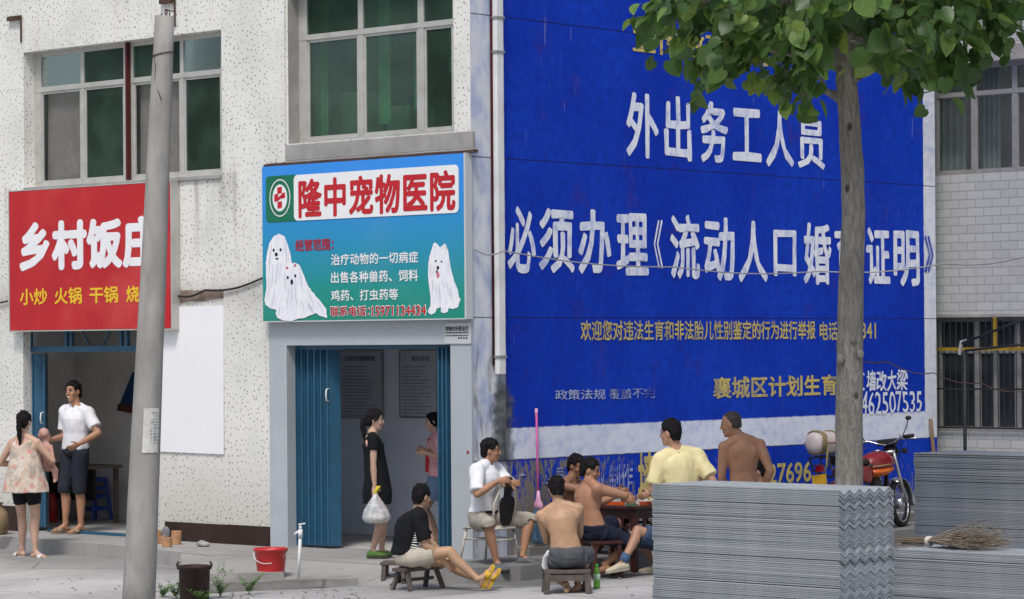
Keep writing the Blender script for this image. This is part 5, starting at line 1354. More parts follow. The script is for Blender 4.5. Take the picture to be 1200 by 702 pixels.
# ------------------------------------------------------------------ weeds at the foot of the pole
weedm = pbr('weed_green', (.12, .23, .05), .6, .4, 12, 0)
def weed(px, py, h, n, lab, seed):
    b = G(px, py, -.15); bm = BM(); rw = random.Random(seed)
    for k in range(n):
        an = rw.uniform(0, 6.28); r_ = rw.uniform(.05, .16); hh = h*rw.uniform(.5, 1)
        p1 = b+Vector((math.cos(an)*r_*.3, math.sin(an)*r_*.3, hh*.6)); p2 = b+Vector((math.cos(an)*r_, math.sin(an)*r_, hh))
        tube(bm, [b, p1, p2], [.003, .0025, .001], 4)
        for j in range(26):
            t_ = .2+.8*j/25; q = b.lerp(p1, t_/.6) if t_ < .6 else p1.lerp(p2, (t_-.6)/.4); a2 = rw.uniform(0, 6.28); l_ = .06*rw.uniform(.4, 1)
            d = Vector((math.cos(a2), math.sin(a2), .4))*l_; s = Vector((-math.sin(a2), math.cos(a2), 0))*l_*.13
            quad(bm, (q, q+d*.5+s, q+d, q+d*.5-s))
    o = obj('weed', bm, weedm, base=b); setprops(o, lab, 'weed', 'weeds by the pole')
weed(207, 702, .20, 10, 'bushy green weed between the concrete pole and the metal tub', 1); weed(258, 700, .24, 9, 'slender weed growing just right of the metal tub', 2); weed(292, 697, .20, 9, 'weed growing in front of the red bucket', 3); weed(190, 700, .13, 8, 'low weed close to the foot of the concrete pole', 4); weed(238, 706, .12, 7, 'small weed in front of the metal tub', 5); weed(262, 682, .2, 4, 'sparse tall weed standing behind the tub', 6)

# loose grit and crumbs of concrete along the kerb stones
bm = BM(); rg_ = random.Random(9)
for k in range(170):
    if k < 110: q = G(rg_.uniform(235, 440), rg_.uniform(686, 702), -.15)
    else: q = G(rg_.uniform(30, 760), rg_.uniform(664, 700), -.15)
    if q.y > -2.2 and q.x < 1.3 and k >= 110: continue
    r_ = rg_.uniform(.006, .022); ball(bm, q+Vector((0, 0, r_*.3)), (r_, r_*rg_.uniform(.5, 1), r_*.5), 5)
jitter(bm, .004, 40)
o = obj('gravel', bm, M['kerb']); setprops(o, 'loose grit and concrete crumbs scattered around the kerb stones', 'gravel', None, 'stuff')
# ------------------------------------------------------------------ people
def skin_mat(name, c):
    return pbr(name, c, .5, .15, 11, .06, spec=.35, dirt=(c[0]*.78, c[1]*.62, c[2]*.58), dirt_amt=.16)
SK = {'tan': skin_mat('tan_skin', (.38, .20, .12)), 'brown': skin_mat('brown_skin', (.25, .125, .075)), 'mid': skin_mat('warm_skin', (.42, .235, .155)), 'fair': skin_mat('fair_skin', (.50, .32, .235)), 'pale_tan': skin_mat('pale_tan_skin', (.44, .275, .17)), 'baby': skin_mat('pink_skin', (.48, .28, .23))}
HAIR = pbr('black_hair', (.010, .009, .010), .75, .5, 60, .6, spec=.12, stretch=(1, 1, .3))
HAIRG = pbr('thin_dark_hair', (.045, .036, .032), .6, .3, 40, .2)
EYE = pbr('dark_eye', (.015, .012, .01), .2, .1, 20, 0); BROW = pbr('dark_brow', (.02, .016, .014), .8, .2, 30, 0); LIP = pbr('lip', (.30, .10, .085), .5, .1, 20, 0); TEETH = pbr('teeth', (.75, .74, .70), .4, .03, 20, 0)
def cloth(name, c, var=.14, **k): return pbr(name, c, .85, var, 10, .12, spec=.15, **k)

def remeshed(name, bm, mat, parent, vox=.009, smooth=4, fold=0.0, fsc=9.0, seed=0.0, fac=.5):
    """weld overlapping closed pieces into one continuous surface"""
    bmesh.ops.recalc_face_normals(bm, faces=bm.faces)
    me = bpy.data.meshes.new('tmp'); bm.to_mesh(me); bm.free()
    o = bpy.data.objects.new('tmp', me)
    r = o.modifiers.new('r', 'REMESH'); r.mode = 'VOXEL'; r.voxel_size = vox
    s = o.modifiers.new('s', 'SMOOTH'); s.factor = fac; s.iterations = smooth
    m2 = evaluated_mesh(o); m2.name = name; bpy.data.meshes.remove(me)
    if fold:
        nv = len(m2.vertices); co_ = [0.0]*(3*nv); no_ = [0.0]*(3*nv)
        m2.vertices.foreach_get('co', co_); m2.vertex_normals.foreach_get('vector', no_)
        for i in range(0, 3*nv, 3):
            x, y, z = co_[i], co_[i+1], co_[i+2]
            q = (noise.noise(Vector((x*fsc+seed, y*fsc, z*fsc*.55)))+.5*noise.noise(Vector((x*fsc*2.3, y*fsc*2.3+seed, z*fsc*1.1))))*fold
            co_[i] = x+no_[i]*q; co_[i+1] = y+no_[i+1]*q; co_[i+2] = z+no_[i+2]*q
        m2.vertices.foreach_set('co', co_); m2.update()
    m2.polygons.foreach_set('use_smooth', [True]*len(m2.polygons))
    m2.materials.clear(); m2.materials.append(mat)
    ob = bpy.data.objects.new(name, m2); COL.objects.link(ob)
    if parent is not None: ob.parent = parent
    return ob

def ik(a, b, l1, l2, pole):
    d = b-a; L_ = d.length
    mx = (l1+l2)*.998
    if L_ > mx: b = a+d*(mx/L_); d = b-a; L_ = mx
    if L_ < abs(l1-l2)*1.02: L_ = abs(l1-l2)*1.02
    u = d.normalized(); x = (l1*l1-l2*l2+L_*L_)/(2*L_); h = math.sqrt(max(0, l1*l1-x*x))
    p = pole-u*pole.dot(u)
    if p.length < 1e-4: p = Vector((0, 0, 1))
    return a+u*x+p.normalized()*h, b

def deg2(a): return Vector((math.cos(R(a)), math.sin(R(a)), 0))

class Person:
    def __init__(self, label, px, D, zg, s, fa, skin, group=None):
        self.px, self.D, self.zg, self.s, self.fa = px, D, zg, s, fa
        p = at(px, HY, D); self.loc = Vector((p.x, p.y, zg)); r = cray(px, HY); self.X0 = r[0]*D
        self.f = deg2(fa); self.l = deg2(fa+90); self.label = label; self.skin = skin; self.group = group
        self.c = {}
    def p(self, px, py, dd=0.0):
        r = cray(px, py); d = self.D+dd
        return Vector((r[0]*d-self.X0, dd, CH+r[2]*d-self.zg))
    def body(self, pelvis, neck, head, ha, hp=0, ht=0, wr=None, wl=None, er=None, el=None, ar=None, al=None, kr=None, kl=None, footr=None, footl=None, sa=None, hipa=None, build=1.0, curl=.5, women=False, belly=0, spread=.0, handr=None, handl=None, bare_feet=True):
        s = self.s; V = Vector
        self.women = women; self.build = build
        fl = self.l if hipa is None else deg2(hipa+90); sl_ = self.l if sa is None else deg2(sa+90)
        ff = self.f if hipa is None else deg2(hipa); sf = self.f if sa is None else deg2(sa)
        self.P, self.N = pelvis, neck; up_ = (neck-pelvis).normalized(); self.up = up_
        self.sl = (sl_-up_*sl_.dot(up_)).normalized(); self.sf = self.sl.cross(up_); self.hl = fl; self.hf = ff
        shw = (.165 if women else .185)*s*build
        self.SR = neck-self.sl*shw-up_*.055*s; self.SL_ = neck+self.sl*shw-up_*.055*s
        self.HR = pelvis-fl*.088*s-V((0, 0, .04*s)); self.HL = pelvis+fl*.088*s-V((0, 0, .04*s))
        ua, fa_, th, sh = .285*s, .245*s, .425*s, .405*s
        back = -self.sf
        dn = V((0, 0, -1))
        wr = wr or self.SR+V((0, 0, -.51*s))-self.sl*.04*s+self.sf*.04; wl = wl or self.SL_+V((0, 0, -.51*s))+self.sl*.04*s+self.sf*.04
        self.ER, self.WR = ik(self.SR, wr, ua, fa_, er or (back-self.sl*.3)); self.EL, self.WL = ik(self.SL_, wl, ua, fa_, el or (back+self.sl*.3))
        ar = ar or V((0, 0, .085*s))-fl*.10*s; al = al or V((0, 0, .085*s))+fl*.10*s
        self.KR, self.AR = ik(self.HR, ar, th, sh, kr or ff); self.KL, self.AL = ik(self.HL, al, th, sh, kl or ff)
        self.FR = footr or (ff-fl*.15).normalized(); self.FL = footl or (ff+fl*.15).normalized()
        hd = deg2(ha); hl_ = deg2(ha+90)
        hm = Matrix.Rotation(R(hp), 3, hl_) @ Matrix.Rotation(R(ht), 3, hd)
        self.hX, self.hY, self.hZ = hm @ hd, hm @ hl_, hm @ V((0, 0, 1)); self.hc = head
        # ---- mesh
        bm = BM(); b = build
        def ring(t_, w_, d_, off=0.0):
            c = pelvis.lerp(neck, t_); k = max(0, min(1, t_)); side_ = fl.lerp(self.sl, k); fr_ = ff.lerp(self.sf, k)
            bow = math.sin(math.pi*max(0, min(1, t_)))
            return (c+fr_*(off*s)-fr_*(self.bow*bow*s), side_*w_*s*b, fr_*d_*s*b)
        self.ring = ring; self.bow = getattr(self, 'bow', 0)
        wa = .118 if women else .138
        self.tors = [(-.16, .085, .085, 0), (-.08, .145, .112, -.008), (.04, .162, .118, -.012), (.2, .150, .106, 0), (.4, wa, .098+belly*.3, .004+belly*.5), (.58, .145 if women else .152, .108, .006), (.74, .155 if women else .168, .115 if not women else .12, .006), (.86, .152 if women else .165, .098, -.004), (.94, .10, .078, -.012), (1.0, .062, .062, -.006)]
        loft(bm, [ring(*q) for q in self.tors], 20)
        # shoulder blades and spine hollow read as soft forms on bare backs
        for sd_ in (-1, 1):
            c = pelvis.lerp(neck, .78)+self.sl*sd_*.08*s-self.sf*.084*s*b; ball(bm, c, (.045*s, .018*s, .06*s), 10, Matrix((self.sl, self.sf, up_)).transposed())
        for S_, E_, W_ in ((self.SR, self.ER, self.WR), (self.SL_, self.EL, self.WL)):
            a_ = .9 if women else 1.0
            ball(bm, S_, .062*s*b*a_, 12)
            cq = pelvis.lerp(neck, .72)+(S_-neck)*.52; cq2 = pelvis.lerp(neck, .5)+(S_-neck)*.45; tube(bm, [S_-up_*.015*s, cq, cq2], [.058*s*b, .07*s*b, .055*s*b], 10)
            tube(bm, [neck+up_*.03*s, neck.lerp(S_, .55)+up_*.018*s, S_], [.05*s, .052*s, .05*s], 10)
            tube(bm, [S_, S_.lerp(E_, .3), S_.lerp(E_, .65), E_], [.056*s*b*a_, .053*s*b*a_, .046*s*a_, .038*s*a_], 12)
            tube(bm, [E_, E_.lerp(W_, .25), E_.lerp(W_, .65), W_], [.038*s*a_, .043*s*a_, .035*s*a_, .026*s*a_], 12); ball(bm, E_, .038*s*a_, 8)
        for i, (Hh, K_, A_, Fd) in enumerate(((self.HR, self.KR, self.AR, self.FR), (self.HL, self.KL, self.AL, self.FL))):
            ball(bm, Hh, .085*s*b, 12)
            tube(bm, [Hh, Hh.lerp(K_, .25), Hh.lerp(K_, .65), K_], [.088*s*b, .086*s*b, .066*s, .054*s], 14); ball(bm, K_, .053*s, 10)
            bk = (K_-A_).normalized(); cb = -(Fd-bk*Fd.dot(bk))
            cb = cb.normalized()*.016*s if cb.length > .01 else V((0, 0, 0))
            tube(bm, [K_, K_.lerp(A_, .28)+cb, K_.lerp(A_, .55)+cb*.6, K_.lerp(A_, .85), A_], [.052*s, .056*s, .046*s, .033*s, .034*s], 12)
            # foot
            u = Fd.normalized(); sole = getattr(self, 'sole', [None, None])[i]
            nrm = sole if sole else V((0, 0, 1)); nrm = (nrm-u*nrm.dot(u)).normalized(); sd_ = nrm.cross(u)
            heel = A_-u*.045*s-nrm*.045*s
            loft(bm, [(heel-u*.012*s, sd_*.018*s, nrm*.022*s), (heel+u*.02*s, sd_*.03*s, nrm*.034*s), (A_+u*.03*s-nrm*.025*s, sd_*.032*s, nrm*.045*s), (A_+u*.09*s-nrm*.045*s, sd_*.040*s, nrm*.028*s), (A_+u*.145*s-nrm*.058*s, sd_*.042*s, nrm*.017*s), (A_+u*.165*s-nrm*.062*s, sd_*.032*s, nrm*.012*s)], 12)
            for j in range(5):
                c0 = A_+u*.15*s-nrm*.062*s+sd_*(-.032+.016*j)*s; tube(bm, [c0, c0+u*(.035-.004*abs(j-(1 if i else 3)))*s], [.0095*s, .007*s], 6)
        # head
        X, Y, Z = self.hX, self.hY, self.hZ; hs = s*.985
        prof_ = [(-.118, .020, .026, .058), (-.104, .038, .048, .040), (-.075, .052, .066, .022), (-.04, .061, .080, .010), (-.01, .068, .089, .003), (.03, .073, .094, -.004), (.065, .070, .090, -.009), (.092, .056, .073, -.012), (.112, .030, .042, -.014), (.118, .008, .012, -.014)]
        loft(bm, [(head+Z*z*hs+X*cx_*hs, Y*w_*hs, X*d_*hs) for z, w_, d_, cx_ in prof_], 20)
        tube(bm, [neck-up_*.03*s, neck.lerp(head, .45), head-Z*.05*s-X*.012*s], [.060*s, .052*s*(.9 if women else 1), .05*s*(.9 if women else 1)], 14)
        tube(bm, [head+X*.086*hs+Z*.018*hs, head+X*.102*hs-Z*.012*hs, head+X*.108*hs-Z*.026*hs, head+X*.088*hs-Z*.036*hs], [.008*hs, .012*hs, .014*hs, .012*hs], 8)
        for sd_ in (-1, 1):
            ball(bm, head+Y*sd_*.074*hs-Z*.012*hs-X*.006*hs, (.019*hs, .009*hs, .030*hs), 8, Matrix((X, Y, Z)).transposed())
            ball(bm, head+Y*sd_*.040*hs-Z*.030*hs+X*.062*hs, .022*hs, 8)
        ball(bm, head+X*.083*hs-Z*.062*hs, (.012*hs, .024*hs, .012*hs), 8, Matrix((X, Y, Z)).transposed())
        # hands: palm, four fingers, thumb
        for i, (E_, W_, hdv) in enumerate(((self.ER, self.WR, handr), (self.EL, self.WL, handl))):
            d = (hdv or (W_-E_)).normalized()
            inn = (self.sl if i == 0 else -self.sl); nn = inn-d*inn.dot(d); nn = nn.normalized() if nn.length > .1 else self.sf   # palm faces the body
            ac = d.cross(nn).normalized()
            if ac.dot(self.sf) < 0: ac = -ac           # thumb side points forward
            hsz = s*1.0
            loft(bm, [(W_-d*.01*hsz, ac*.026*hsz, nn*.019*hsz), (W_+d*.03*hsz, ac*.034*hsz, nn*.018*hsz), (W_+d*.085*hsz, ac*.040*hsz, nn*.015*hsz), (W_+d*.095*hsz, ac*.036*hsz, nn*.012*hsz)], 12)
            for j in range(4):
                off = (.030-.020*j); ln = (.070, .080, .074, .056)[j]*hsz; k0 = W_+d*.085*hsz+ac*off*hsz
                sp_ = ac*(off*.35); d1_ = (d+sp_*3+nn*curl*.35).normalized(); d2_ = (d+sp_*3+nn*curl*1.3).normalized()
                k1 = k0+d1_*ln*.5; k2 = k1+d2_*ln*.5; tube(bm, [k0-d*.02*hsz, k0, k1, k2], [.0095*hsz, .0095*hsz, .0088*hsz, .007*hsz], 8)
            t0_ = W_+d*.03*hsz+ac*.028*hsz; t1_ = t0_+(d*.55+ac*.75+nn*.25).normalized()*.042*hsz; tube(bm, [t0_-ac*.012*hsz, t0_, t1_, t1_+(d*.9+nn*.4).normalized()*.034*hsz], [.013*hsz, .0125*hsz, .0105*hsz, .008*hsz], 8)
        self.root = remeshed('person', bm, SK[self.skin], None, .0078, 3)
        self.root.location = self.loc; self.root.rotation_euler = (0, 0, TH); WM[self.root.name] = Matrix.Translation(self.loc) @ Matrix.Rotation(TH, 4, 'Z')
        setprops(self.root, self.label, 'person', self.group)
        # face
        M3 = Matrix((X, Y, Z)).transposed()
        def fpart(nm, c, r_, mt):
            bm = BM(); ball(bm, c, r_, 10, M3); return obj(nm, bm, mt, self.root, True, local=True)
        for sd_ in (-1, 1):
            fpart('eye', head+X*.0845*hs+Y*sd_*.030*hs+Z*.012*hs, (.008*hs, .0125*hs, .0055*hs), EYE)
            fpart('eyebrow', head+X*.085*hs+Y*sd_*.031*hs+Z*.031*hs, (.008*hs, .020*hs, .004*hs), BROW)
        self.mouth = fpart('mouth', head+X*.0925*hs-Z*.062*hs, (.006*hs, .022*hs, .006*hs), LIP)
        return self
    def hair(self, style='short', mat=None):
        X, Y, Z, h, s = self.hX, self.hY, self.hZ, self.hc, self.s*.985
        bm = BM(); mat = mat or HAIR
        pr = [(-.075, .048, .030, -.060), (-.045, .066, .046, -.050), (-.01, .0765, .062, -.040), (.03, .0805, .078, -.028), (.055, .081, .0925, -.016), (.085, .072, .094, -.008), (.110, .052, .070, -.010), (.128, .026, .036, -.012), (.133, .008, .012, -.012)]
        if style == 'thin': pr = [(-.045, .063, .040, -.052), (-.01, .0745, .058, -.042), (.03, .0765, .074, -.028), (.06, .0745, .085, -.018), (.09, .061, .075, -.014), (.113, .036, .048, -.015), (.122, .010, .014, -.015)]
        loft(bm, [(h+Z*z*s+X*cx_*s, Y*w_*s, X*d_*s) for z, w_, d_, cx_ in pr], 20)
        if style in ('short', 'long', 'pony'):
            for sd_ in (-1, 1): ball(bm, h+Y*sd_*.070*s+X*.030*s+Z*.045*s, (.030*s, .014*s, .036*s), 8, Matrix((X, Y, Z)).transposed())
            rh = random.Random(int(self.px))
            for k in range(26):
                a_ = rh.uniform(0, 6.28); e_ = rh.uniform(.2, 1.3); c = h+X*(-.012)*s+(X*math.cos(a_)*.092+Y*math.sin(a_)*.078)*math.cos(e_)*s+Z*(.03+.10*math.sin(e_))*s
                ball(bm, c, (.018*s, .018*s, .016*s), 6)
        if style == 'pony':
            b0 = h-X*.095*s+Z*.035*s; dwn = Vector((0, 0, -1)); ball(bm, b0, .028*s, 8)
            tube(bm, [b0+X*.02, b0-X*.035*s+dwn*.03*s, b0-X*.045*s+dwn*.12*s, b0-X*.03*s+dwn*.22*s, b0-X*.02*s+dwn*.32*s], [.024*s, .034*s, .036*s, .028*s, .008*s], 10)
        if style == 'bun':
            ball(bm, h-X*.10*s-Z*.01*s, .045*s, 10)
            for sd_ in (-1, 1): tube(bm, [h+Y*sd_*.06*s+X*.05*s+Z*.07*s, h+Y*sd_*.078*s+X*.02*s, h+Y*sd_*.066*s-X*.02*s-Z*.06*s], [.018*s, .02*s, .012*s], 8)
        if style == 'pony':
            for sd_ in (-1, 1): tube(bm, [h+Y*sd_*.055*s+X*.055*s+Z*.072*s, h+Y*sd_*.076*s+X*.028*s+Z*.02*s, h+Y*sd_*.07*s-X*.01*s-Z*.02*s], [.016*s, .018*s, .012*s], 8)
        o = remeshed('hair', bm, mat, self.root, .006, 1, .0075 if style != 'thin' else .003, 42); return o
    def top(self, name, mat, hem=-.06, sleeve=.6, grow=.014, sl_r=.068, neck_t=.985, fold=.005, flare=0, lab=None):
        bm = BM(); s = self.s; b = self.build; g = grow
        rings = []
        ts = [hem]+[q[0] for q in self.tors if hem+.03 < q[0] < neck_t-.02]+[neck_t]
        def interp(t_):
            for q, r_ in zip(self.tors, self.tors[1:]):
                if q[0] <= t_ <= r_[0]:
                    k = (t_-q[0])/(r_[0]-q[0]); return tuple(q[i]+(r_[i]-q[i])*k for i in range(4))
            return self.tors[0] if t_ < self.tors[0][0] else self.tors[-1]
        for t_ in ts:
            q = interp(max(t_, -.02)); e = g+flare*max(0, (.5-t_)); 
            if self.women is False and t_ < .5: w_ = max(q[1], .148)
            else: w_ = q[1]
            rings.append(self.ring(t_, w_+e, q[2]+e, q[3]))
        loft(bm, rings, 22)
        for S_, E_, W_ in ((self.SR, self.ER, self.WR), (self.SL_, self.EL, self.WL)):
            ball(bm, S_, (.062*b+g)*s*(.92 if self.women else 1), 12)
            cq = self.P.lerp(self.N, .72)+(S_-self.N)*.55; cq2 = self.P.lerp(self.N, .45)+(S_-self.N)*.48; tube(bm, [S_-self.up*.01*s, cq, cq2], [(.06*b+g)*s, (.072*b+g)*s, (.06*b+g)*s], 10)
            tube(bm, [self.N+self.up*.012*s, self.N.lerp(S_, .55)+self.up*.012*s, S_], [(.048+g*.6)*s, (.052+g*.7)*s, (.05+g)*s], 10)
            if sleeve > 0: tube(bm, [S_, S_.lerp(E_, sleeve*.5), S_.lerp(E_, sleeve)], [(.058*b+g)*s, (sl_r)*s, (sl_r*1.02)*s], 14)
        o = remeshed(name, bm, mat, self.root, .0085, 9, fold*1.6, 8, self.px)
        if lab: o['label'] = lab
        return o
    def shorts(self, name, mat, to=.85, waist=.17, r0=.104, r1=.084, fold=.005, below=0.0):
        bm = BM(); s = self.s; b = self.build
        loft(bm, [self.ring(-.15, .11, .11), self.ring(-.08, .165, .138, -.008), self.ring(.04, .178, .142, -.012), self.ring(waist, .168, .130, -.006)], 20)
        ball(bm, self.P-self.hf*.035*s-V3((0, 0, .04*s)), (.165*s*b, .105*s, .105*s), 14, Matrix((self.hl, self.hf, V3((0, 0, 1)))).transposed())
        for Hh, K_, A_ in ((self.HR, self.KR, self.AR), (self.HL, self.KL, self.AL)):
            ball(bm, Hh, .096*s*b, 12); pts = [Hh, Hh.lerp(K_, .4), Hh.lerp(K_, min(to, .98))]; rr = [r0*s*b, (r0+r1)/2*s, r1*s]
            if below > 0: pts += [K_, K_.lerp(A_, below)]; rr = [r0*s*b, (r0+r1)/2*s, (r1+.003)*s, r1*s, r1*s*.95]
            tube(bm, pts, rr, 16)
        return remeshed(name, bm, mat, self.root, .0085, 6, fold*1.5, 8, self.px+3)
    def skirt(self, name, mat, z_hem, w_hem, d_hem, t_top=.2, fold=.006, pleat=0):
        bm = BM(); s = self.s; rg = [self.ring(t_top, .150 if not self.women else .135, .112)]
        rg.append(self.ring(.03, .172, .128, -.008)); c = self.P.copy()
        mid = (self.KR+self.KL)/2; n = 5
        for k in range(1, n+1):
            t_ = k/n; z = (self.P.z-.05)*(1-t_)+z_hem*t_; cc = Vector((c.x+(mid.x-c.x)*t_*.6, c.y+(mid.y-c.y)*t_*.6, z))
            rg.append((cc, self.hl*(.172*s+(w_hem-.172*s)*t_), self.hf*(.128*s+(d_hem-.128*s)*t_)))
        loft(bm, rg, 28); o = remeshed(name, bm, mat, self.root, .0085, 3, fold, 10, self.px); return o
    def shoes(self, name, mat, kind='shoe', sole=.02, mat2=None):
        s = self.s
        for i, (A_, Fd) in enumerate(((self.AR, self.FR), (self.AL, self.FL))):
            u = Fd.normalized(); sl0 = getattr(self, 'sole', [None, None])[i]; nrm = sl0 if sl0 else Vector((0, 0, 1)); nrm = (nrm-u*nrm.dot(u)).normalized(); sd_ = nrm.cross(u)
            base = A_-nrm*.085*s
            bm = BM(); pts = []
            for x, w_ in ((-.062, .012), (-.055, .026), (-.02, .034), (.04, .034), (.10, .043), (.15, .046), (.185, .036), (.20, .014)): pts.append((x, w_))
            lo = [base+u*x*s+sd_*w_*s for x, w_ in pts]+[base+u*x*s-sd_*w_*s for x, w_ in pts[::-1]]
            prism(bm, lo, nrm*sole)
            so_ = obj('sandal' if kind == 'sandal' else 'shoe', bm, mat, self.root, False, local=True)
            bm = BM()
            if kind == 'shoe':
                loft(bm, [(base+u*-.056*s+nrm*.035*s, sd_*.030*s, nrm*.036*s), (base+u*-.02*s+nrm*.045*s, sd_*.040*s, nrm*.046*s), (base+u*.05*s+nrm*.045*s, sd_*.042*s, nrm*.044*s), (base+u*.11*s+nrm*.032*s, sd_*.046*s, nrm*.032*s), (base+u*.165*s+nrm*.024*s, sd_*.042*s, nrm*.024*s), (base+u*.195*s+nrm*.018*s, sd_*.022*s, nrm*.015*s)], 16)
                obj('upper', bm, mat2 or mat, so_, True, local=True)
            else:
                for x0, x1 in ((.06, .125),):
                    V_ = []
                    for x in (x0, (x0+x1)/2, x1):
                        V_.append([bm.verts.new(base+u*x*s+sd_*math.cos(t_)*.050*s+nrm*(.012+math.sin(t_)*.052*(1-(x-x0)*3))*s) for t_ in [math.pi*k/10 for k in range(11)]])
                    for A2, B2 in zip(V_, V_[1:]):
                        for k in range(10): bm.faces.new((A2[k], A2[k+1], B2[k+1], B2[k]))
                o = obj('strap', bm, mat2 or mat, so_, True, local=True); q = o.modifiers.new('solid', 'SOLIDIFY'); q.thickness = .006; q.offset = 1
    def part(self, name, bm, mat, smooth=True, **k): return obj(name, bm, mat, self.root, smooth, local=True, **k)

V3 = Vector
def floral_mat():
    t = NT('floral_print'); p = t.coords('Object'); n0 = t.noise(p, 9, 4, .6, .8)
    v1 = t.n('TexVoronoi', feature='SMOOTH_F1'); t.l(p, v1.inputs['Vector']); v1.inputs['Scale'].default_value = 9
    c = t.mix(t.step(n0, .35, .65), (.50, .41, .33), (.60, .53, .46))
    c = t.mix(t.math('MULTIPLY', t.step(v1.outputs['Distance'], .34, .22), .75), c, (.55, .24, .20))
    n1 = t.noise(p, 10, 4, .6, .5); c = t.mix(t.math('MULTIPLY', t.step(n1, .52, .62), .6), c, (.30, .28, .25))
    n2 = t.noise(p, 21, 3, .5, .3); c = t.mix(t.math('MULTIPLY', t.step(n2, .6, .68), .7), c, (.66, .36, .30))
    return t.fin(c, .85, 0, .15)

# --- woman in the floral dress, seen from behind, with the baby
a_ = Person('woman with a ponytail in a loose pink floral dress, seen from behind', 33, 32.1, -.15, .955, 72, 'fair')
a_.body(a_.p(30, 561), a_.p(28.5, 514), a_.p(28, 494), 75, women=True, wr=a_.p(54, 545, .16), er=V3((.7, -.3, -.5)), wl=a_.p(22, 543, .22), el=V3((-.7, -.2, -.5)), ar=a_.p(41, 646.5), al=a_.p(26, 646, .16), footr=V3((.75, -.45, 0)), footl=V3((-.55, .6, 0)), curl=.8)
a_.hair('pony')
bm = BM(); s = a_.s
rg = [a_.ring(.90, .125, .085), a_.ring(.8, .165, .125), a_.ring(.6, .18, .15), a_.ring(.3, .215, .18), a_.ring(0, .25, .215), a_.ring(-.2, .275, .235), a_.ring(-.33, .285, .245)]
loft(bm, rg[::-1], 28)
for S_ in (a_.SR, a_.SL_): tube(bm, [S_.lerp(a_.N, .42)+a_.up*.02, S_.lerp(a_.N, .4)-a_.up*.02-a_.sf*.07, a_.P.lerp(a_.N, .8)-a_.sf*.10+(S_-a_.N)*.3], [.022, .026, .03], 8); tube(bm, [S_.lerp(a_.N, .42)+a_.up*.02, S_.lerp(a_.N, .4)+a_.sf*.07, a_.P.lerp(a_.N, .8)+a_.sf*.10+(S_-a_.N)*.3], [.022, .026, .03], 8)
remeshed('dress', bm, floral_mat(), a_.root, .0085, 4, .014, 9, 2)
a_.shorts('shorts', cloth('black_cloth', (.016, .016, .018)), .62, .1, .098, .08)
a_.shoes('sandal', pbr('pale_sandal', (.55, .55, .55), .5, .1, 10, 0), 'sandal', .016)

def baby():
    b = Person('bald baby held against the shoulder of the woman in the floral dress', 54, 32.25, 0, .46, 200, 'baby')
    b.root = None
    z0 = b.p(52, 548).z
    s = .46
    bm = BM(); hd = b.p(51.5, 508); nk = b.p(53.5, 519); pv = b.p(56, 545)
    loft(bm, [(pv-V3((0, 0, .05)), (.05, 0, 0), (0, .05, 0)), (pv, (.075, 0, 0), (0, .07, 0)), (pv.lerp(nk, .5), (.072, 0, 0), (0, .068, 0)), (pv.lerp(nk, .85), (.065, 0, 0), (0, .055, 0)), (nk+V3((0, 0, .01)), (.035, 0, 0), (0, .035, 0))], 16)
    ball(bm, hd, (.062, .068, .066), 16); ball(bm, hd+V3((-.03, -.01, -.025)), (.038, .042, .034), 10); ball(bm, hd+V3((.01, -.062, -.012)), (.014, .008, .018), 8); ball(bm, hd+V3((-.066, -.012, -.012)), .010, 6); tube(bm, [nk, hd-V3((0, 0, .03))], .034, 10)
    for sx, wx, wy in ((-.055, 44, 531), (.055, 62, 536)):
        S_ = nk+V3((sx, -.02, -.03)); W_ = b.p(wx, wy, -.13); E_, W_ = ik(S_, W_, .10, .09, V3((sx*4, -.3, -1))); tube(bm, [S_, E_, W_], [.030, .026, .019], 10); d = (W_-E_).normalized(); ball(bm, W_+d*.012, .019, 8)
        for j in range(4): tube(bm, [W_+d*.015+V3(((j-1.5)*.009, 0, 0)), W_+d*.040+V3(((j-1.5)*.011, 0, 0))], [.006, .004], 5)
        tube(bm, [W_+d*.008, W_+d*.022+V3((.018, -.006, 0))], [.007, .005], 5)
    for sx in (-.045, .045):
        H_ = pv+V3((sx, 0, -.03)); K_ = H_+V3((sx*1.2, -.10, -.03)); A_ = K_+V3((0, .03, -.11)); tube(bm, [H_, K_, A_], [.05, .04, .026], 10); tube(bm, [A_, A_+V3((-.01, -.05, -.015))], [.022, .016], 8)
    r_ = remeshed('person', bm, SK['baby'], None, .006, 3); r_.location = b.loc; r_.rotation_euler = (0, 0, TH); WM[r_.name] = Matrix.Translation(b.loc) @ Matrix.Rotation(TH, 4, 'Z'); setprops(r_, b.label, 'person'); b.root = r_
    for sx, dy in ((-.050, -.038), (-.058, .012)):
        bm = BM(); ball(bm, hd+V3((sx-.005, dy, -.004)), (.006, .007, .004), 8); b.part('eye', bm, EYE)
    bm = BM(); loft(bm, [(pv-V3((0, 0, .07)), (.05, 0, 0), (0, .055, 0)), (pv-V3((0, 0, .02)), (.085, 0, 0), (0, .08, 0)), (pv+V3((0, 0, .05)), (.08, 0, 0), (0, .076, 0))], 16); remeshed('nappy', bm, cloth('pale_pink_cloth', (.5, .30, .27)), r_, .007, 3)
baby()

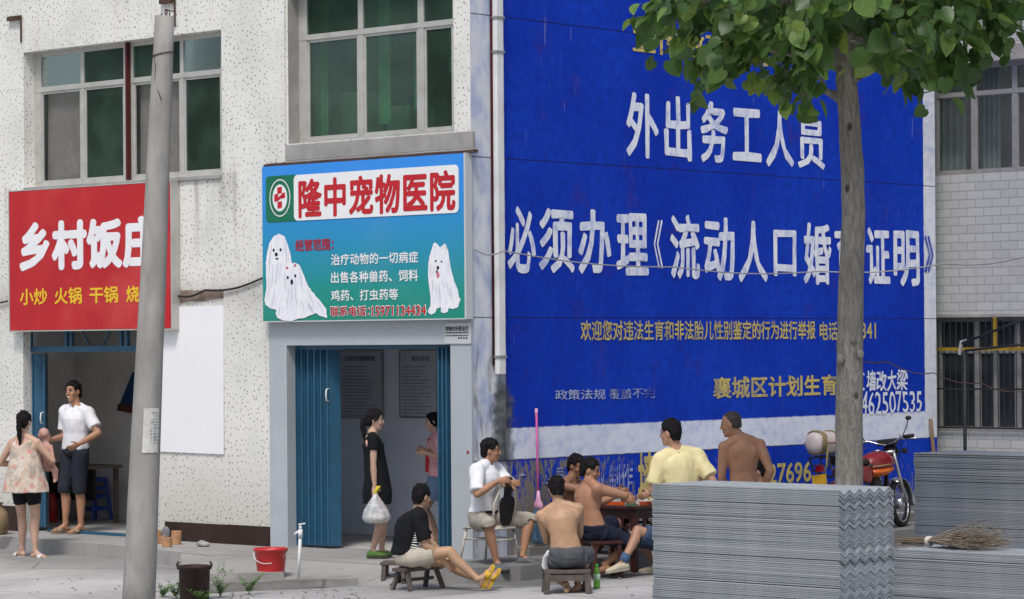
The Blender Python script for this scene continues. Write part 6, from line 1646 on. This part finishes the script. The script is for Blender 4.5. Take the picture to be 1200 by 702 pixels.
# --- smiling man in the restaurant doorway
b_ = Person('smiling man in a white t-shirt and dark shorts standing in the restaurant doorway', 87, 33.9, .0, 1.05, 232, 'tan')
b_.body(b_.p(88, 526), b_.p(90, 478), b_.p(86, 459), 236, ht=6, sa=236, wr=b_.p(61, 515, -.10), er=V3((.4, 1, -.3)), wl=b_.p(93, 520, -.30), el=V3((1, .1, .2)), ar=b_.p(77, 615, .0), al=b_.p(95, 616, -.05), footr=V3((-.75, -.6, 0)), footl=V3((-.6, -.75, 0)), curl=1.2, build=.95)
b_.hair('short'); b_.mouth.data.materials[0] = TEETH; b_.mouth.scale = (1, 1, 1)
b_.top('shirt', cloth('white_tee', (.72, .73, .76), .05), hem=-.02, sleeve=.72, grow=.026, sl_r=.074, fold=.008)
bm = BM()
for S_, E_ in ((b_.SR, b_.ER), (b_.SL_, b_.EL)):
    o_ = (S_-b_.N).normalized(); 
    for k in (-1, 1): tube(bm, [b_.N.lerp(S_, .5)+b_.up*.068+b_.sf*.02*k, S_+b_.up*.075+b_.sf*.022*k, S_.lerp(E_, .28)+o_*.082+b_.sf*.022*k, S_.lerp(E_, .62)+o_*.078+b_.sf*.022*k], [.006, .006, .006, .006], 5)
b_.part('shoulder_stripe', bm, cloth('navy_stripe', (.02, .025, .08)))
b_.shorts('shorts', cloth('dark_navy_cloth', (.022, .026, .036)), .98, .06, .102, .080, .007, below=.10)
b_.shoes('sandal', pbr('tan_sandal', (.30, .22, .14), .6, .2, 12, 0), 'sandal', .018)

# --- woman in black with the plastic bag
c_ = Person('woman in a short black dress standing in the clinic doorway with a plastic bag', 440, 29.55, 0, .91, 8, 'fair')
c_.body(c_.p(441.5, 559), c_.p(436, 509), c_.p(439, 492), 2, hp=4, women=True, build=.93, wr=c_.p(439, 574, -.18), er=V3((-.5, -.8, 0)), wl=c_.p(450, 572, .2), ar=c_.p(436, 645, -.04), al=c_.p(447, 645, .16), footr=V3((1, -.12, 0)), footl=V3((1, .15, 0)), curl=1.4)
c_.hair('pony')
black_dress = cloth('black_dress', (.010, .0105, .013), .25)
bm = BM(); s = c_.s
loft(bm, [(c_.p(442, 590.5), c_.hl*.165, c_.hf*.152), (c_.p(442, 576), c_.hl*.168, c_.hf*.155), c_.ring(.0, .185, .158), c_.ring(.3, .165, .145), c_.ring(.55, .162, .135), c_.ring(.76, .165, .135), c_.ring(.88, .15, .105), c_.ring(.965, .085, .08)], 24)
for S_, E_ in ((c_.SR, c_.ER), (c_.SL_, c_.EL)): ball(bm, S_, .068*s, 10); tube(bm, [c_.N+c_.up*.005, c_.N.lerp(S_, .55)+c_.up*.012, S_], [.052*s, .056*s, .06*s], 10); tube(bm, [S_, S_.lerp(E_, .42)], [.066*s, .066*s], 12)
remeshed('dress', bm, black_dress, c_.root, .0085, 4, .006, 8, 5)
c_.shoes('shoe', pbr('green_shoe_sole', (.05, .04, .03), .7, .2, 10, 0), 'shoe', .035, pbr('green_shoe', (.085, .19, .035), .5, .15, 10, 0))

bagp = c_.WR.copy(); wb_ = WM[c_.root.name] @ (c_.WR+V3((.01, -.01, -.085)))
bag = thing('plastic_bag', 'translucent white plastic bag of rice held by the woman in black', 'bag', wb_-Vector((0, 0, .33)))
def bag_mat():
    t = NT('thin_plastic'); tr = t.n('BsdfTransparent'); tr.inputs[0].default_value = (.93, .95, .97, 1); p = t.coords('Object')
    n = t.noise(p, 16, 5, .6, 1.0); t.fin((.78, .80, .83), .3, 0, .5); mx = t.n('MixShader'); t.put(mx.inputs[0], t.math('ADD', .42, t.math('MULTIPLY', t.step(n, .45, .7), .35))); t.l(tr.outputs[0], mx.inputs[1]); t.l(t.b.outputs[0], mx.inputs[2]); t.l(mx.outputs[0], t.out.inputs[0]); return t.m
bm = BM(); W0 = wb_
lathe(bm, W0-Vector((0, 0, .30)), [(.05, 0), (.10, .01), (.132, .045), (.135, .08), (.115, .14), (.07, .22), (.028, .285), (.012, .32)], 26)
for v in bm.verts:
    d = v.co-W0; an = math.atan2(d.y, d.x); v.co += Vector((d.x, d.y, 0))*(.10*math.sin(an*7+d.z*14)+.08*math.sin(an*3))
obj('bag_skin', bm, bag_mat(), bag, True)
bm = BM(); ball(bm, W0-Vector((0, 0, .245)), (.112, .105, .052), 16); jitter(bm, .012, 12); obj('bag_contents', bm, pbr('pale_food', (.66, .62, .52), .8, .15, 30, .2), bag, True)
bm = BM(); tube(bm, [W0-Vector((0, 0, .02)), W0+Vector((.0, 0, .03)), W0+Vector((.03*_ct, .03*_st, .07)), W0+Vector((.05*_ct, .05*_st, .075))], [.016, .018, .02, .012], 10); obj('bag_handle', bm, pbr('yellow_print_plastic', (.62, .50, .03), .4, .1, 10, 0), bag, True)
bm = BM(); ball(bm, W0+Vector((.04*_ct, .04*_st, -.075)), (.02, .02, .028), 10); obj('red_tag', bm, M['red_plastic'], bag, True)

# --- woman in pink behind the right folding door
d_ = Person('woman in a pink blouse and denim skirt half hidden by the right folding door', 511, 31.45, .004, .865, 176, 'fair')
d_.body(d_.p(513, 559), d_.p(512, 509.5), d_.p(507.5, 494.5), 182, hp=8, women=True, sa=190, wr=d_.p(497, 527, -.18), er=V3((.8, -.2, -.8)), wl=d_.p(499, 531, -.24), el=V3((.6, -.5, -.8)), ar=d_.p(514, 631, .08), al=d_.p(508, 633, -.12), footr=V3((-.9, .1, 0)), footl=V3((-.5, -.7, 0)), curl=1.3)
d_.hair('bun')
d_.top('blouse', cloth('pink_cloth', (.62, .33, .36), .1), hem=.02, sleeve=.75, grow=.026, sl_r=.08, fold=.007)
bm = BM(); loft(bm, [d_.ring(.92, .07, .07, .05), d_.ring(.6, .085, .09, .065), d_.ring(.12, .10, .09, .075)], 14); remeshed('red_top', bm, cloth('red_cloth', (.48, .03, .05)), d_.root, .008, 3)
d_.skirt('skirt', cloth('denim_blue', (.13, .20, .32), .2), .50, .205, .18)
d_.shoes('shoe', pbr('dark_sandal', (.10, .10, .105), .6, .2, 10, 0), 'sandal', .025)

# --- man in black t-shirt on the low wooden bench
e_ = Person('man in a black t-shirt sitting on a low bench with his legs stretched out', 482, 27.45, -.15, .97, 18, 'pale_tan')
e_.bow = .06
e_.sole = [V3((-.93, -.25, .35)), V3((-.9, -.2, .4))]
e_.body(e_.p(477, 648), e_.p(489, 601, .06), e_.p(494, 582, .08), 40, hp=6, sa=12, hipa=8, wr=e_.p(520, 657, -.10), er=V3((-.3, -.6, -1)), wl=e_.p(526, 660, .12), el=V3((.3, .5, -1)), ar=e_.p(561, 680, -.18), al=e_.p(567, 682, .10), kr=V3((.1, 0, 1)), kl=V3((.1, 0, 1)), footr=V3((.45, -.15, .95)), footl=V3((.55, .12, .9)), curl=.4, handr=V3((.7, .2, -.7)), handl=V3((.5, -.2, -.75)))
e_.hair('short')
blk = cloth('black_tee', (.011, .0115, .014), .25)
e_.top('shirt', blk, hem=-.03, sleeve=.82, grow=.026, sl_r=.076, fold=.009)
bm = BM()
for k in range(9):
    t_ = .02+.055*k; an = R(-26+k*6)
    c = e_.P.lerp(e_.N, t_)-e_.sl*(.168+.004*k)*1.02-e_.sf*.0; fwd_ = e_.sf
    p0 = c+fwd_*(-.015); p1 = c+fwd_*(.065+.012*math.sin(k))+V3((0, 0, -.015+.008*k)); tube(bm, [p0-e_.sl*.006, p0.lerp(p1, .5)-e_.sl*.010, p1-e_.sl*.004], [.004, .006, .003], 6)
e_.part('printed_stripes', bm, cloth('white_print', (.72, .72, .70), .05))
e_.shorts('shorts', cloth('khaki_cloth', (.50, .46, .38), .1), .62, .12, .108, .092, .007)
e_.shoes('sandal', pbr('yellow_sandal', (.58, .36, .035), .55, .12, 10, 0), 'sandal', .028)

# --- man in the white shirt astride a chair
f_ = Person('man in a white shirt and khaki shorts sitting astride a reversed metal chair', 572, 28.85, 0, .99, 318, 'tan')
f_.body(f_.p(567, 606), f_.p(570, 545), f_.p(574.5, 528), 356, hp=3, sa=330, hipa=318, wr=f_.p(583, 564, -.30), er=V3((-.6, -.5, -1)), wl=f_.p(597, 566, -.20), el=V3((.9, .3, -1)), ar=f_.p(582, 659, -.40), al=f_.p(612, 653, -.06), kr=V3((.15, -1, .5)), kl=V3((1, .1, .5)), footr=V3((.55, -.8, 0)), footl=V3((.95, -.1, 0)), curl=1.5, handr=V3((.9, .1, .15)), handl=V3((.8, -.3, .0)))
f_.hair('short')
f_.top('shirt', cloth('white_shirt', (.76, .77, .80), .05), hem=.09, sleeve=.88, grow=.024, sl_r=.075, fold=.008)
bm = BM(); N_ = f_.N
for sd_ in (-1, 1): tube(bm, [N_-f_.sf*.055+f_.up*.045, N_+f_.sl*sd_*.055+f_.up*.035, N_+f_.sl*sd_*.045+f_.sf*.055-f_.up*.01, N_+f_.sf*.085-f_.up*.05], [.016, .02, .02, .008], 8)
f_.part('collar', bm, cloth('white_collar', (.78, .79, .82), .04))
f_.shorts('shorts', cloth('grey_khaki_cloth', (.36, .33, .28), .12), .97, .14, .104, .080, .008, below=.04)
bm = BM(); r_ = f_.ring(.115, .158, .119); tube(bm, [r_[0]+r_[1]*1.03*math.cos(t_)+r_[2]*1.05*math.sin(t_) for t_ in [2*math.pi*k/28 for k in range(29)]], [(.018, .006)]*29, 6, ref=(0, 0, 1)); f_.part('belt', bm, M['black'])
f_.shoes('shoe', pbr('dark_shoe_sole', (.03, .03, .03), .7, .2, 10, 0), 'shoe', .02, pbr('grey_cloth_shoe', (.10, .11, .12), .7, .2, 10, 0))
# his chair: cream tube frame, black shaped back in front of his chest
def lw(P_, q): return (WM[P_.root.name] if hasattr(P_, 'root') else WM['_spot']) @ q
cream = pbr('cream_metal', (.55, .52, .44), .45, .1, 10, 0, dirt=(.25, .2, .15), dirt_amt=.5); blkp = pbr('black_panel', (.015, .015, .016), .55, .25, 14, .05)
seat_z = f_.p(560, 617.5).z; seat_c = f_.p(574, 616); fch = thing('metal_chair', 'reversed metal chair with black shaped back ridden by the man in white', 'chair', lw(f_, V3((seat_c.x, -.02, 0))), TH+R(-40))
MI = WM[fch.name].inverted()
def cl(v): return v
hx = .20; sd2 = .19
bm = BM(); loft(bm, [((-.21, 0, seat_z-.015), (0, .19, 0), (0, 0, .012)), ((-.16, 0, seat_z), (0, .20, 0), (0, 0, .02)), ((.16, 0, seat_z), (0, .19, 0), (0, 0, .02)), ((.21, 0, seat_z-.012), (0, .17, 0), (0, 0, .012))], 20); obj('seat', bm, cream, fch, True, local=True)
for sx, sy in ((-1, -1), (-1, 1), (1, -1), (1, 1)):
    bm = BM(); tube(bm, [(sx*.17, sy*.165, seat_z-.02), (sx*.235, sy*.20, .0)], .013, 8); tube(bm, [(sx*.235, sy*.2, 0), (sx*.236, sy*.201, .018)], .017, 8)
    obj('leg', bm, cream if sx < 0 else M['alu_dark'], fch, True, local=True)
bm = BM(); tube(bm, [(-.195, -.175, .24), (-.195, .175, .24)], .009, 6); tube(bm, [(.195, -.175, .24), (.195, .175, .24)], .009, 6)
for sy in (-1, 1): tube(bm, [(-.195, sy*.178, .25), (.195, sy*.178, .25)], .009, 6)
obj('stretcher', bm, cream, fch, True, local=True)
bm = BM(); bt = f_.p(592, 559).z
for sy in (-1, 1): tube(bm, [(.18, sy*.165, seat_z), (.20, sy*.165, seat_z+.24), (.235, sy*.115, bt-.12), (.25, sy*.075, bt-.02), (.252, sy*.03, bt+.012)], .012, 8)
tube(bm, [(.252, -.032, bt+.011), (.252, .032, bt+.011)], .012, 8)
obj('back_frame', bm, cream, fch, True, local=True)
bm = BM(); pts = [(.045, 0), (.082, .04), (.112, .17), (.116, .24), (.098, .28), (.056, .30), (.058, .34), (.055, bt-seat_z-.03), (.03, bt-seat_z-.012)]
def bx_(z): return .20+.052*min(1, z/(bt-seat_z))
prism(bm, [(bx_(z), y, seat_z+.02+z) for y, z in pts]+[(bx_(z), -y, seat_z+.02+z) for y, z in pts[::-1]], (.016, 0, 0)); obj('backrest', bm, blkp, fch, local=True, bevel=.004)

# --- shirtless man on the wooden stool, seen from behind
g_ = Person('shirtless man in grey shorts on a wooden stool with his back to the viewer', 664, 27.0, -.15, .97, 82, 'pale_tan')
g_.bow = .035
g_.body(g_.p(665, 649), g_.p(655, 594, .08), g_.p(652, 573, .13), 98, hp=16, sa=84, wr=g_.p(672, 634, .40), er=V3((.3, -.2, -1)), wl=g_.p(656, 634, .40), el=V3((-.25, -.2, -1)), ar=g_.p(676, 684, .12), al=g_.p(664, 686, -.02), kr=V3((.35, .9, .3)), kl=V3((-.2, 1, .3)), footr=V3((.5, .75, 0)), footl=V3((.15, .95, 0)), build=1.0, curl=1.0)
g_.hair('short')
g_.shorts('shorts', cloth('grey_cloth', (.10, .105, .115), .2), .8, .14, .112, .095, .008)
bm = BM(); tube(bm, [g_.P-g_.hl*-.17+V3((0, -.03, .03)), g_.P+g_.hl*.20+V3((0, -.01, -.03)), g_.P+g_.hl*.215+V3((0, .02, -.11)), g_.P+g_.hl*.20+V3((0, .0, -.16))], [(.012, .04), (.016, .05), (.018, .05), (.012, .04)], 10); g_.part('white_trim', bm, cloth('white_cloth', (.72, .73, .75), .06))
g_.root['label'] = g_.label

# --- shirtless man in navy shorts leaning on the table
h_ = Person('shirtless man in dark navy shorts leaning over the mahjong table, head turned right', 708, 28.75, -.15, 1.02, 28, 'tan')
h_.bow = .05
h_.body(h_.p(695, 618), h_.p(690, 567, .02), h_.p(691, 551, .05), 352, hp=12, sa=24, hipa=46, wr=h_.p(730, 585, .12), er=V3((.3, -1, .15)), wl=h_.p(724, 580, .48), el=V3((.2, .4, -.6)), ar=h_.p(706, 663, -.02), al=h_.p(716, 660, .28), kr=V3((.75, .45, .02)), kl=V3((.75, .7, .05)), footr=V3((.9, .1, 0)), footl=V3((.9, .3, 0)), build=1.04, curl=.9, handr=V3((1, .2, -.05)), handl=V3((1, .1, -.1)))
h_.hair('short')
h_.shorts('shorts', cloth('navy_cloth', (.018, .022, .040), .25), .9, .07, .112, .094, .008)
h_.shoes('sandal', pbr('brown_sandal', (.08, .05, .04), .7, .2, 10, 0), 'sandal', .015)

# --- man behind him between the table and the wall
i_ = Person('shirtless player mostly hidden behind the man in navy shorts, by the wall', 672, 30.1, 0, .99, 330, 'brown')
i_.body(i_.p(667, 618), i_.p(669, 563), i_.p(675, 546), 318, hp=14, sa=332, wr=i_.p(718, 579, -.26), er=V3((.1, -.5, -.8)), wl=i_.p(722, 574, .1), el=V3((.2, .4, -.8)), ar=i_.p(690, 660, -.18), al=i_.p(694, 656, .14), kr=V3((1, -.3, .4)), kl=V3((1, .2, .4)), curl=1.0, handr=V3((1, -.1, -.1)), handl=V3((1, -.2, -.1)))
i_.hair('short'); i_.shorts('shorts', cloth('dark_cloth', (.03, .03, .035)), .85, .07, .11, .092)

# --- player on the right, mostly hidden by the sheets
j_ = Person('seated player in denim shorts and blue sock, mostly hidden behind the front stack', 800, 29.05, -.15, .99, 178, 'mid')
j_.body(j_.p(788, 634), j_.p(813, 573), j_.p(821, 556), 172, hp=10, wr=j_.p(762, 578, .45), wl=j_.p(763, 577, -.02), er=V3((.2, .4, -.8)), el=V3((.1, -.4, -.8)), handl=V3((-.9, .2, -.4)), handr=V3((-.9, .1, -.3)), ar=j_.p(770, 662, .25), al=j_.p(730, 659, -.42), kr=V3((-1, .2, .3)), kl=V3((-1, -.3, .6)), footr=V3((-.9, .2, 0)), footl=V3((-.85, -.3, -.10)), curl=1)
j_.hair('short'); j_.top('shirt', cloth('dark_grey_tee', (.04, .045, .05)), hem=0, sleeve=.7, grow=.02)
j_.shorts('shorts', cloth('denim_dark', (.055, .085, .16), .25), .82, .1, .115, .10, .008)
bm = BM(); tube(bm, [j_.AL, j_.AL.lerp(j_.KL, .22)], [.046, .050], 14); j_.part('sock', bm, cloth('blue_sock', (.07, .12, .22)))
j_.shoes('shoe', pbr('pale_shoe_sole', (.4, .38, .3), .7, .1, 10, 0), 'shoe', .02, pbr('cream_canvas', (.52, .47, .34), .8, .12, 12, .05))

# --- man in the yellow t-shirt
k_ = Person('man in a pale yellow t-shirt standing just behind the front stack of roofing sheets', 797, 25.5, -.15, .975, 120, 'mid')
k_.body(k_.p(800, 590), k_.p(795, 530), k_.p(786, 507), 150, hp=4, sa=104, wl=k_.p(778, 588, .12), el=V3((-.6, -.6, -.3)), wr=k_.p(822, 588, .05), er=V3((.7, -.6, 0)), build=.93, curl=1.0, handl=V3((-.8, .45, -.2)))
k_.hair('short')
k_.top('shirt', cloth('pale_yellow_tee', (.72, .64, .36), .07), hem=-.06, sleeve=.80, grow=.026, sl_r=.076, fold=.009)
k_.shorts('shorts', cloth('grey_trousers', (.10, .10, .11)), .98, .1, .108, .08, .006, below=.1)

# --- shirtless older man standing
l_ = Person('shirtless older man with thinning hair standing behind the front stack, hands on hips', 872, 26.6, -.15, 1.0, 118, 'tan')
l_.body(l_.p(873, 578), l_.p(869, 516), l_.p(857, 497), 160, hp=8, sa=106, wl=l_.p(853, 576, .16), el=V3((-.5, -1, -.2)), wr=l_.p(893, 576, .05), er=V3((.6, -1, .1)), build=.96, belly=.03, curl=1.0, handl=V3((.3, .4, -.8)), handr=V3((-.5, .5, -.5)))
l_.hair('thin', HAIRG)
l_.shorts('shorts', cloth('dark_brown_shorts', (.035, .028, .024)), .95, .07, .112, .092, .006)

# --- onlooker hidden behind him
m_ = Person('seated onlooker almost hidden behind the shirtless older man', 893, 28.9, -.15, .96, 150, 'mid')
m_.body(m_.p(893, 632), m_.p(893, 572), m_.p(890, 553), 165, hp=10, wr=m_.p(878, 632, .1), wl=m_.p(872, 634, -.1), ar=m_.p(876, 668, .2), al=m_.p(868, 670, -.1), kr=V3((-1, .3, .3)), kl=V3((-1, -.1, .3)))
m_.hair('short'); m_.shorts('shorts', cloth('olive_cloth', (.06, .065, .04)), .85, .07, .11, .09)

# ------------------------------------------------------------------ stools, bench, table
wood = pbr('grey_stool_wood', (.10, .085, .075), .8, .4, 18, .3, stretch=(1, 1, .4)); dkred = pbr('dark_red_wood', (.055, .014, .012), .45, .3, 12, .08, spec=.4)
def stool(P_, x0, x1, y0, y1, ztop, lab, mat, rz=0.0, splay=.03, leg_w=.045, group=None):
    """local to the sitter's frame: seat rectangle and height"""
    cxy = V3(((x0+x1)/2, (y0+y1)/2, 0)); t_ = thing('wooden_stool', lab, 'stool', lw(P_, cxy), TH+rz, group)
    hx_, hy_ = (x1-x0)/2, (y1-y0)/2
    bm = BM(); box(bm, (-hx_, -hy_, ztop-.035), (hx_, hy_, ztop)); bmesh.ops.subdivide_edges(bm, edges=bm.edges, cuts=3, use_grid_fill=True); jitter(bm, .004, 9, hx_*100); obj('seat', bm, mat, t_, local=True, bevel=.006)
    for sx in (-1, 1):
        for sy in (-1, 1):
            bm = BM(); beam(bm, (sx*(hx_-.035), sy*(hy_-.03), ztop-.036), (sx*(hx_-.035+splay), sy*(hy_-.03+splay), .002), leg_w, leg_w, ref=(1, 0, 0)); obj('leg', bm, mat, t_, local=True, bevel=.004)
    return t_, hx_, hy_
zt_ = g_.p(664, 657).z-.0
g_top = g_.P.z-.145
t_, hx_, hy_ = stool(g_, g_.p(636, 657).x, g_.p(691, 657).x, -.14, .16, g_top, 'weathered wooden stool under the shirtless man with his back turned', wood, R(4), .012, .055)
bm = BM(); beam(bm, (-hx_+.03, -hy_+.02, g_top-.075), (hx_-.03, -hy_+.02, g_top-.075), .06, .02); beam(bm, (-hx_+.03, hy_-.02, g_top-.075), (hx_-.03, hy_-.02, g_top-.075), .06, .02); obj('apron', bm, wood, t_, local=True)
e_top = e_.P.z-.14
eb = thing('wooden_bench', 'low weathered wooden bench under the man in the black t-shirt', 'bench', lw(e_, V3((e_.p(489, 660).x, .10, 0))), TH+R(48))
bm = BM(); box(bm, (-.27, -.085, e_top-.035), (.27, .085, e_top)); bmesh.ops.subdivide_edges(bm, edges=bm.edges, cuts=3, use_grid_fill=True); jitter(bm, .005, 9); obj('seat', bm, wood, eb, local=True, bevel=.006)
for sx in (-.20, .20):
    for sy in (-1, 1): bm = BM(); beam(bm, (sx, sy*.06, e_top-.036), (sx+(.03 if sx > 0 else -.03), sy*.12, .002), .042, .035, ref=(1, 0, 0)); obj('leg', bm, wood, eb, local=True, bevel=.004)
bm = BM(); beam(bm, (-.215, 0, e_top*.45), (.215, 0, e_top*.45), .03, .025); obj('stretcher', bm, wood, eb, local=True)
_b = Person('', 456, 28.25, -.15, 1, 0, 'tan'); WM['_spot'] = Matrix.Translation(_b.loc) @ Matrix.Rotation(TH, 4, 'Z')
stool(_b, -.09, .17, -.10, .10, _b.p(455, 657.5).z, 'small empty wooden stool behind the man in the black t-shirt', wood, R(-8), .01, .042)
stool(h_, -.18, .14, -.15, .15, h_.P.z-.13, 'dark red stool under the man in navy shorts at the table', dkred, R(15), .02, .04)
stool(i_, -.17, .15, -.15, .15, i_.P.z-.13, 'stool by the wall under the hidden shirtless player', dkred, 0, .02, .04)
stool(j_, -.14, .2, -.15, .15, j_.P.z-.13, 'stool under the player in denim shorts behind the front stack', wood, 0, .02, .045)
stool(m_, -.17, .17, -.15, .15, m_.P.z-.13, 'stool under the onlooker behind the shirtless older man', wood, 0, .02, .045)
# table
tx1, ty0 = 1.28, 1.06; tw = .80; tz = at(745, 594, 29.28).z+.15
tc = Vector((tx1-tw/2, ty0+tw/2, -.15)); tab = thing('mahjong_table', 'dark red wooden table with an openwork apron where the men play', 'table', tc)
h2 = tw/2
bm = BM(); box(bm, (-h2-.02, -h2-.02, tz-.035), (h2+.02, h2+.02, tz)); obj('tabletop', bm, dkred, tab, local=True, bevel=.008)
bm = BM(); box(bm, (-h2+.03, -h2+.03, tz+.0005), (h2-.03, h2-.03, tz+.004)); obj('table_cloth_inset', bm, cloth('green_felt', (.04, .09, .05)), tab, local=True)
for sx in (-1, 1):
    for sy in (-1, 1): bm = BM(); beam(bm, (sx*(h2-.035), sy*(h2-.035), 0), (sx*(h2-.035), sy*(h2-.035), tz-.036), .062, .062); obj('leg', bm, dkred, tab, local=True, bevel=.006)
for k in range(4):
    bm = BM(); e0, e1 = -h2+.07, h2-.07
    def bb(u0, u1, z0, z1, d0=.02):
        y = -h2+.035; box(bm, (u0, y-d0/2, z0), (u1, y+d0/2, z1))
    bb(e0, e1, tz-.13, tz-.037, .024); bb(e0, e1, tz-.235, tz-.205)
    n = 5
    for q in range(n+1): u = e0+(e1-e0)*q/n; bb(max(e0, u-.022), min(e1, u+.022), tz-.2045, tz-.1305, .018)
    bm.transform(Matrix.Rotation(math.pi/2*k, 4, 'Z')); obj('apron', bm, dkred, tab, local=True)
# tiles on the table
tilew = pbr('ivory_tile', (.70, .68, .62), .35, .05, 10, 0); tileo = pbr('orange_tile_back', (.60, .09, .015), .35, .1, 10, 0)
bm = BM(); box(bm, (-.0135, -.010, 0), (.0135, .0, .036)); me_t = None
box(bm, (-.0135, .0002, 0), (.0135, .009, .036), 1)
proto = obj('mahjong_tile', bm, (tilew, tileo)); TG = 'mahjong tiles on the dark red table'
rt2 = random.Random(4); first = True
def tile(x, y, rz, flat, z=0):
    global first
    o = proto if first else proto.copy()
    if not first: COL.objects.link(o)
    first = False
    o.location = tc+Vector((x, y, tz+.0045+z)); o.rotation_euler = (R(-90) if flat == 1 else (R(90) if flat == 2 else 0), 0, rz)
    if flat == 1: o.location.z += .0; o.location.z += .010
    if flat == 2: o.location.z += .010
    setprops(o, 'ivory and orange mahjong tile lying on the dark red table', 'tile', TG)
for sd_ in range(4):
    a0 = math.pi/2*sd_
    for k in range(17):
        if sd_ == 2 and k % 3 == 0: continue
        u = -.245+k*.0285; v = -h2+.055; x = u*math.cos(a0)-v*math.sin(a0); y = u*math.sin(a0)+v*math.cos(a0)
        tile(x, y, a0+math.pi+rt2.uniform(-.03, .03), 0 if True else 2)
    for k in range(8):
        u = -.14+k*.0285; v = -h2+.15; x = u*math.cos(a0)-v*math.sin(a0); y = u*math.sin(a0)+v*math.cos(a0)
        tile(x, y, a0, 1); 
for k in range(16): tile(rt2.uniform(-.14, .14), rt2.uniform(-.14, .14), rt2.uniform(0, 6), 2 if k % 2 else 1)
# green drink bottle by the stool
gb = G(699.5, 690, -.15); bt_ = thing('drink_bottle', 'green plastic drink bottle standing beside the wooden stool', 'bottle', gb)
bm = BM(); lathe(bm, gb, [(.022, 0), (.031, .006), (.032, .05), (.029, .09), (.032, .12), (.032, .15), (.022, .19), (.013, .205), (.013, .215)], 20); 
def bottle_mat():
    t = NT('green_bottle'); tr = t.n('BsdfTransparent'); tr.inputs[0].default_value = (.55, .85, .35, 1); t.fin((.16, .42, .06), .15, 0, .5); mx = t.n('MixShader'); mx.inputs[0].default_value = .6; t.l(tr.outputs[0], mx.inputs[1]); t.l(t.b.outputs[0], mx.inputs[2]); t.l(mx.outputs[0], t.out.inputs[0]); return t.m
obj('body', bm, bottle_mat(), bt_, True)
bm = BM(); lathe(bm, gb+Vector((0, 0, .216)), [(.015, 0), (.016, .004), (.016, .02), (.012, .023)], 14); obj('cap', bm, pbr('green_cap', (.06, .40, .05), .4, .08, 10, 0), bt_, True)
bm = BM(); lathe(bm, gb+Vector((0, 0, .085)), [(.0318, 0), (.0332, .001), (.0332, .058), (.0318, .059)], 20); obj('bottle_label', bm, pbr('pale_green_wrap', (.40, .58, .45), .5, .25, 40, 0), bt_, True)

bpy.data.scenes.remove(TS)
